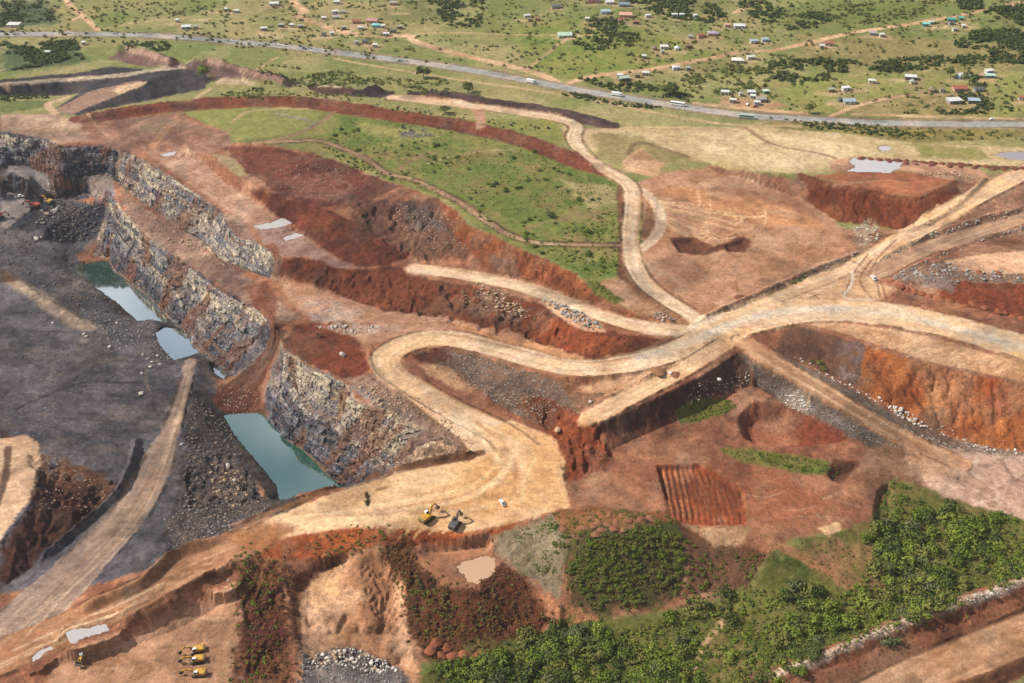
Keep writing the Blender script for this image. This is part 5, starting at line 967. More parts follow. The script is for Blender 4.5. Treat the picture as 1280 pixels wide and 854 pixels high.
ALBF = ALB.reshape(-1, 3); REL = np.stack([BMP.ravel(), GRS.ravel(), ROCK.ravel()], -1)
qo = OBJ.ravel()[Q[:, 0]]
TLAB = ['pale road along the old working in the west', 'short stub track beside the old working', 'short link track between embankment and north road', 'loop track beside the north road on the brown field', 'thin track winding across the green meadow', 'branch track running up to the red embankment', 'service track below the highway', 'village road winding down to the highway junction', 'grassy path leading to the green hall', 'hill road climbing past the teal houses', 'bare verge track at the village junction', 'dirt road joining the highway in the west', 'side spur of the western dirt road', 'faint path above the highway in the west', 'farm track joining the highway near the blue-roofed house', 'short track among scrub on the far hill', 'footpath up to the green hall on the knoll', 'yard road beside the roadside kiosk', 'service road along the highway in the east', 'loop drive at the teal houses', 'footpath over the pasture below the highway', 'short link between service road and highway', 'pit road climbing over the dark dump from the ponds']
GLAB = {'ground': ('rolling grassland and bare red earth around the open pit', 'ground'), 'pit_floor': ('dark grey rubble floor of the open pit beside the ponds', 'pit floor'), 'quarry_wall': ('weathered rock slopes behind and between the cut rock faces', 'quarry wall'), 'highway': ('long grey asphalt highway crossing the grassland before the village', 'highway'),
        'spoil_heap|red': ('flat-topped tipped heap of red soil beside the rainwater sheet', 'spoil heap'), 'spoil_heap|mound': ('steep spoil mound with grey flank and shrub-covered front', 'spoil heap'), 'embankment': ('long dark red earth embankment curving above the meadow', 'embankment'), 'loading_pad': ('broad orange-tan pad where the two excavators stand', 'pad'),
        'haul_road|haul_road': ('main pale haul road with a hairpin above the pit', 'road'), 'haul_road|east_haul_road': ('wide curved haul road running east from the junction', 'road'), 'haul_road|north_road': ('pale dirt road running north from the junction past the meadow', 'road'), 'haul_road|north_east_road': ('tan road climbing past the tipped red heap', 'road'), 'haul_road|upper_east_road': ('brown road between rows of rocks in the east', 'road'), 'haul_road|middle_road': ('pale road under the red scarp beside the grey boulders', 'road'), 'haul_road|lower_haul_road': ('brown haul road between berms below the pad', 'road'), 'haul_road|south_road': ('broad brown road below the thicket and its berm', 'road'),
        'ramp_road|ramp_road': ('short dirt ramp ending in a drop beside the spur', 'ramp'), 'ramp_road|side_road': ('narrow side road descending below the orange cutting', 'ramp')}
for k_, t_ in enumerate(TLAB): GLAB['dirt_track|%d' % (k_ + 1)] = (t_, 'track')
GROUND = {}
for i, nme in enumerate(ONAMES):
    F = Q[qo == i]
    if not len(F): continue
    u, inv = np.unique(F, return_inverse=True)
    V = PV[u]; Nn = NV[u]; A1 = ALBF[u]; A2 = REL[u]; F2 = inv.reshape(F.shape)
    if nme == 'ground':
        # skirt ring: border of the grid pushed outwards
        border = np.concatenate([idx[0, :], idx[1:, -1], idx[-1, -2::-1], idx[-2:0:-1, 0]])
        pos = {int(b_): k_ for k_, b_ in enumerate(u)}
        extra_v = []; bi = []
        for b_ in border:
            if int(b_) not in pos:
                pos[int(b_)] = len(u) + len(extra_v); extra_v.append(int(b_))
            bi.append(pos[int(b_)])
        if extra_v:
            V = np.vstack([V, PV[extra_v]]); Nn = np.vstack([Nn, NV[extra_v]]); A1 = np.vstack([A1, ALBF[extra_v]]); A2 = np.vstack([A2, REL[extra_v]])
        bi = np.array(bi); n0 = len(V); B = V[bi]; c0 = np.array([0, 750, 0]); dr = B - c0; dr[:, 2] = 0; dr /= np.linalg.norm(dr, axis=1, keepdims=True)
        R1 = B + dr * 400; R1[:, 2] = B[:, 2] * .5; R2 = c0 + dr * 14000; R2[:, 2] = 20
        olv = lin((150, 152, 98)) * KALB
        V = np.vstack([V, R1, R2]); up = np.tile([0, 0, 1.0], (len(B) * 2, 1)); Nn = np.vstack([Nn, up])
        A1 = np.vstack([A1, np.tile(olv, (len(B) * 2, 1))]); A2 = np.vstack([A2, np.tile([.3, 1, .3], (len(B) * 2, 1))])
        k_ = np.arange(len(B)); k1 = (k_ + 1) % len(B)
        F2 = np.vstack([F2, np.stack([bi[k_], n0 + k_, n0 + k1, bi[k1]], -1), np.stack([n0 + k_, n0 + len(B) + k_, n0 + len(B) + k1, n0 + k1], -1)])
    me = mesh_from(nme.split('|')[0], V, F2, Nn, {'cover': A1, 'relief': A2}, TM)
    o = bpy.data.objects.new(nme.split('|')[0], me); COL.objects.link(o); GROUND[nme] = o
    tag(o, GLAB[nme][0], GLAB[nme][1], kind='structure')

# ---------------------------------------------------------------- water
def water_mat(name, col, mirror=.45, rough=.05):
    m_, n, b = new_mat(name); b.inputs['Base Color'].default_value = (*(lin(col) * .8), 1); b.inputs['Roughness'].default_value = .4; b.inputs['IOR'].default_value = 1.33
    g = n.nodes.new('ShaderNodeNewGeometry'); t = n.nodes.new('ShaderNodeTexNoise'); t.inputs['Scale'].default_value = .4; t.inputs['Detail'].default_value = 3; n.links.new(g.outputs['Position'], t.inputs['Vector'])
    bp = n.nodes.new('ShaderNodeBump'); bp.inputs['Strength'].default_value = .015; bp.inputs['Distance'].default_value = .3; n.links.new(t.outputs['Fac'], bp.inputs['Height'])
    gl = n.nodes.new('ShaderNodeBsdfGlossy'); gl.inputs['Color'].default_value = (.95, .97, 1, 1); gl.inputs['Roughness'].default_value = rough; n.links.new(bp.outputs[0], gl.inputs['Normal'])
    mx = n.nodes.new('ShaderNodeMixShader'); mx.inputs[0].default_value = mirror; o = next(q for q in n.nodes if q.type == 'OUTPUT_MATERIAL')
    n.links.new(b.outputs[0], mx.inputs[1]); n.links.new(gl.outputs[0], mx.inputs[2]); n.links.new(mx.outputs[0], o.inputs[0])
    return m_
WMAT = {'deep': water_mat('pond_water', (60, 124, 100), .86), 'teal': water_mat('teal_water', (26, 84, 70), .42), 'mud': water_mat('muddy_water', (192, 152, 112), .18, .12), 'pale': water_mat('sky_pale_water', (190, 174, 166), .55, .1), 'white': water_mat('sky_white_water', (206, 194, 184), .40, .2)}  # last two: white sky reflection is put into the base colour
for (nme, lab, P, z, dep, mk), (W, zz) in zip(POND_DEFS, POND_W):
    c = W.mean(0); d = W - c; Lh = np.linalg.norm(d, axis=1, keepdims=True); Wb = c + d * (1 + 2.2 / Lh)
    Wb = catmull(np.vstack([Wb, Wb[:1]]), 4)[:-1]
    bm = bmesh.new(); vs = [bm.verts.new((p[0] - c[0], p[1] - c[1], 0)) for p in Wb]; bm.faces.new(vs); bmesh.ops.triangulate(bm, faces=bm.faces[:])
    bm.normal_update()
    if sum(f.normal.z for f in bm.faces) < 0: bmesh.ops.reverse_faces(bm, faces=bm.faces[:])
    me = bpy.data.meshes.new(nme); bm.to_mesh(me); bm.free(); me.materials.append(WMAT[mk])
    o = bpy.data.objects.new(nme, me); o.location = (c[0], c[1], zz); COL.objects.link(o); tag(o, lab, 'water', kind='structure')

# ---------------------------------------------------------------- the rock faces, block by block of bedded stone
def wall_patch(top, bot, nu, nv, label, dark, seed, pale=.5):
    def path(P, n):
        P = catmull(np.asarray(P, float), 6); W = unproj(P[:, 0], P[:, 1], P[:, 2])[:, :2]; s = np.r_[0, np.cumsum(np.hypot(*np.diff(W, axis=0).T))]; t = np.linspace(0, s[-1], n); return np.column_stack([np.interp(t, s, W[:, 0]), np.interp(t, s, W[:, 1])])
    A_, B_ = path(top, nu), path(bot, nu); vv = np.linspace(-.02, 1.03, 80)
    Pl = A_[:, None] * (1 - vv[None, :, None]) + B_[:, None] * vv[None, :, None]; Zl = bil(H, Pl[..., 0], Pl[..., 1])
    P3 = np.concatenate([Pl, Zl[..., None]], -1); sg = np.linalg.norm(np.diff(P3, axis=1), axis=-1); sg = sg + .3; ar = np.concatenate([np.zeros((nu, 1)), np.cumsum(sg, 1)], 1); ar /= ar[:, -1:]
    tv = np.linspace(0, 1, nv); G_ = np.empty((nu, nv, 3))
    for i in range(nu):
        for c_ in range(3): G_[i, :, c_] = np.interp(tv, ar[i], P3[i, :, c_])
    for _ in range(2): G_[1:-1] = .25 * G_[:-2] + .5 * G_[1:-1] + .25 * G_[2:]
    d1 = np.gradient(G_, axis=0); d2 = np.gradient(G_, axis=1); Nn = np.cross(d1, d2); Nn /= np.linalg.norm(Nn, axis=-1, keepdims=True) + 1e-9; Nn *= np.sign(Nn[..., 2:3].mean()) if abs(Nn[..., 2].mean()) > .02 else 1
    fl_ = (Nn[..., 2] < 0); Nn = np.where(fl_[..., None], -Nn, Nn)
    x, y, z = G_[..., 0], G_[..., 1], G_[..., 2]
    su = np.r_[0, np.cumsum(np.linalg.norm(np.diff(G_[:, nv // 2], axis=0), axis=-1))][:, None] + 0 * z
    zb = z + 3.5 * (fbm(x, y, 30, 3, seed) - .5) + .03 * su + 1.5 * (fbm(su, z, 5, 3, seed + 4) - .5); su = su + 3.4 * (fbm(x, zb, 7, 3, seed + 3) - .5)
    def bricks(hh, ww, sd_):
        r = np.floor(zb / hh + .25 * (vnoise(su / 9, zb / 9, sd_) - .5)); off = vnoise(r * 7.31, r * 0 + 3.7, sd_ + 1) * 9; wv = ww * (.6 + .9 * vnoise(r * 3.17, r * 0 + 1.3, sd_ + 2)); q = su / wv + off; c = np.floor(q); f1 = zb / hh - np.floor(zb / hh); f2 = q - c
        hsh = vnoise(c * 5.37 + .5, r * 9.71 + .5, sd_ + 3); ed = np.minimum(np.minimum(f1, 1 - f1) * hh, np.minimum(f2, 1 - f2) * wv); return r, hsh, ed
    r1, h1, e1 = bricks(3.4, 6.0, seed + 10); r2, h2, e2 = bricks(1.3, 2.2, seed + 20)
    stp = sstep(.92, .72, Nn[..., 2])
    dsp = stp * (1.9 * (h1 - .35) + .75 * (h2 - .5) - .5 * sstep(.35, 0, e1) - .3 * sstep(.22, 0, e2)) + .9 + stp * 3.2 * (fbm(su, zb * 1.3, 9, 3, seed + 6) - .5) + .6 * (fbm(su, zb, 2.2, 2, seed + 5) - .5)
    ub = np.minimum(np.arange(nu), np.arange(nu)[::-1])[:, None] / 8.0; vb = np.minimum(np.arange(nv), np.arange(nv)[::-1])[None, :] / 4.0; tp = np.clip(np.minimum(ub, vb), 0, 1)
    G_ = G_ + Nn * ((dsp + .0) * tp - 1.2 * (1 - tp))[..., None]
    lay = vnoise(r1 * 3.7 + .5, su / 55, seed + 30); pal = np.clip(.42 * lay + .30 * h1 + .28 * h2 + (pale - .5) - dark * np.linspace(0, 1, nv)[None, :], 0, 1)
    c_d, c_m, c_p = lin((84, 82, 92)), lin((146, 142, 148)), lin((232, 212, 184)); pal = contrast(pal, 2.0)[..., None]
    colr = np.where(pal < .5, c_d + (c_m - c_d) * pal * 2, c_m + (c_p - c_m) * (pal * 2 - 1))
    colr *= (1 - .45 * sstep(.3, 0, np.minimum(e1, e2 * 1.4)) * stp)[..., None]
    ru = (sstep(.56, .68, fbm(su, zb * .35, 11, 3, seed + 40)) * .75)[..., None]; colr = colr * (1 - ru) + lin((142, 94, 72)) * ru
    deb = ((1 - stp) * .8)[..., None]; colr = colr * (1 - deb) + lin((150, 120, 102)) * (1 - .4 * NFv(x, y))[..., None] * deb
    ii = np.arange(nu * nv).reshape(nu, nv); F_ = np.stack([ii[:-1, :-1], ii[1:, :-1], ii[1:, 1:], ii[:-1, 1:]], -1).reshape(-1, 4)
    me = mesh_from('quarry_wall', G_.reshape(-1, 3), F_, None, {'cover': (colr * KALB).reshape(-1, 3), 'relief': np.tile([.9, 0, .12], (nu * nv, 1))}, TM); me.polygons.foreach_set('use_smooth', np.zeros(len(F_), bool))
    o = bpy.data.objects.new('quarry_wall', me); COL.objects.link(o); tag(o, label, 'quarry wall', kind='structure'); return o
def NFv(x, y): return vnoise(x / 1.4, y / 1.4, 97)
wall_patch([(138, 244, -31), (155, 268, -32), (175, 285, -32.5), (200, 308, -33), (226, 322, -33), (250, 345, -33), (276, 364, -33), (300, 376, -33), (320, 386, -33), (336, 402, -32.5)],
           [(122, 316, -66), (136, 322, WL), (141, 335, WL), (160, 351, WL), (185, 371, WL), (208, 394, WL), (225, 407, -66), (232, 418, WL), (250, 441, WL), (283, 467, WL)], 520, 110, 'long lower rock face above the far ponds, grey with cream beds', .42, 1000, .66)
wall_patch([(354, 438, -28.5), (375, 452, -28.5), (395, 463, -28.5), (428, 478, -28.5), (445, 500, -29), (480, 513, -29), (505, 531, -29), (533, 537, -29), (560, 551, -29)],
           [(334, 524, WL), (345, 535, WL), (357, 549, WL), (368, 556, WL), (380, 564, WL), (407, 591, WL), (432, 608, WL), (450, 618, WL), (470, 630, WL)], 420, 130, 'lower rock face over the large pond, cream beds above dark blue-grey', .62, 2000, .82)
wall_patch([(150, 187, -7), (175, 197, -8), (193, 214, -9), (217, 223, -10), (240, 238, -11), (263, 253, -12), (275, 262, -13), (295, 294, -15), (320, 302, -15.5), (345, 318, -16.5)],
           [(146, 227, -27.7), (160, 241, -28.5), (185, 257, -29), (200, 269, -29.5), (225, 287, -30), (250, 300, -30), (275, 323, -30), (300, 334, -29.5), (320, 342, -29.3), (340, 349, -29)], 460, 70, 'upper cream and rust rock face along the middle bench', .10, 3000, .62)
wall_patch([(-90, 156, -5), (0, 164, -5), (28, 172, -5.5), (55, 172, -6), (75, 181, -6), (125, 182, -6.5), (150, 187, -7)], [(-90, 203, -25), (0, 207, -26), (30, 206, -26), (60, 219, -27), (92, 218, -27), (120, 217, -27), (144, 224, -27.5)], 380, 60, 'dark rock face at the head of the pit', .15, 4000, .48)
wall_patch([(-90, 213, -26.5), (0, 213, -27), (35, 224, -28), (62, 225, -28), (85, 221, -28), (110, 224, -29)], [(-90, 236, -42), (0, 236, -43), (35, 248, -43), (70, 248, -43), (95, 242, -42), (112, 240, -38)], 300, 50, 'low dark rock step behind the pit excavators', .2, 5000, .40)

# ---------------------------------------------------------------- object helpers
rng = random.Random(7); nrg = np.random.default_rng(7)
_mats = {}
def paint_mat(name, col, rough=.6, metal=0.0, var=.12, spec=.3, scale=1.5):
    if name in _mats: return _mats[name]
    m_, n, b = new_mat(name); lk = n.links.new
    g = n.nodes.new('ShaderNodeTexCoord'); t = n.nodes.new('ShaderNodeTexNoise'); t.inputs['Scale'].default_value = scale; t.inputs['Detail'].default_value = 5
    lk(g.outputs['Object'], t.inputs['Vector'])
    r = n.nodes.new('ShaderNodeMapRange'); r.inputs['From Min'].default_value = .3; r.inputs['From Max'].default_value = .7; r.inputs['To Min'].default_value = 1 - var; r.inputs['To Max'].default_value = 1 + var; lk(t.outputs['Fac'], r.inputs['Value'])
    v = n.nodes.new('ShaderNodeVectorMath'); v.operation = 'SCALE'; v.inputs[0].default_value = tuple(lin(col) * .8); lk(r.outputs[0], v.inputs['Scale']); lk(v.outputs[0], b.inputs['Base Color'])
    b.inputs['Roughness'].default_value = rough; b.inputs['Metallic'].default_value = metal; b.inputs['Specular IOR Level'].default_value = spec
    _mats[name] = m_; return m_
def varied_mat(name, c1, c2, rough=.9, bump=0.0, bscale=1.5):
    """colour differs from object to object and over its surface"""
    if name in _mats: return _mats[name]
    m_, n, b = new_mat(name); lk = n.links.new
    oi = n.nodes.new('ShaderNodeObjectInfo'); g = n.nodes.new('ShaderNodeNewGeometry')
    t = n.nodes.new('ShaderNodeTexNoise'); t.inputs['Scale'].default_value = .9; t.inputs['Detail'].default_value = 4; lk(g.outputs['Position'], t.inputs['Vector'])
    a = n.nodes.new('ShaderNodeMath'); a.operation = 'MULTIPLY_ADD'; a.inputs[1].default_value = .55; lk(oi.outputs['Random'], a.inputs[0])
    s = n.nodes.new('ShaderNodeMapRange'); s.inputs['From Min'].default_value = .3; s.inputs['From Max'].default_value = .7; s.inputs['To Min'].default_value = 0; s.inputs['To Max'].default_value = .5; lk(t.outputs['Fac'], s.inputs['Value']); lk(s.outputs[0], a.inputs[2])
    mx = n.nodes.new('ShaderNodeMix'); mx.data_type = 'RGBA'; mx.inputs[6].default_value = (*(lin(c1) * .8), 1); mx.inputs[7].default_value = (*(lin(c2) * .8), 1); lk(a.outputs[0], mx.inputs[0]); lk(mx.outputs[2], b.inputs['Base Color'])
    b.inputs['Roughness'].default_value = rough; b.inputs['Specular IOR Level'].default_value = .15
    if bump:
        t2 = n.nodes.new('ShaderNodeTexNoise'); t2.inputs['Scale'].default_value = bscale; t2.inputs['Detail'].default_value = 4; lk(g.outputs['Position'], t2.inputs['Vector'])
        bp = n.nodes.new('ShaderNodeBump'); bp.inputs['Strength'].default_value = bump; bp.inputs['Distance'].default_value = .5; lk(t2.outputs['Fac'], bp.inputs['Height']); lk(bp.outputs[0], b.inputs['Normal'])
    _mats[name] = m_; return m_
class MB:
    def __init__(s): s.v = []; s.f = []
    def add(s, V, F):
        o = len(s.v); s.v += [tuple(p) for p in V]; s.f += [tuple(i + o for i in f) for f in F]; return s
    def box(s, c, d, rz=0.0, rx=0.0, taper=1.0):
        V = []
        for z in (-.5, .5):
            k = taper if z > 0 else 1
            for x, y in ((-.5, -.5), (.5, -.5), (.5, .5), (-.5, .5)): V.append(Vector((x * d[0] * k, y * d[1] * k, z * d[2])))
        M = Matrix.Rotation(rz, 3, 'Z') @ Matrix.Rotation(rx, 3, 'X')
        V = [M @ p + Vector(c) for p in V]
        return s.add(V, [(3, 2, 1, 0), (4, 5, 6, 7), (0, 1, 5, 4), (1, 2, 6, 5), (2, 3, 7, 6), (3, 0, 4, 7)])
    def prism(s, prof, y0, y1):
        """profile in x,z extruded along y"""
        n = len(prof); V = [(x, y0, z) for x, z in prof] + [(x, y1, z) for x, z in prof]
        F = [tuple(range(n)), tuple(range(2 * n - 1, n - 1, -1))] + [(i, i + n, (i + 1) % n + n, (i + 1) % n) for i in range(n)]
        return s.add(V, F)
    def tube(s, a, b, ra, rb, n=8):
        a = Vector(a); b = Vector(b); d = (b - a).normalized(); u = d.orthogonal().normalized(); w_ = d.cross(u); V = []
        for p, r in ((a, ra), (b, rb)):
            for i in range(n):
                t = 2 * math.pi * i / n; V.append(p + (u * math.cos(t) + w_ * math.sin(t)) * r)
        F = [(i, (i + 1) % n, (i + 1) % n + n, i + n) for i in range(n)] + [tuple(range(n - 1, -1, -1)), tuple(range(n, 2 * n))]
        return s.add(V, F)
    def bar(s, a, b, wd, ht0, ht1):
        """tapered box beam from a to b, in the x-z plane, width along y"""
        a = Vector(a); b = Vector(b); d = (b - a).normalized(); u = Vector((-d.z, 0, d.x)); V = []
        for p, h in ((a, ht0), (b, ht1)):
            for sy in (-.5, .5):
                for sz in (-.5, .5): V.append(p + Vector((0, sy * wd, 0)) + u * sz * h)
        return s.add(V, [(0, 1, 3, 2), (6, 7, 5, 4), (0, 4, 5, 1), (2, 3, 7, 6), (1, 5, 7, 3), (0, 2, 6, 4)])
    def mesh(s, name, mat, smooth=False):
        me = bpy.data.meshes.new(name); me.from_pydata(s.v, [], s.f)
        bm = bmesh.new(); bm.from_mesh(me); bmesh.ops.recalc_face_normals(bm, faces=bm.faces[:]); bm.to_mesh(me); bm.free()
        if mat: me.materials.append(mat)
        if smooth:
            for p in me.polygons: p.use_smooth = True
        return me
    def build(s, name, mat, parent=None, bevel=0.0, smooth=False):
        o = bpy.data.objects.new(name, s.mesh(name, mat, smooth)); COL.objects.link(o)
        if parent: o.parent = parent
        if bevel:
            b = o.modifiers.new('bevel', 'BEVEL'); b.width = bevel; b.segments = 2; b.limit_method = 'ANGLE'
        return o
def empty(name, loc, rz=0.0, tilt=None):
    o = bpy.data.objects.new(name, None); COL.objects.link(o); o.location = loc; o.empty_display_size = .5
    o.rotation_euler = (0, 0, rz)
    return o
def at(px, py, lift=0.0):
    p = hit([px], [py])[0]; return Vector((p[0], p[1], float(bil(H, [p[0]], [p[1]])[0]) + lift))
def gz(x, y): return bil(H, x, y)
def mpp(p): return (p[1] * cp + (CAM_Z - p[2]) * sp) / FPX        # metres per photo pixel there
def copy_tree(o, parent=None):
    c = o.copy(); COL.objects.link(c); c.parent = parent
    for ch in o.children: copy_tree(ch, c)
    return c
def scatter(P, n, seed, dens=None, thr=.5, world=False):
    W = P if world else hitl(P)[:, :2]; r = np.random.default_rng(seed); lo, hi = W.min(0), W.max(0); out_ = []
    tries = 0
    while len(out_) < n and tries < 60:
        p = lo + r.random((n * 3, 2)) * (hi - lo); k = inside(p[:, 0], p[:, 1], W)
        if dens: k &= fbm(p[:, 0], p[:, 1], dens, 3, seed) > thr
        out_ += list(p[k]); tries += 1
    a = np.array(out_[:n]) if out_ else np.zeros((0, 2))
    return np.column_stack([a, gz(a[:, 0], a[:, 1])]) if len(a) else np.zeros((0, 3))

# ---------------------------------------------------------------- vegetation
def leaf_cloud(seed, n, lobes, leaf, flat=.8):
    r = np.random.default_rng(seed); V = []; F = []; N = []
    cs = np.column_stack([r.normal(0, .36, lobes).clip(-.6, .6), r.normal(0, .36, lobes).clip(-.6, .6), r.uniform(.30, .75, lobes)]); rs = r.uniform(.34, .60, lobes)
    for i in range(n):
        k = r.integers(lobes); d = r.normal(0, 1, 3); d[2] = d[2] * .8 + .25; d /= np.linalg.norm(d)
        p = cs[k] + d * rs[k] * r.uniform(.78, 1.05); p[2] = max(p[2] * flat, .05)
        u = np.cross(d, r.normal(0, 1, 3)); u /= np.linalg.norm(u) + 1e-9; v = np.cross(d, u); s = leaf * r.uniform(.6, 1.4)
        n_ = d * s * r.uniform(-.6, .6); o = len(V); nn = d + .35 * r.normal(0, 1, 3) + [0, 0, .25]; nn /= np.linalg.norm(nn)
        V += [p - u * s - v * s * .6, p + u * s * .7 - v * s + n_, p + u * s + v * s * .8, p - u * s * .6 + v * s - n_]; F.append((o, o + 1, o + 2, o + 3)); N += [nn] * 4
    return np.array(V), np.array(F), np.array(N)
LEAF = {'green': varied_mat('leaf_green', (82, 108, 38), (146, 164, 64)), 'dark': varied_mat('leaf_dark', (72, 90, 46), (116, 130, 66)),
        'olive': varied_mat('leaf_olive', (100, 112, 52), (158, 158, 84)), 'grey': varied_mat('leaf_grey', (100, 112, 72), (130, 138, 92)),
        'lime': varied_mat('leaf_lime', (120, 140, 50), (166, 178, 80)), 'russet': varied_mat('leaf_russet', (116, 72, 50), (140, 106, 66))}
for m_ in LEAF.values():
    n = m_.node_tree; b = next(q for q in n.nodes if q.type == 'BSDF_PRINCIPLED'); o = next(q for q in n.nodes if q.type == 'OUTPUT_MATERIAL'); tl = n.nodes.new('ShaderNodeBsdfTranslucent'); mxs = n.nodes.new('ShaderNodeMixShader'); mxs.inputs[0].default_value = .30
    n.links.new(b.inputs['Base Color'].links[0].from_socket, tl.inputs['Color']); n.links.new(b.outputs[0], mxs.inputs[1]); n.links.new(tl.outputs[0], mxs.inputs[2]); n.links.new(mxs.outputs[0], o.inputs[0])
def bush_mesh(seed, n, lobes, leaf, mk, flat=.8):
    V, F, N = leaf_cloud(seed, n, lobes, leaf, flat); return mesh_from('bush', V, F, N, None, LEAF[mk])
BUSH = {k: [bush_mesh(100 + i * 7 + j * 31, 300, 6 + i, .078, k) for i in range(4)] for j, k in enumerate(LEAF)}
LOD = {q: {k: [leaf_cloud(500 + i + j * 13 + q, q, 4, lf) for i in range(4)] for j, k in enumerate(LEAF)} for q, lf in ((60, .16), (26, .24), (15, .32))}
def put_bush(p, r, mk, label, group, name='bush', cat='bush', rel=1.0):
    o = bpy.data.objects.new(name, rng.choice(BUSH[mk])); COL.objects.link(o)
    o.location = (p[0], p[1], p[2] - .12 * r); o.scale = (r * rng.uniform(.85, 1.15), r * rng.uniform(.85, 1.15), r * rng.uniform(.85, 1.2) * rel); o.rotation_euler = (0, 0, rng.uniform(0, 6.28))
    tag(o, label, cat, group); return o
def stuff_bushes(name, sets, label, cat, hgt=1.0, lod=26):
    """sets: list of (points, (rmin, rmax), leafkind); one mesh for what nobody could count"""
    parts = {}
    for pts, (a, b), mk in sets:
        for p in pts:
            V, F, N = LOD[lod][mk][rng.randrange(4)]; r = rng.uniform(a, b); t = rng.uniform(0, 6.28); c_, s_ = math.cos(t), math.sin(t)
            W = np.column_stack([(V[:, 0] * c_ - V[:, 1] * s_) * r + p[0], (V[:, 0] * s_ + V[:, 1] * c_) * r + p[1], V[:, 2] * r * hgt + p[2] - .1 * r])
            parts.setdefault(mk, []).append((W, F, np.column_stack([N[:, 0] * c_ - N[:, 1] * s_, N[:, 0] * s_ + N[:, 1] * c_, N[:, 2]])))
    allV, allF, allM, allN = [], [], [], []; o = 0; keys = list(parts)
    for mi, mk in enumerate(keys):
        for W, F, N in parts[mk]: allN.append(N); allV.append(W); allF.append(F + o); allM.append(np.full(len(F), mi)); o += len(W)
    me = mesh_from(name, np.vstack(allV), np.vstack(allF), np.vstack(allN), None, None)
    for mk in keys: me.materials.append(LEAF[mk])
    me.polygons.foreach_set('material_index', np.concatenate(allM).astype(np.int32))
    ob = bpy.data.objects.new(name, me); COL.objects.link(ob); tag(ob, label, cat, kind='stuff'); return ob
TRUNK = paint_mat('bark', (92, 76, 62), .9)
def tree(px, py, h, mk, label, group=None, flat=.8, spread=.55, name='tree'):
    p = at(px, py); t = empty(name, p, rng.uniform(0, 6.28)); tag(t, label, 'tree', group)
    tr = MB().tube((0, 0, -.3), (.05 * h, 0, h * .45), .045 * h, .028 * h, 7)
    for k in range(4):
        a = k * 1.7 + .4; tr.tube((.05 * h, 0, h * .42), (.05 * h + math.cos(a) * h * .28, math.sin(a) * h * .28, h * (.62 + .05 * k)), .024 * h, .01 * h, 5)
    tr.build('trunk', TRUNK, t)
    me = bush_mesh(rng.randrange(9999), 420, 9, .085, mk, flat); o = bpy.data.objects.new('crown', me); COL.objects.link(o); o.parent = t
    o.location = (.05 * h, 0, h * .36); o.scale = (h * spread, h * spread, h * .62); return t

THICK = [(1090, 690), (1110, 640), (1125, 605), (1140, 625), (1200, 640), (1290, 665), (1330, 700), (1290, 722), (1180, 758), (1100, 790), (1040, 815), (960, 848), (900, 880), (540, 880), (545, 840), (600, 820), (700, 792), (800, 782), (870, 760), (930, 740), (985, 735), (1040, 745), (1070, 742), (1100, 725)]
pts = np.vstack([scatter(THICK, 1000, 31, 22, .42), scatter([(1100, 700), (1112, 640), (1135, 625), (1290, 668), (1300, 715), (1180, 752), (1080, 780), (1060, 750)], 330, 35, 16, .40), scatter([(545, 870), (560, 835), (700, 800), (850, 800), (860, 870)], 280, 36, 16, .40)])
pts[:, :2] += nrg.normal(0, 3.0, (len(pts), 2)); pts[:, 2] = gz(pts[:, 0], pts[:, 1])
OPEN_ = hitl([(845, 775), (900, 758), (945, 775), (965, 810), (955, 850), (860, 850), (850, 815)])[:, :2]
pts = pts[~(inside(pts[:, 0], pts[:, 1], OPEN_) & (nrg.random(len(pts)) < .72))]
sizes = np.array([1.2 + 3.9 * rng.random() ** 2.0 for _ in pts]); order = np.argsort(-sizes / (pts[:, 1]))
kinds_near = ['green', 'green', 'dark', 'lime', 'olive', 'green', 'dark', 'grey', 'olive']
WORD = {'green': 'leafy green', 'dark': 'dark green', 'olive': 'olive green', 'grey': 'grey-green', 'russet': 'russet', 'lime': 'lime green'}
PLACES = [((1240, 700), 'above the south road berm'), ((1140, 770), 'above the south road berm'), ((1020, 815), 'above the south road berm'), ((1120, 650), 'below the small square pit'), ((1220, 650), 'below the mud basin'), ((1000, 745), 'beside the trampled clearing'), ((1090, 720), 'beside the trampled clearing'),
          ((890, 800), 'around the eroded footpath'), ((920, 750), 'under the right flank of the mound'), ((780, 790), 'at the foot of the shrubby mound'), ((640, 835), 'below the brown hill'), ((750, 850), 'in the hollow under the mound')]
PLW = [(at(*q), s) for q, s in PLACES]
def place_of(p): return min(PLW, key=lambda t: (t[0].x - p[0]) ** 2 + (t[0].y - p[1]) ** 2)[1]
for i in order[:290]:
    mk = rng.choice(kinds_near); sz = 'large' if sizes[i] > 4.0 else 'middle-sized' if sizes[i] > 3.2 else 'small'
    lb = '%s %s bush %s' % (sz, WORD[mk], place_of(pts[i])); put_bush(pts[i], sizes[i], mk, lb, 'bushes: ' + lb)
rest = pts[order[290:]]
STUFF_NEAR = [(rest[0::3], (.8, 2.4), 'green'), (rest[1::3], (.8, 2.4), 'dark'), (rest[2::3], (.7, 2.2), 'olive')]
STUFF_NEAR += [(scatter(THICK, 900, 32, 14, .44), (.5, 1.3), 'olive'), (scatter(THICK, 700, 33, 14, .44), (.5, 1.3), 'green'), (scatter(THICK, 700, 37, 18, .46), (.6, 1.5), 'lime')]
STUFF_NEAR += [(scatter([(1000, 680), (1080, 665), (1100, 720), (1060, 735), (1020, 715)], 90, 34), (.3, .8), 'olive')]
stuff_bushes('undergrowth', STUFF_NEAR, 'low undergrowth filling the thicket above the south road', 'undergrowth', lod=60)
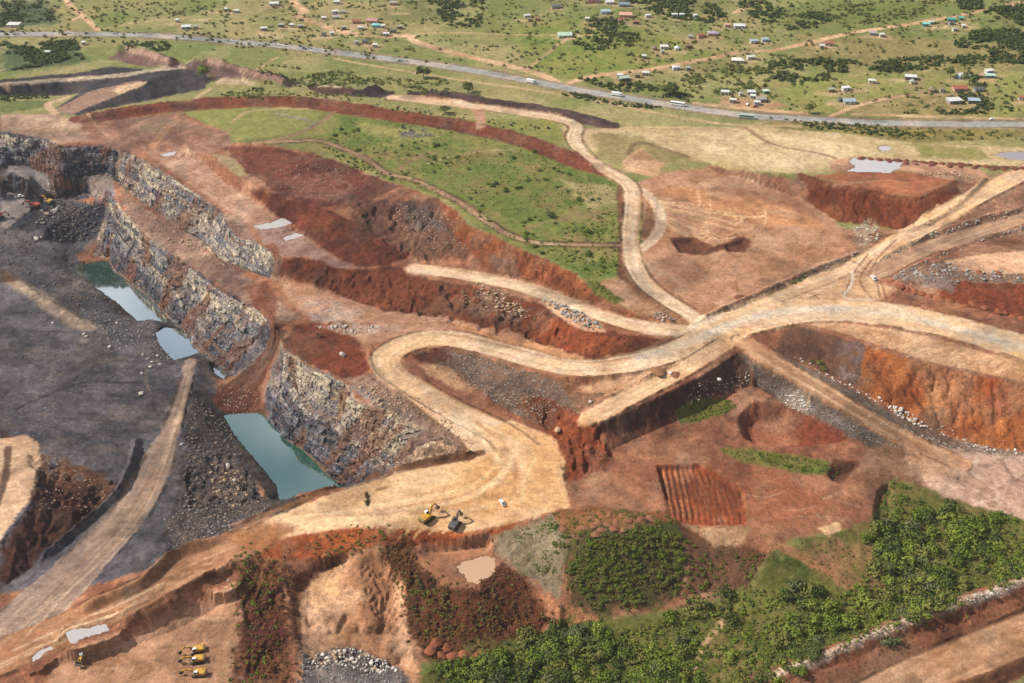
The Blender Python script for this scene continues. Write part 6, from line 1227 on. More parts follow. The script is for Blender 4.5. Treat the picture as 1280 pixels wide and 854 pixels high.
MOUND = [(722, 690), (735, 672), (760, 668), (785, 664), (800, 655), (822, 658), (838, 668), (850, 690), (856, 712), (846, 735), (815, 742), (790, 756), (762, 752), (740, 762), (728, 748), (708, 738), (706, 715)]
pts = np.vstack([scatter(MOUND, 215, 41, 12, .40), scatter([(800, 650), (870, 680), (900, 720), (860, 750), (840, 700)], 28, 48), scatter([(690, 655), (730, 660), (715, 720), (690, 700)], 22, 49)])
pts[:, :2] += nrg.normal(0, 1.6, (len(pts), 2)); pts[:, 2] = gz(pts[:, 0], pts[:, 1])
MPL = [(at(*q), s) for q, s in [((760, 672), 'near the heaps on the mound top'), ((825, 675), 'near the right crest of the mound'), ((725, 700), 'along the left edge of the shrubby mound face'), ((780, 705), 'in the middle of the mound face'), ((840, 715), 'along the right edge of the shrubby mound face'), ((740, 745), 'at the left foot of the mound'), ((810, 745), 'at the right foot of the mound')]]
for p in pts:
    mk = rng.choice(['green', 'olive', 'olive']); r = rng.uniform(1.0, 1.9); lb = '%s %s shrub %s' % ('tiny' if r < 1.3 else 'small' if r < 1.6 else 'bigger', WORD[mk], min(MPL, key=lambda t: (t[0].x - p[0]) ** 2 + (t[0].y - p[1]) ** 2)[1])
    put_bush(p, r, mk, lb, 'shrubs: ' + lb, 'shrub', 'shrub')
ms = [(scatter([(640, 665), (690, 648), (705, 665), (702, 720), (670, 715)], 160, 42, 8, .45), (.3, .7), 'green'), (scatter([(690, 642), (835, 640), (850, 656), (705, 666)], 140, 43), (.35, .8), 'olive'),
      (scatter([(860, 690), (960, 690), (935, 736), (865, 750)], 90, 44), (.5, 1.1), 'green'), (scatter(MOUND, 420, 45), (.5, 1.0), 'olive'), (scatter(MOUND, 260, 46), (.6, 1.2), 'green')]
stuff_bushes('mound_weeds', ms, 'low weeds scattered over the spoil mound', 'weeds')
hs = [(scatter([(487, 690), (510, 690), (520, 720), (560, 745), (600, 742), (628, 708), (660, 730), (695, 772), (600, 808), (545, 820), (515, 795), (505, 740)], 620, 51, 9, .38), (.4, 1.1), 'russet'),
      (scatter([(490, 690), (520, 720), (600, 745), (640, 720), (690, 770), (560, 800), (515, 780)], 260, 52, 9, .45), (.4, 1.0), 'olive'),
      (scatter([(488, 680), (522, 678), (520, 708), (492, 706)], 90, 53), (.5, 1.1), 'russet'),
      (scatter([(300, 700), (345, 690), (365, 720), (356, 780), (370, 850), (290, 850), (305, 790)], 420, 54, 9, .42), (.4, 1.1), 'russet'), (scatter([(300, 690), (350, 690), (360, 780), (330, 850), (300, 850)], 130, 55, 9, .5), (.4, 1.2), 'green'),
      (scatter([(380, 680), (470, 660), (500, 676), (420, 694)], 90, 56), (.4, 1.0), 'olive')]
for q_ in hs: q_[0][:, :2] += nrg.normal(0, 2.6, (len(q_[0]), 2)); q_[0][:, 2] = gz(q_[0][:, 0], q_[0][:, 1])
stuff_bushes('hill_scrub', hs, 'rusty brown scrub on the hills below the pad', 'scrub')
gs = [(scatter([(848, 512), (872, 500), (905, 498), (922, 508), (900, 520), (850, 530)], 110, 57), (.4, 1.0), 'green'), (scatter([(898, 562), (940, 564), (1048, 582), (1050, 598), (1000, 590), (920, 573)], 150, 58), (.4, .9), 'green'),
      (scatter([(985, 352), (1010, 340), (1010, 348), (990, 356)], 30, 59), (.4, .9), 'green'), (scatter([(1095, 640), (1115, 600), (1140, 610), (1120, 650)], 80, 60), (.6, 1.3), 'green'), (scatter([(728, 350), (745, 352), (780, 376), (770, 380)], 60, 61), (.4, .9), 'olive')]
stuff_bushes('weeds', gs, 'green weeds on strips of uncut ground among the earthworks', 'weeds')
for (x, y, r, mk) in [(1026, 455, 2.4, 'olive'), (1016, 452, 1.6, 'dark'), (1030, 461, 1.9, 'olive')]:
    put_bush(at(x, y), r, mk, 'bush at the foot of the dark tipped slope beside the side road', 'bushes beside the side road')
# meadow bushes
MEADOW = [(400, 185), (430, 145), (540, 158), (640, 178), (700, 200), (770, 232), (775, 338), (735, 345), (690, 322), (620, 290), (570, 256), (500, 228), (440, 203)]
pts = scatter(MEADOW, 120, 71, 24, .5)
DPL = [(at(*q), s) for q, s in [((470, 165), 'below the red embankment'), ((600, 180), 'below the red embankment'), ((700, 215), 'below the red embankment'), ((450, 190), 'above the thin track'), ((560, 235), 'above the thin track'), ((640, 280), 'above the thin track'), ((760, 270), 'beside the north road'), ((730, 325), 'between the thin track and the scarp'), ((620, 225), 'around its middle')]]
for i, p in enumerate(pts):
    mk = ['green', 'dark'][i % 2]; r = rng.uniform(.9, 2.4); lb = '%s %s thorn bush in the meadow %s' % ('small' if r < 1.4 else 'middling' if r < 1.9 else 'large', 'bright green' if mk == 'green' else 'dark', min(DPL, key=lambda t: (t[0].x - p[0]) ** 2 + (t[0].y - p[1]) ** 2)[1])
    put_bush(p, r, mk, lb, 'meadow: ' + lb, 'thorn_bush')
md = [(scatter(MEADOW, 900, 72, 18, .5), (.3, .9), 'green'), (scatter(MEADOW, 400, 73, 18, .48), (.3, .8), 'olive'), (scatter([(400, 180), (450, 200), (500, 228), (440, 212)], 60, 74), (.6, 1.4), 'dark'),
      (scatter([(690, 285), (775, 262), (776, 300), (720, 300)], 110, 75), (.5, 1.2), 'green'), (scatter([(660, 305), (776, 312), (776, 345), (735, 345)], 90, 76), (.5, 1.1), 'green')]
stuff_bushes('meadow_tufts', md, 'small grass tufts and low scrub in the meadow', 'scrub', lod=15)
for (x, y, r) in [(725, 251, 2.8), (688, 270, 3.4), (736, 318, 3.4), (735, 291, 2.4), (620, 230, 2.6), (645, 236, 2.2), (632, 240, 3.0), (1207, 243, .0)]:
    if r: put_bush(at(x, y), r, 'dark', 'very large round dark bush in the lower meadow', 'large bushes in the lower meadow', 'thorn_bush')
tree(585, 116, 9, 'dark', 'round dark tree beside the spoil bank north of the meadow', spread=.62)
tree(556, 142, 7, 'olive', 'flat-topped acacia standing alone in the upper meadow', flat=.5, spread=.65)
tree(256, 98, 11, 'green', 'bright green tree on the rim of the old working')
tree(530, 98, 10, 'dark', 'spreading dark tree beside the service track below the highway', spread=.7)
tree(839, 120, 11, 'dark', 'large dark tree among scrub beside the highway', spread=.7)
tree(1011, 142, 8, 'olive', 'small round tree on the verge where a side road meets the highway')
tree(1188, 97, 9, 'dark', 'tall dark tree beside the long blue-white house'); tree(1211, 106, 11, 'dark', 'dark tree shading the red-roofed homestead', spread=.7)
# scrub of the far country
FAR = [('dark', [(0, 55), (95, 52), (105, 74), (60, 82), (0, 90)], 420, (1.4, 3.2)), ('dark', [(0, 3), (60, 3), (70, 26), (0, 34)], 170, (1.4, 3)),
       ('dark', [(530, 0), (605, 0), (600, 34), (560, 32)], 200, (1.3, 3)), ('dark', [(712, 40), (760, 36), (800, 45), (790, 70), (720, 62)], 170, (1.2, 2.8)), ('dark', [(735, 26), (775, 24), (780, 38), (740, 37)], 80, (1.6, 3.2)),
       ('dark', [(760, 0), (980, 0), (1000, 15), (1060, 20), (1000, 40), (930, 30), (860, 28)], 520, (1.4, 3.2)), ('dark', [(960, 80), (1010, 72), (1080, 78), (1170, 68), (1215, 40), (1285, 38), (1285, 80), (1190, 82), (1100, 92), (1010, 104), (960, 100)], 760, (1.3, 3.2)),
       ('dark', [(1225, 14), (1285, 6), (1285, 32), (1235, 30)], 170, (1.6, 3.4)), ('dark', [(1195, 0), (1225, 0), (1228, 12), (1200, 12)], 60, (2, 4)), ('olive', [(1010, 10), (1130, 0), (1190, 0), (1150, 20), (1060, 35)], 160, (1.2, 2.6)),
       ('dark', [(720, 98), (790, 100), (880, 122), (860, 128), (760, 112)], 170, (1, 2.4)), ('olive', [(880, 80), (960, 85), (960, 110), (890, 120), (850, 100)], 200, (1, 2.4)), ('dark', [(1200, 116), (1268, 122), (1265, 143), (1120, 142), (1150, 138)], 200, (1, 2.4)),
       ('dark', [(700, 118), (720, 116), (760, 126), (830, 134), (820, 138), (740, 128)], 90, (1, 2.2)), ('dark', [(990, 152), (1100, 158), (1160, 170), (1130, 172), (1020, 162)], 110, (1, 2.2)), ('olive', [(960, 148), (1150, 160), (1280, 166), (1280, 176), (1130, 174)], 130, (.8, 1.8)),
       ('olive', [(320, 80), (560, 100), (560, 120), (440, 108), (330, 110)], 330, (.8, 2)), ('green', [(380, 95), (430, 90), (470, 104), (420, 110)], 60, (1, 2)), ('dark', [(150, 52), (215, 52), (212, 63), (160, 64)], 90, (1.3, 2.6)),
       ('olive', [(0, 48), (640, 84), (640, 0), (0, 0)], 900, (.8, 2.2)), ('olive', [(640, 0), (1285, 0), (1285, 145), (1000, 140), (640, 84)], 1300, (.8, 2.2)), ('dark', [(470, 128), (560, 140), (690, 160), (690, 176), (560, 148), (470, 138)], 60, (.7, 1.6)),
       ('dark', [(0, 120), (60, 118), (60, 124), (0, 128)], 90, (1, 2)), ('olive', [(300, 112), (460, 118), (460, 128), (300, 124)], 110, (.7, 1.6)), ('olive', [(270, 118), (330, 108), (330, 122), (280, 126)], 60, (1, 2))]
sets = []; cand = []
for i, (mk, P, n, rr) in enumerate(FAR):
    q = scatter(P, n, 900 + i, 16 if n > 150 else None, .45)
    k = min(len(q), max(4, len(q) // 14)) if rr[1] > 2 else 0
    cand += [(p, rng.uniform((rr[0] + rr[1]) / 2, rr[1] * 1.15), mk) for p in q[:k]]; sets.append((q[k:], rr, mk))
stuff_bushes('far_scrub', sets, 'scattered scrub across the grassland around the village', 'scrub', lod=15)
# bare tree in the meadow
bp_ = at(735, 331); bt = empty('bare_tree', bp_); tag(bt, 'leafless pale grey tree at the meadow edge above the middle road', 'tree')
MB().tube((0, 0, -.3), (.1, 0, 2.2), .28, .18, 7).build('trunk', paint_mat('dead_wood', (200, 188, 172), .9), bt)
for k in range(7):
    a = k * .93; MB().tube((.1, 0, 1.6 + .1 * k), (math.cos(a) * 1.7, math.sin(a) * 1.7, 3 + .22 * k), .14, .05, 5).tube((math.cos(a) * .9, math.sin(a) * .9, 2.4 + .15 * k), (math.cos(a + .6) * 1.8, math.sin(a + .6) * 1.8, 3.5 + .1 * k), .08, .03, 5).build('branch', _mats['dead_wood'], bt)

# ---------------------------------------------------------------- rocks and heaps
def rock_mesh(seed, mat, sub=2, lump=.28, sq=.75):
    bm = bmesh.new(); bmesh.ops.create_icosphere(bm, subdivisions=sub, radius=1.0); r = random.Random(seed)
    pl = [(Vector((r.gauss(0, 1), r.gauss(0, 1), r.gauss(0, 1))).normalized(), r.uniform(.62, .9)) for _ in range(9)]
    for v in bm.verts:
        for n_, d in pl:
            k = v.co.dot(n_)
            if k > d: v.co -= n_ * (k - d)
        v.co *= 1 + r.uniform(-.04, .04); v.co.z *= sq
    me = bpy.data.meshes.new('boulder'); bm.to_mesh(me); bm.free(); me.materials.append(mat); return me
RM = {'grey': varied_mat('stone_grey', (124, 119, 116), (178, 172, 164), .85, .6), 'white': varied_mat('stone_pale', (160, 148, 136), (220, 212, 202), .85, .6), 'tan': varied_mat('stone_tan', (146, 118, 96), (190, 162, 134), .85, .6), 'dark': varied_mat('stone_dark', (88, 81, 79), (126, 117, 112), .85, .5)}
RK = {k: [rock_mesh(10 * j + i, m_, 1 if i > 2 else 2) for i in range(5)] for j, (k, m_) in enumerate(RM.items())}
def put_rock(p, r, mk, parent=None, name='boulder'):
    o = bpy.data.objects.new(name, rng.choice(RK[mk])); COL.objects.link(o); q = Vector(p) - (Vector(parent.location) if parent else Vector((0, 0, 0)))
    o.location = (q.x, q.y, q.z + r * .25); o.scale = (r * rng.uniform(.8, 1.3), r * rng.uniform(.8, 1.3), r * rng.uniform(.7, 1.1)); o.rotation_euler = (rng.uniform(-.3, .3), rng.uniform(-.3, .3), rng.uniform(0, 6.28))
    if parent: o.parent = parent
    return o
def rock_pile(P, n, rr, mk, label, seed, lift=0.0, name='rock_pile', line=None):
    if line is not None:
        W = hitl(catmull(np.asarray(line, float), 6)); r = np.random.default_rng(seed); i = r.integers(0, len(W) - 1, n); t = r.random((n, 1)); q = W[i] * (1 - t) + W[i + 1] * t + r.normal(0, P, (n, 3)) * [1, 1, 0]
        pts_ = np.column_stack([q[:, :2], gz(q[:, 0], q[:, 1])])
    else: pts_ = scatter(P, n, seed)
    t_ = empty(name, pts_.mean(0)); tag(t_, label, 'rock pile')
    for p in pts_: put_rock(p + [0, 0, lift * .7 * rng.random() - .1], rr[0] * .6 + (rr[1] - rr[0] * .6) * rng.random() ** 2.2, mk if rng.random() < .8 else 'tan', t_, 'stone')
    return t_
rock_pile([(678, 376), (700, 380), (730, 393), (755, 408), (750, 416), (728, 408), (700, 392)], 150, (.7, 1.4), 'grey', 'bank of blue-grey boulders along the middle road', 201, 1.2)
rock_pile([(1105, 505), (1125, 508), (1150, 525), (1170, 540), (1150, 534), (1120, 520)], 70, (.6, 1.3), 'white', 'white boulders heaped at the foot of the orange cutting', 202, .8)
rock_pile(.9, 70, (.4, .9), 'white', 'string of pale stones along the toe of the dark slope beside the side road', 203, line=[(995, 448), (1040, 473), (1075, 490), (1105, 507)])
rock_pile(1.2, 90, (.4, .9), 'white', 'pale stones strewn along the cutting foot near the mud basin', 204, line=[(1165, 538), (1200, 550), (1240, 562), (1285, 567)])
rock_pile([(385, 818), (440, 810), (480, 822), (500, 838), (470, 845), (430, 832), (395, 836)], 190, (.4, 1.0), 'white', 'heap of pale broken rock below the eroded gully', 205, .8)
rock_pile([(1066, 286), (1084, 274), (1096, 282), (1100, 300), (1075, 306)], 80, (.5, 1.1), 'white', 'tumbled cream rocks at the toe of the tipped red heap', 206, .6)
rock_pile([(1145, 217), (1200, 215), (1228, 222), (1200, 226), (1160, 221)], 90, (.5, 1.1), 'tan', 'line of dumped cream rock on top of the tipped heap', 207, .8)
rock_pile([(1115, 350), (1165, 330), (1200, 332), (1280, 350), (1200, 354), (1140, 352)], 110, (.5, 1.4), 'grey', 'grey and cream rocks dumped below the flat platform', 208, .8)
rock_pile(.8, 110, (.5, 1.1), 'grey', 'row of rocks edging the upper east road', 209, line=[(1095, 330), (1140, 304), (1200, 284), (1285, 260)])
rock_pile(.8, 100, (.5, 1.0), 'grey', 'row of rocks along the lower side of the upper east road', 210, line=[(1120, 345), (1160, 326), (1220, 303), (1285, 283)])
rock_pile(.8, 70, (.4, .9), 'tan', 'rocks on the bank between the tipped heap and the road', 211, line=[(1150, 283), (1185, 262), (1210, 243), (1228, 224)])
rock_pile(.7, 150, (.3, .8), 'white', 'band of white rubble along the crest of the south road berm', 212, line=[(1130, 778), (1170, 766), (1200, 752), (1240, 742), (1290, 724)])
rock_pile(.7, 120, (.3, .7), 'tan', 'pale rubble on the lower end of the south road berm', 213, line=[(965, 845), (1040, 815), (1090, 793), (1130, 780)])
rock_pile([(975, 490), (1000, 487), (1015, 505), (1008, 516), (985, 510)], 110, (.3, .8), 'white', 'spill of white stones on the slope under the side road', 214)
rock_pile(1.2, 80, (.4, .9), 'grey', 'rocks along the bank of the brown field', 215, line=[(935, 372), (1000, 343), (1055, 322), (1076, 314)])
rock_pile([(818, 388), (840, 395), (850, 402), (830, 403), (815, 397)], 40, (.5, 1.1), 'grey', 'small knot of rocks where the middle and north roads meet', 216, .6)
rock_pile([(398, 410), (425, 405), (495, 408), (498, 411), (440, 418)], 70, (.5, 1.2), 'white', 'white blocks scattered behind the hairpin bend', 217, .4)
rock_pile([(440, 478), (475, 485), (520, 520), (505, 528), (470, 508)], 100, (.5, 1.2), 'tan', 'broken blocks on the ledge above the pale face', 218, .4)
rock_pile([(400, 490), (440, 515), (480, 555), (500, 578), (470, 560), (430, 525)], 120, (.5, 1.4), 'tan', 'fallen blocks on the ledge of the lower quarry face', 219, .4)
rock_pile([(265, 580), (300, 590), (320, 620), (290, 640), (260, 610)], 110, (.4, 1.1), 'tan', 'tan boulders on the dark rubble slope above the big pond', 220, .3)
rock_pile([(50, 262), (75, 258), (70, 275), (45, 280)], 60, (.6, 1.6), 'grey', 'blasted grey rock in front of the red excavator', 221, 1.0)
rock_pile([(160, 300), (200, 345), (240, 385), (280, 410), (250, 395), (200, 352)], 90, (.5, 1.3), 'grey', 'fallen rock along the ledge over the far pond', 222, .3)
rock_pile([(175, 270), (225, 290), (260, 315), (300, 345), (260, 325), (200, 295)], 110, (.5, 1.2), 'tan', 'loose blocks over the middle bench of the quarry', 223, .2)
rock_pile([(595, 352), (640, 368), (665, 390), (640, 395), (600, 375)], 90, (.5, 1.3), 'tan', 'pale blocks in the scarp below the middle road', 224, .3)
BOULD = [(177, 467, 1.0), (185, 449, 1.2), (190, 453, 1.2), (197, 445, 1.0), (200, 456, 1.2), (188, 459, 1.3), (179, 444, 1.0), (137, 434, 1.5), (150, 436, .8), (66, 404, 1.0), (105, 418, 1.1), (46, 299, 2.2), (52, 297, 1.2), (108, 421, 1.2), (146, 404, 1.1), (227, 556, 1.2), (293, 601, 1.3), (285, 583, 1.5)]
for x, y, r in BOULD: tag(put_rock(at(x, y), r, 'white'), 'pale boulder lying on the dark pit floor', 'boulder', 'boulders on the pit floor')
tag(put_rock(at(177, 493), 2.2, 'white'), 'large cream boulder alone on the smooth dark dump', 'boulder'); tag(put_rock(at(428, 444), 2.2, 'white'), 'pale boulder on red soil left of the hairpin', 'boulder')
tag(put_rock(at(838, 467), 1.5, 'white'), 'white boulder at the top of the dirt ramp', 'boulder'); tag(put_rock(at(697, 538), 1.6, 'tan'), 'boulder at the foot of the red spur beside the pad', 'boulder'); tag(put_rock(at(738, 503), 1.3, 'white'), 'white boulder beside the berm of the dirt ramp', 'boulder')
tag(put_rock(at(899, 475), 1.5, 'white'), 'white boulder on the bank under the ramp end', 'boulder'); tag(put_rock(at(1240, 743), 1.4, 'white'), 'white boulder at the thicket edge above the south berm', 'boulder')
def stuff_rocks(name, sets, label):
    base = []
    for i in range(5):
        bm = bmesh.new(); bmesh.ops.create_icosphere(bm, subdivisions=1, radius=1); r = random.Random(i)
        for v in bm.verts: v.co *= r.uniform(.7, 1.15)
        bm.verts.ensure_lookup_table(); base.append((np.array([v.co[:] for v in bm.verts]), np.array([[q.index for q in f.verts] for f in bm.faces]))); bm.free()
    allV, allF, allM = [], [], []; o = 0; keys = []
    for pts_, (a, b), mk in sets:
        if mk not in keys: keys.append(mk)
        for p in pts_:
            V, F = base[rng.randrange(5)]; r = a + (b - a) * rng.random() ** 2; s = np.array([rng.uniform(.7, 1.3), rng.uniform(.7, 1.3), rng.uniform(.5, .9)]) * r
            t = rng.uniform(0, 6.28); c_, s_ = math.cos(t), math.sin(t); Vx = V * s
            allV.append(np.column_stack([Vx[:, 0] * c_ - Vx[:, 1] * s_ + p[0], Vx[:, 0] * s_ + Vx[:, 1] * c_ + p[1], Vx[:, 2] + p[2] + .15 * r])); allF.append(F + o); allM.append(np.full(len(F), keys.index(mk))); o += len(V)
    me = mesh_from(name, np.vstack(allV), np.vstack(allF)); 
    for k in keys: me.materials.append(RM[k])
    me.polygons.foreach_set('material_index', np.concatenate(allM).astype(np.int32)); me.polygons.foreach_set('use_smooth', np.zeros(len(me.polygons), bool))
    ob = bpy.data.objects.new(name, me); COL.objects.link(ob); tag(ob, label, 'rubble', kind='stuff')
sc = scatter
stuff_rocks('rubble', [(sc([(245, 490), (285, 530), (350, 630), (300, 648), (225, 690), (210, 680), (228, 600), (235, 540)], 1100, 301), (.25, .9), 'dark'), (sc([(245, 490), (285, 530), (350, 630), (300, 648), (225, 690), (228, 600)], 300, 302), (.2, .7), 'tan'),
    (sc([(0, 285), (100, 310), (90, 330), (170, 400), (110, 405), (40, 350), (0, 330)], 500, 303), (.3, 1.1), 'dark'), (sc([(100, 385), (190, 400), (215, 450), (170, 440), (110, 420)], 220, 304), (.3, .9), 'grey'), (sc([(70, 245), (138, 246), (120, 300), (66, 300)], 420, 305), (.4, 1.4), 'dark'),
    (sc([(0, 420), (200, 470), (210, 520), (100, 560), (0, 540)], 260, 306), (.15, .45), 'grey'), (sc([(560, 438), (663, 463), (700, 478), (720, 512), (650, 520), (600, 492)], 520, 307), (.2, .7), 'grey'), (sc([(560, 470), (690, 500), (690, 535), (620, 505)], 260, 308), (.2, .7), 'tan'),
    (sc([(930, 445), (1060, 522), (1130, 562), (1060, 545), (945, 482)], 520, 309), (.15, .5), 'grey'), (sc([(375, 812), (440, 806), (500, 835), (520, 865), (370, 865)], 600, 310), (.2, .6), 'grey'), (sc([(150, 187), (275, 262), (350, 350), (300, 345), (200, 280), (150, 250)], 420, 311), (.3, .9), 'tan'),
    (sc([(270, 478), (332, 480), (332, 514), (283, 518)], 160, 312), (.2, .7), 'tan'), (sc([(430, 475), (530, 500), (600, 560), (533, 537)], 380, 313), (.2, .8), 'tan'), (sc([(480, 250), (560, 262), (585, 310), (520, 310)], 420, 314), (.25, .9), 'tan'),
    (sc([(350, 190), (440, 215), (420, 255), (350, 240)], 260, 315), (.2, .7), 'tan'), (sc([(1110, 345), (1200, 325), (1290, 345), (1290, 356), (1130, 356)], 420, 316), (.2, .7), 'grey'), (sc([(600, 355), (680, 395), (640, 400), (570, 375)], 300, 317), (.2, .8), 'tan'),
    (sc([(1085, 520), (1198, 555), (1285, 570), (1285, 580), (1190, 562), (1100, 530)], 200, 318), (.15, .5), 'white'), (sc([(870, 478), (936, 460), (938, 476), (850, 512)], 110, 319), (.2, .7), 'white'), (sc([(40, 560), (150, 605), (100, 650), (50, 640)], 260, 320), (.2, .6), 'tan'),
    (sc([(200, 640), (300, 610), (340, 632), (215, 690)], 360, 321), (.2, .7), 'grey'), (sc([(490, 158), (530, 160), (540, 170), (500, 172)], 60, 322), (.3, .9), 'white'), (sc([(395, 365), (460, 390), (440, 412), (390, 402)], 200, 323), (.2, .6), 'grey')], 'loose broken rock strewn over slopes and pit floor')
def heap_mesh(seed, mat, steep=.55):
    r = random.Random(seed); n = 14; steep *= .72; V = [(r.uniform(-.15, .15), r.uniform(-.15, .15), steep)]; F = []; rings = [(.25, .86), (.55, .52), (.85, .16), (1.05, -.08)]
    for ri, (rad, hh) in enumerate(rings):
        for i in range(n):
            a = 2 * math.pi * i / n; k = rad * (1 + r.uniform(-.2, .2)); V.append((k * math.cos(a), k * math.sin(a), hh * steep * (1 + r.uniform(-.25, .25))))
    for i in range(n): F.append((0, 1 + i, 1 + (i + 1) % n))
    for q in range(len(rings) - 1):
        for i in range(n): a = 1 + q * n; F.append((a + i, a + n + i, a + n + (i + 1) % n, a + (i + 1) % n))
    me = bpy.data.meshes.new('soil_heap'); me.from_pydata(V, [], F); me.materials.append(mat)
    for p in me.polygons: p.use_smooth = True
    return me
HM = {'maroon': [heap_mesh(i, varied_mat('soil_maroon', (98, 56, 47), (124, 76, 62), .95, .8), .6) for i in range(4)], 'red': [heap_mesh(20 + i, varied_mat('soil_red', (126, 72, 52), (152, 94, 70), .95, .8), .65) for i in range(4)], 'rust': [heap_mesh(40 + i, varied_mat('soil_rust', (122, 76, 60), (146, 104, 80), .95, .8), .55) for i in range(4)]}
def put_heap(p, r, mk, label, group):
    o = bpy.data.objects.new('soil_heap', rng.choice(HM[mk])); COL.objects.link(o); o.location = (p[0], p[1], p[2] - .05); o.scale = (r * rng.uniform(.75, 1.1), r * rng.uniform(.8, 1.35), r * rng.uniform(.7, 1.2)); o.rotation_euler = (0, 0, rng.uniform(0, 6.28)); tag(o, label, 'soil heap', group)
for i in range(19):
    put_heap(at(1077 + i * 11.2, 198 + i * .72 + .4 * math.sin(i)), rng.uniform(2.5, 3.2), 'maroon', 'dark red soil heap in the long row along the pasture edge', 'row of heaps along the pasture')
for i in range(9): put_heap(at(1112 + i * 18 + 3 * math.sin(i * 2), 203.5 + i * 1.1), rng.uniform(2.1, 2.9), 'maroon', 'dark red soil heap in front of the row along the pasture edge', 'second row of heaps')
for x, y in [(1115, 352), (1125, 358), (1134, 362), (1143, 364), (1152, 366), (1162, 370), (1175, 374), (1188, 376), (1207, 383), (1216, 379), (1231, 384), (1247, 388), (1257, 391), (1267, 395), (1278, 398)]:
    put_heap(at(x, y), rng.uniform(2.4, 3.1), 'red', 'rusty soil heap edging the east haul road', 'heaps edging the haul road')
for x, y in [(706, 662), (722, 670), (748, 653), (742, 657), (762, 645), (770, 652), (778, 645), (760, 655), (785, 650), (752, 662), (745, 667), (800, 650), (795, 658), (730, 660), (740, 648), (812, 648), (768, 660), (780, 662)]:
    put_heap(at(x, y), rng.uniform(1.7, 2.5), 'rust', 'reddish tipped heap on the flat top of the spoil mound', 'heaps on the mound top')
for x, y in [(545, 802), (558, 808), (551, 818), (566, 819), (580, 818), (596, 820), (540, 810), (604, 818)]:
    put_heap(at(x, y), rng.uniform(2.4, 3.4), 'red', 'red soil heap between the brown hill and the thicket', 'heaps below the brown hill')
put_heap(at(822, 463), 3.2, 'rust', 'brown soil heap blocking the top of the dirt ramp', 'heaps on the ramp'); put_heap(at(845, 468), 2.8, 'rust', 'brown soil heap blocking the top of the dirt ramp', 'heaps on the ramp')
for x, y in [(1223, 340), (1247, 341)]: put_heap(at(x, y), 2.4, 'red', 'red soil heap on the edge of the flat platform', 'heaps on the platform')
put_heap(at(925, 372), 3.0, 'maroon', 'dark soil heap beside the bank of the brown field', None); put_heap(at(395, 420), 3.6, 'maroon', 'dark red heap tipped on the bench left of the hairpin', None)

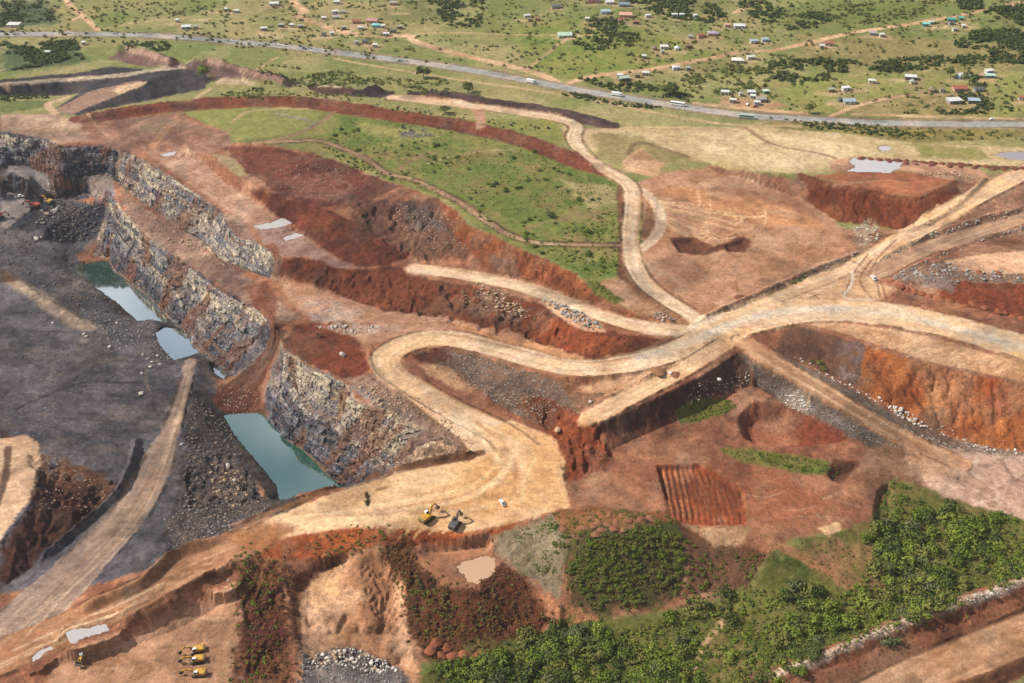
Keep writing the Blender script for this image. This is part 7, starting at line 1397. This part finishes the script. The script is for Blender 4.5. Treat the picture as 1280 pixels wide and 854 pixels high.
# ---------------------------------------------------------------- houses
GLASS = paint_mat('window_glass', (52, 60, 70), .15, spec=.6); WOOD = paint_mat('door_paint', (96, 70, 56), .6); FRAME = paint_mat('window_frame', (214, 212, 206), .5)
def house(px, py, wpx, kind, wc, rc, label, dp=.62, hh=2.7, rz=None, group=None):
    p = at(px, py); wd = max(3.0, .80 * wpx * mpp(p)); dpt = max(3.0, wd * dp) if kind != 'hut' else wd
    dpt = min(dpt, 9.0); rz = rng.uniform(-.25, .25) if rz is None else rz
    base = min(float(gz(p.x + a * wd * .5, p.y + b * dpt * .5)) for a in (-1, 1) for b in (-1, 1)); p.z = max(base, p.z - 1.2)
    t = empty('hut' if kind == 'hut' else 'house', p, rz); tag(t, label, 'hut' if kind == 'hut' else 'house', group)
    wm = paint_mat('wall_%d_%d_%d' % wc, wc, .85, var=.1, scale=.8); rm = paint_mat('roof_%d_%d_%d' % rc, rc, .45, var=.14, scale=.6)
    x, y = wd / 2, dpt / 2
    if kind == 'hut':
        MB().tube((0, 0, -.6), (0, 0, 2.2), x * .9, x * .9, 18).build('wall', wm, t); MB().tube((0, 0, 2.05), (0, 0, 2.1 + x * .75), x * 1.12, .12, 18).build('roof', rm, t)
        MB().box((0, -x * .9, .95), (.9, .12, 1.9)).build('door', WOOD, t); return t
    h = hh
    if kind == 'gable':
        MB().box((0, 0, h / 2 - .4), (wd, dpt, h + .8)).build('wall', wm, t)
        rh = dpt * .28; o = .45
        MB().add([(-x - o, -y - o, h - .12), (x + o, -y - o, h - .12), (x + o, y + o, h - .12), (-x - o, y + o, h - .12), (-x - o, 0, h + rh), (x + o, 0, h + rh), (-x - o, -y - o, h + .03), (x + o, -y - o, h + .03), (x + o, y + o, h + .03), (-x - o, y + o, h + .03)],
                 [(0, 3, 2, 1), (0, 1, 7, 6), (2, 3, 9, 8), (6, 7, 5, 4), (8, 9, 4, 5), (1, 2, 8, 5, 7), (3, 0, 6, 4, 9)]).build('roof', rm, t)
    elif kind == 'hip':
        MB().box((0, 0, h / 2 - .4), (wd, dpt, h + .8)).build('wall', wm, t); rh = dpt * .3; o = .45; k = max(x - y, .3)
        MB().add([(-x - o, -y - o, h), (x + o, -y - o, h), (x + o, y + o, h), (-x - o, y + o, h), (-k, 0, h + rh), (k, 0, h + rh)], [(0, 3, 2, 1), (0, 1, 5, 4), (2, 3, 4, 5), (1, 2, 5), (3, 0, 4)]).build('roof', rm, t)
    else:
        MB().box((0, 0, h / 2 - .4), (wd, dpt, h + .8)).build('wall', wm, t)
        MB().box((0, 0, h + .18), (wd + .7, dpt + .9, .14), rx=.06).build('roof', rm, t)
    n = max(2, int(wd / 3.2))
    for i in range(n):
        xx = -x + (i + .5) * wd / n
        if i == n // 2: MB().box((xx, -y - .02, .95), (.95, .1, 2.0)).build('door', WOOD, t)
        else:
            w_ = MB().box((xx, -y - .02, 1.5), (1.3, .1, 1.1)).build('window', FRAME, t); MB().box((xx, -y - .06, 1.5), (1.08, .08, .88)).build('pane', GLASS, w_)
    w_ = MB().box((x + .02, 0, 1.5), (.1, 1.2, 1.0)).build('window', FRAME, t); MB().box((x + .06, 0, 1.5), (.08, 1.0, .8)).build('pane', GLASS, w_)
    w_ = MB().box((-x - .02, 0, 1.5), (.1, 1.2, 1.0)).build('window', FRAME, t); MB().box((-x - .06, 0, 1.5), (.08, 1.0, .8)).build('pane', GLASS, w_)
    return t
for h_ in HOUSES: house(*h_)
HW_ = [(at(h_[0], h_[1]), h_[6]) for h_ in HOUSES]
for p, r, mk in cand[:295]:
    q, hl = min(HW_, key=lambda t: (t[0].x - p[0]) ** 2 + (t[0].y - p[1]) ** 2); dd = math.hypot(q.x - p[0], q.y - p[1]); w_ = {'dark': 'dark', 'olive': 'olive', 'green': 'bright green'}[mk]
    lb = '%s tree %s the %s' % (w_, 'close to' if dd < 45 else 'well away from', hl); lb = ' '.join(lb.split()[:16])
    put_bush(p, r, mk, lb, 'far trees: ' + lb, 'tree', 'tree')
# lattice mast
mp = at(748, 28); mt = empty('radio_mast', mp); tag(mt, 'thin grey lattice mast standing on the knoll behind dark trees', 'mast'); STEEL = paint_mat('galvanised_steel', (176, 178, 180), .4, .6)
for k in range(3):
    a = k * 2.094; MB().tube((math.cos(a) * 1.1, math.sin(a) * 1.1, -.5), (math.cos(a) * .3, math.sin(a) * .3, 26), .1, .07, 5).build('leg', STEEL, mt)
bb = MB()
for z in range(12):
    for k in range(3):
        r0 = 1.1 - .8 * z / 12; r1 = 1.1 - .8 * (z + 1) / 12; a0 = k * 2.094; a1 = (k + 1) * 2.094; bb.tube((math.cos(a0) * r0, math.sin(a0) * r0, z * 2.16), (math.cos(a1) * r1, math.sin(a1) * r1, (z + 1) * 2.16), .04, .04, 4)
bb.build('bracing', STEEL, mt)

# ---------------------------------------------------------------- machines
RUB = paint_mat('rubber', (38, 36, 36), .85); TRK = paint_mat('track_steel', (70, 62, 56), .7, .4); YEL = paint_mat('machine_yellow', (190, 142, 54), .65, var=.32); ORG = paint_mat('machine_red', (178, 74, 56), .6, var=.25); CHR = paint_mat('machine_grey', (86, 82, 84), .5); WHT = paint_mat('white_paint', (236, 236, 234), .35, spec=.5); LGT = paint_mat('lamp_lens', (240, 236, 220), .2)
def excavator(px, py, rz, mat, label, size=1.0, boomup=.75, reach=1.0, cabroof=None, group=None):
    """x is forward"""
    p = at(px, py); t = empty('excavator', p, rz); t.scale = (size,) * 3; tag(t, label, 'excavator', group)
    for s in (-1, 1):
        pr = [(-2.3, .1), (2.3, .1), (2.75, .5), (2.3, 1.0), (-2.3, 1.0), (-2.75, .5)]
        tk = MB().prism(pr, s * 1.35 - .32, s * 1.35 + .32).build('track', TRK, t, .06)
        for i in range(7): MB().tube((-2.1 + i * .7, s * 1.70, .45), (-2.1 + i * .7, s * 1.76, .45), .24, .24, 8).build('roller', TRK, tk)
    MB().box((0, 0, .85), (3.2, 2.1, .5)).build('undercarriage', CHR if mat is not CHR else TRK, t)
    MB().tube((0, 0, 1.0), (0, 0, 1.3), 1.15, 1.15, 14).build('slew_ring', TRK, t)
    MB().prism([(-2.9, 1.35), (1.5, 1.35), (1.5, 1.9), (.4, 2.45), (-2.5, 2.55), (-2.95, 2.2)], -1.45, 1.45).build('body', mat, t, .1)
    MB().prism([(-3.3, 1.4), (-2.6, 1.4), (-2.6, 2.5), (-3.1, 2.4), (-3.35, 2.1)], -1.42, 1.42).build('counterweight', mat if mat is not YEL else paint_mat('counterweight_grey', (120, 104, 60), .5), t, .08)
    cb = MB().prism([(.1, 1.4), (1.85, 1.4), (1.95, 2.2), (1.45, 3.15), (.1, 3.15)], .45, 1.42).build('cab', WHT if cabroof else mat, t, .06)
    MB().prism([(.25, 2.1), (1.80, 2.1), (1.84, 2.3), (1.42, 3.0), (.25, 3.0)], .43, 1.44).build('window', GLASS, cb)
    MB().box((1.76, .93, 2.6), (.08, .8, .8), 0).build('windscreen', GLASS, cb)
    MB().tube((-1.6, -.8, 2.45), (-1.6, -.8, 3.0), .1, .1, 8).build('exhaust', CHR, t)
    e = Vector((1.2 + 3.2 * reach, 0, 1.9 + 3.6 * boomup)); s_ = e + Vector((1.9 * reach, 0, -2.4 * boomup - .4))
    bo = MB().bar((1.0, 0, 1.8), (1.0 + 1.7 * reach, 0, 1.9 + 3.0 * boomup), .55, .5, .8).bar((1.0 + 1.6 * reach, 0, 1.9 + 2.95 * boomup), tuple(e), .5, .8, .45).build('boom', mat, t, .04)
    MB().tube((1.6, -.3, 1.6), (1.0 + 1.6 * reach, -.3, 1.5 + 2.6 * boomup), .12, .08, 6).build('ram', STEEL, bo); MB().tube((1.6, .3, 1.6), (1.0 + 1.6 * reach, .3, 1.5 + 2.6 * boomup), .12, .08, 6).build('ram', STEEL, bo)
    st = MB().bar(tuple(e + Vector((-.4, 0, .3))), tuple(s_), .38, .6, .34).build('stick', mat, t, .03)
    MB().prism([(s_.x - .2, s_.z + .2), (s_.x + .5, s_.z - .2), (s_.x + .4, s_.z - 1.0), (s_.x - .5, s_.z - 1.2), (s_.x - 1.0, s_.z - .8), (s_.x - .6, s_.z - .5)], -.6, .6).build('bucket', TRK, t, .03)
    return t
A = math.radians
excavator(534, 650, A(52), YEL, 'yellow excavator on the pad with its bucket raised', 1.3, .85, .9, True)
excavator(569, 658, A(66), CHR, 'dark grey excavator on the pad beside the yellow one', 1.22, .85, .8)
excavator(44, 259, A(172), ORG, 'red excavator working on blasted rock in the pit', 1.25, .55, 1.2); excavator(61, 254, A(150), YEL, 'yellow excavator behind the red one in the pit', 1.25, .6, 1.1)
excavator(-1, 273, A(20), ORG, 'red machine at the edge of the pit floor track', 1.2, .5, .9)
def parked(px, py, label, rz, bu): excavator(px, py, A(rz), YEL, label, 1.05, bu, 1.1, True, 'excavators parked in the yard')
parked(247, 815, 'yellow excavator parked in the yard, uppermost of three side by side', 194, .5); parked(247, 827, 'yellow excavator parked between two others in the yard', 187, .35)
excavator(249, 844, A(178), YEL, 'yellow excavator with a pale boom parked last of three in the yard', 1.02, .3, 1.2, True, 'excavators parked in the yard')
def loader(px, py, rz, label):
    p = at(px, py); t = empty('wheel_loader', p, rz); tag(t, label, 'loader')
    for sx in (-1.5, 1.6):
        for s in (-1, 1):
            w_ = MB().tube((sx, s * .85, .8), (sx, s * 1.4, .8), .8, .8, 16).build('wheel', RUB, t); MB().tube((sx, s * 1.38, .8), (sx, s * 1.44, .8), .4, .4, 12).build('rim', YEL, w_)
    MB().prism([(-2.8, .9), (.2, .9), (.2, 1.9), (-2.5, 2.0), (-2.8, 1.6)], -.9, .9).build('engine_cover', YEL, t, .08); MB().box((1.1, 0, 1.2), (1.6, 1.0, .9)).build('front_frame', YEL, t, .05)
    cb = MB().prism([(-.9, 1.9), (.5, 1.9), (.6, 2.3), (.35, 3.2), (-.8, 3.2)], -.7, .7).build('cab', WHT, t, .06); MB().prism([(-.75, 2.2), (.52, 2.2), (.56, 2.4), (.32, 3.05), (-.7, 3.05)], -.72, .72).build('window', GLASS, cb)
    for s in (-.55, .55): MB().bar((1.0, s, 1.7), (3.4, s, .8), .2, .4, .3).build('lift_arm', YEL, t)
    MB().prism([(3.2, .2), (4.5, .15), (4.3, .35), (3.5, .6), (3.4, 1.4), (3.2, 1.4)], -1.4, 1.4).build('bucket', TRK, t, .03)
loader(103, 823, A(262), 'wheel loader with white cab alone in the yard below the berm')
def car(px, py, rz, mat, label, kind='car', cat=None, group=None, s=1.0):
    nm = {'car': 'car', 'pickup': 'pickup_truck', 'truck': 'lorry', 'bus': 'bus'}[kind]; p = at(px, py, .02); t = empty(nm, p, rz); t.scale = (s,) * 3; tag(t, label, cat or {'car': 'car', 'pickup': 'pickup', 'truck': 'lorry', 'bus': 'bus'}[kind], group)
    def wheels(xs, r, hw_):
        for x_ in xs:
            for q in (-1, 1): w_ = MB().tube((x_, q * (hw_ - .22), r), (x_, q * hw_, r), r, r, 14).build('wheel', RUB, t); MB().tube((x_, q * (hw_ - .01), r), (x_, q * (hw_ + .02), r), r * .55, r * .55, 10).build('rim', STEEL, w_)
    if kind == 'car':
        MB().prism([(-2.1, .35), (2.1, .35), (2.15, .7), (1.2, .95), (-1.9, .98), (-2.15, .7)], -.85, .85).build('body', mat, t, .06); cb = MB().prism([(-1.6, .95), (1.1, .95), (.45, 1.45), (-1.2, 1.47)], -.74, .74).build('cabin', mat, t, .05)
        MB().prism([(-1.45, 1.0), (.95, 1.0), (.42, 1.38), (-1.12, 1.40)], -.76, .76).build('window', GLASS, cb); wheels((-1.3, 1.35), .33, .88)
        for q in (-.6, .6): MB().box((2.14, q, .68), (.06, .35, .15)).build('headlight', LGT, t)
    elif kind == 'pickup':
        MB().prism([(-2.6, .5), (2.6, .5), (2.65, .95), (1.3, 1.15), (.9, 1.15), (.9, 1.05), (-2.6, 1.05)], -.9, .9).build('body', mat, t, .06); cb = MB().prism([(-.6, 1.0), (1.3, 1.1), (.75, 1.75), (-.5, 1.78)], -.78, .78).build('cab', mat, t, .06)
        MB().prism([(-.45, 1.2), (1.12, 1.2), (.7, 1.66), (-.42, 1.68)], -.8, .8).build('window', GLASS, cb); MB().box((-1.65, 0, 1.07), (1.7, 1.5, .03)).build('load_bed', CHR, t); wheels((-1.6, 1.65), .4, .92)
        for q in (-.65, .65): MB().box((2.64, q, .85), (.06, .35, .18)).build('headlight', LGT, t)
    elif kind == 'truck':
        MB().box((0, 0, .75), (8.4, 1.0, .25)).build('chassis', CHR, t); cb = MB().prism([(2.6, .6), (4.3, .6), (4.3, 1.6), (4.05, 2.8), (2.6, 2.8)], -1.15, 1.15).build('cab', mat, t, .08); MB().prism([(3.2, 1.7), (4.24, 1.7), (4.1, 2.6), (3.2, 2.6)], -1.17, 1.17).build('window', GLASS, cb)
        MB().box((-1.0, 0, 2.0), (6.6, 2.4, 2.3)).build('cargo_box', WHT, t, .05); wheels((-3.2, -2.1, 3.3), .5, 1.2)
    else:
        MB().box((0, 0, 1.75), (11.5, 2.5, 2.6)).build('body', mat, t, .15); MB().box((0, 0, 2.2), (10.8, 2.56, .8)).build('window', GLASS, t); MB().box((5.76, 0, 2.0), (.06, 2.2, 1.2)).build('windscreen', GLASS, t); wheels((-3.6, 3.6), .5, 1.28)
SIL = paint_mat('silver_paint', (190, 194, 200), .35, .4); GRP = paint_mat('green_paint', (168, 190, 178), .4); DKP = paint_mat('dark_paint', (60, 64, 74), .35); RDP = paint_mat('red_paint', (170, 60, 50), .4)
car(628, 630, A(112), WHT, 'white pickup parked on the pad right of the excavators', 'pickup', s=.9); car(25, 247, A(20), WHT, 'white pickup on the pit floor below the dark cliff', 'pickup', s=1.3); car(1092, 349, A(100), WHT, 'white pickup at the tyre-marked road junction', 'pickup')
HW = [(86, 42, WHT, 'car', 'white car on the highway west of the dirt road turn-off'), (144, 42.6, SIL, 'car', 'silver car on the highway past the dirt road turn-off'), (108, 42.4, DKP, 'car', 'dark car between the white and silver cars on the highway'), (3, 40, DKP, 'car', 'dark car on the highway beside the large white shed'), (290, 52, WHT, 'car', 'white car on the highway below the western row of houses'), (312, 54, SIL, 'car', 'silver car following the white car below the western row'),
      (347, 57, WHT, 'pickup', 'white pickup on the highway where the bare track joins'), (355, 58.5, WHT, 'car', 'white car just behind the white pickup'), (380, 61, DKP, 'car', 'dark car alone on the highway below the village bend'), (458, 69.5, DKP, 'car', 'dark car on the highway above the service track'), (501, 76, SIL, 'car', 'silver car on the highway beside roadside bushes'), (664, 104, GRP, 'truck', 'pale-cabbed lorry on the highway before the village junction'),
      (771, 120, WHT, 'truck', 'white lorry on the highway past the village junction'), (847, 132, WHT, 'bus', 'white bus on the highway near the large dark tree'), (933, 148, GRP, 'bus', 'pale green bus on the verge opposite the bare yard')]
hwW = ROADS['highway'][0]
for x, y, m_, k, lab in HW:
    p = at(x, y); i = int(np.argmin(np.hypot(hwW[:-1, 0] - p.x, hwW[:-1, 1] - p.y))); dd = hwW[i + 1] - hwW[i]
    car(x, y, math.atan2(dd[1], dd[0]), m_, lab, k)
car(944, 134, A(10), RDP, 'red car parked in the bare roadside yard'); car(934, 131, A(70), WHT, 'white car parked in the bare roadside yard'); car(1240, 150, A(3), WHT, 'white car on the service road right of the pasture')
for x, y, lb in ((1053, 140, 'wooden pole beside the highway below the white gabled house'), (1177, 141, 'wooden pole beside the highway at the pasture corner')):
    t = empty('utility_pole', at(x, y)); tag(t, lb, 'pole'); MB().tube((0, 0, -.5), (0, 0, 9), .16, .11, 7).build('post', TRUNK, t); MB().box((0, 0, 8.4), (2.0, .12, .14)).build('crossarm', TRUNK, t)
    for q in (-.85, 0, .85): MB().tube((q, 0, 8.47), (q, 0, 8.72), .06, .04, 6).build('insulator', WHT, t)
# painted edge lines and centre dashes on the highway
def ribbon(off, w_, s0, s1):
    seg = np.cumsum(np.r_[0, np.hypot(*np.diff(hwW[:, :2], axis=0).T)]); n = max(2, int((s1 - s0) / 12)); V = []
    for s in np.linspace(s0, s1, n + 1):
        x = np.interp(s, seg, hwW[:, 0]); y = np.interp(s, seg, hwW[:, 1]); x2 = np.interp(s + 1, seg, hwW[:, 0]); y2 = np.interp(s + 1, seg, hwW[:, 1]); d = math.hypot(x2 - x, y2 - y) + 1e-9; nx, ny = -(y2 - y) / d, (x2 - x) / d
        for k in (off - w_ / 2, off + w_ / 2): V.append((x + nx * k, y + ny * k, float(gz(x + nx * k, y + ny * k)) + .06))
    return V, [(2 * i, 2 * i + 2, 2 * i + 3, 2 * i + 1) for i in range(n)]
LINE = paint_mat('road_paint', (232, 230, 222), .6); Ltot = float(np.hypot(*np.diff(hwW[:, :2], axis=0).T).sum())
mk_ = MB()
for o_ in (-4.0, 4.0): mk_.add(*ribbon(o_, .18, 60, Ltot - 60))
mk_.build('edge_line', LINE, GROUND['highway']); mk_ = MB(); s = 60
while s < Ltot - 70: mk_.add(*ribbon(0, .16, s, s + 4)); s += 12
mk_.build('centre_line', LINE, GROUND['highway'])

# ---------------------------------------------------------------- air
hz = MB().box((0, 900, 125), (9000, 5200, 400)).build('haze', None); tag(hz, 'thin pale haze over the whole valley', 'haze', kind='stuff')
hm = bpy.data.materials.new('haze'); hm.use_nodes = True; hn = hm.node_tree; hn.nodes.clear(); ho = hn.nodes.new('ShaderNodeOutputMaterial'); hv = hn.nodes.new('ShaderNodeVolumePrincipled')
hv.inputs['Color'].default_value = (.86, .91, 1.0, 1); hv.inputs["Density"].default_value = .000045; hv.inputs['Anisotropy'].default_value = .2; hn.links.new(hv.outputs[0], ho.inputs['Volume']); hz.data.materials.append(hm)
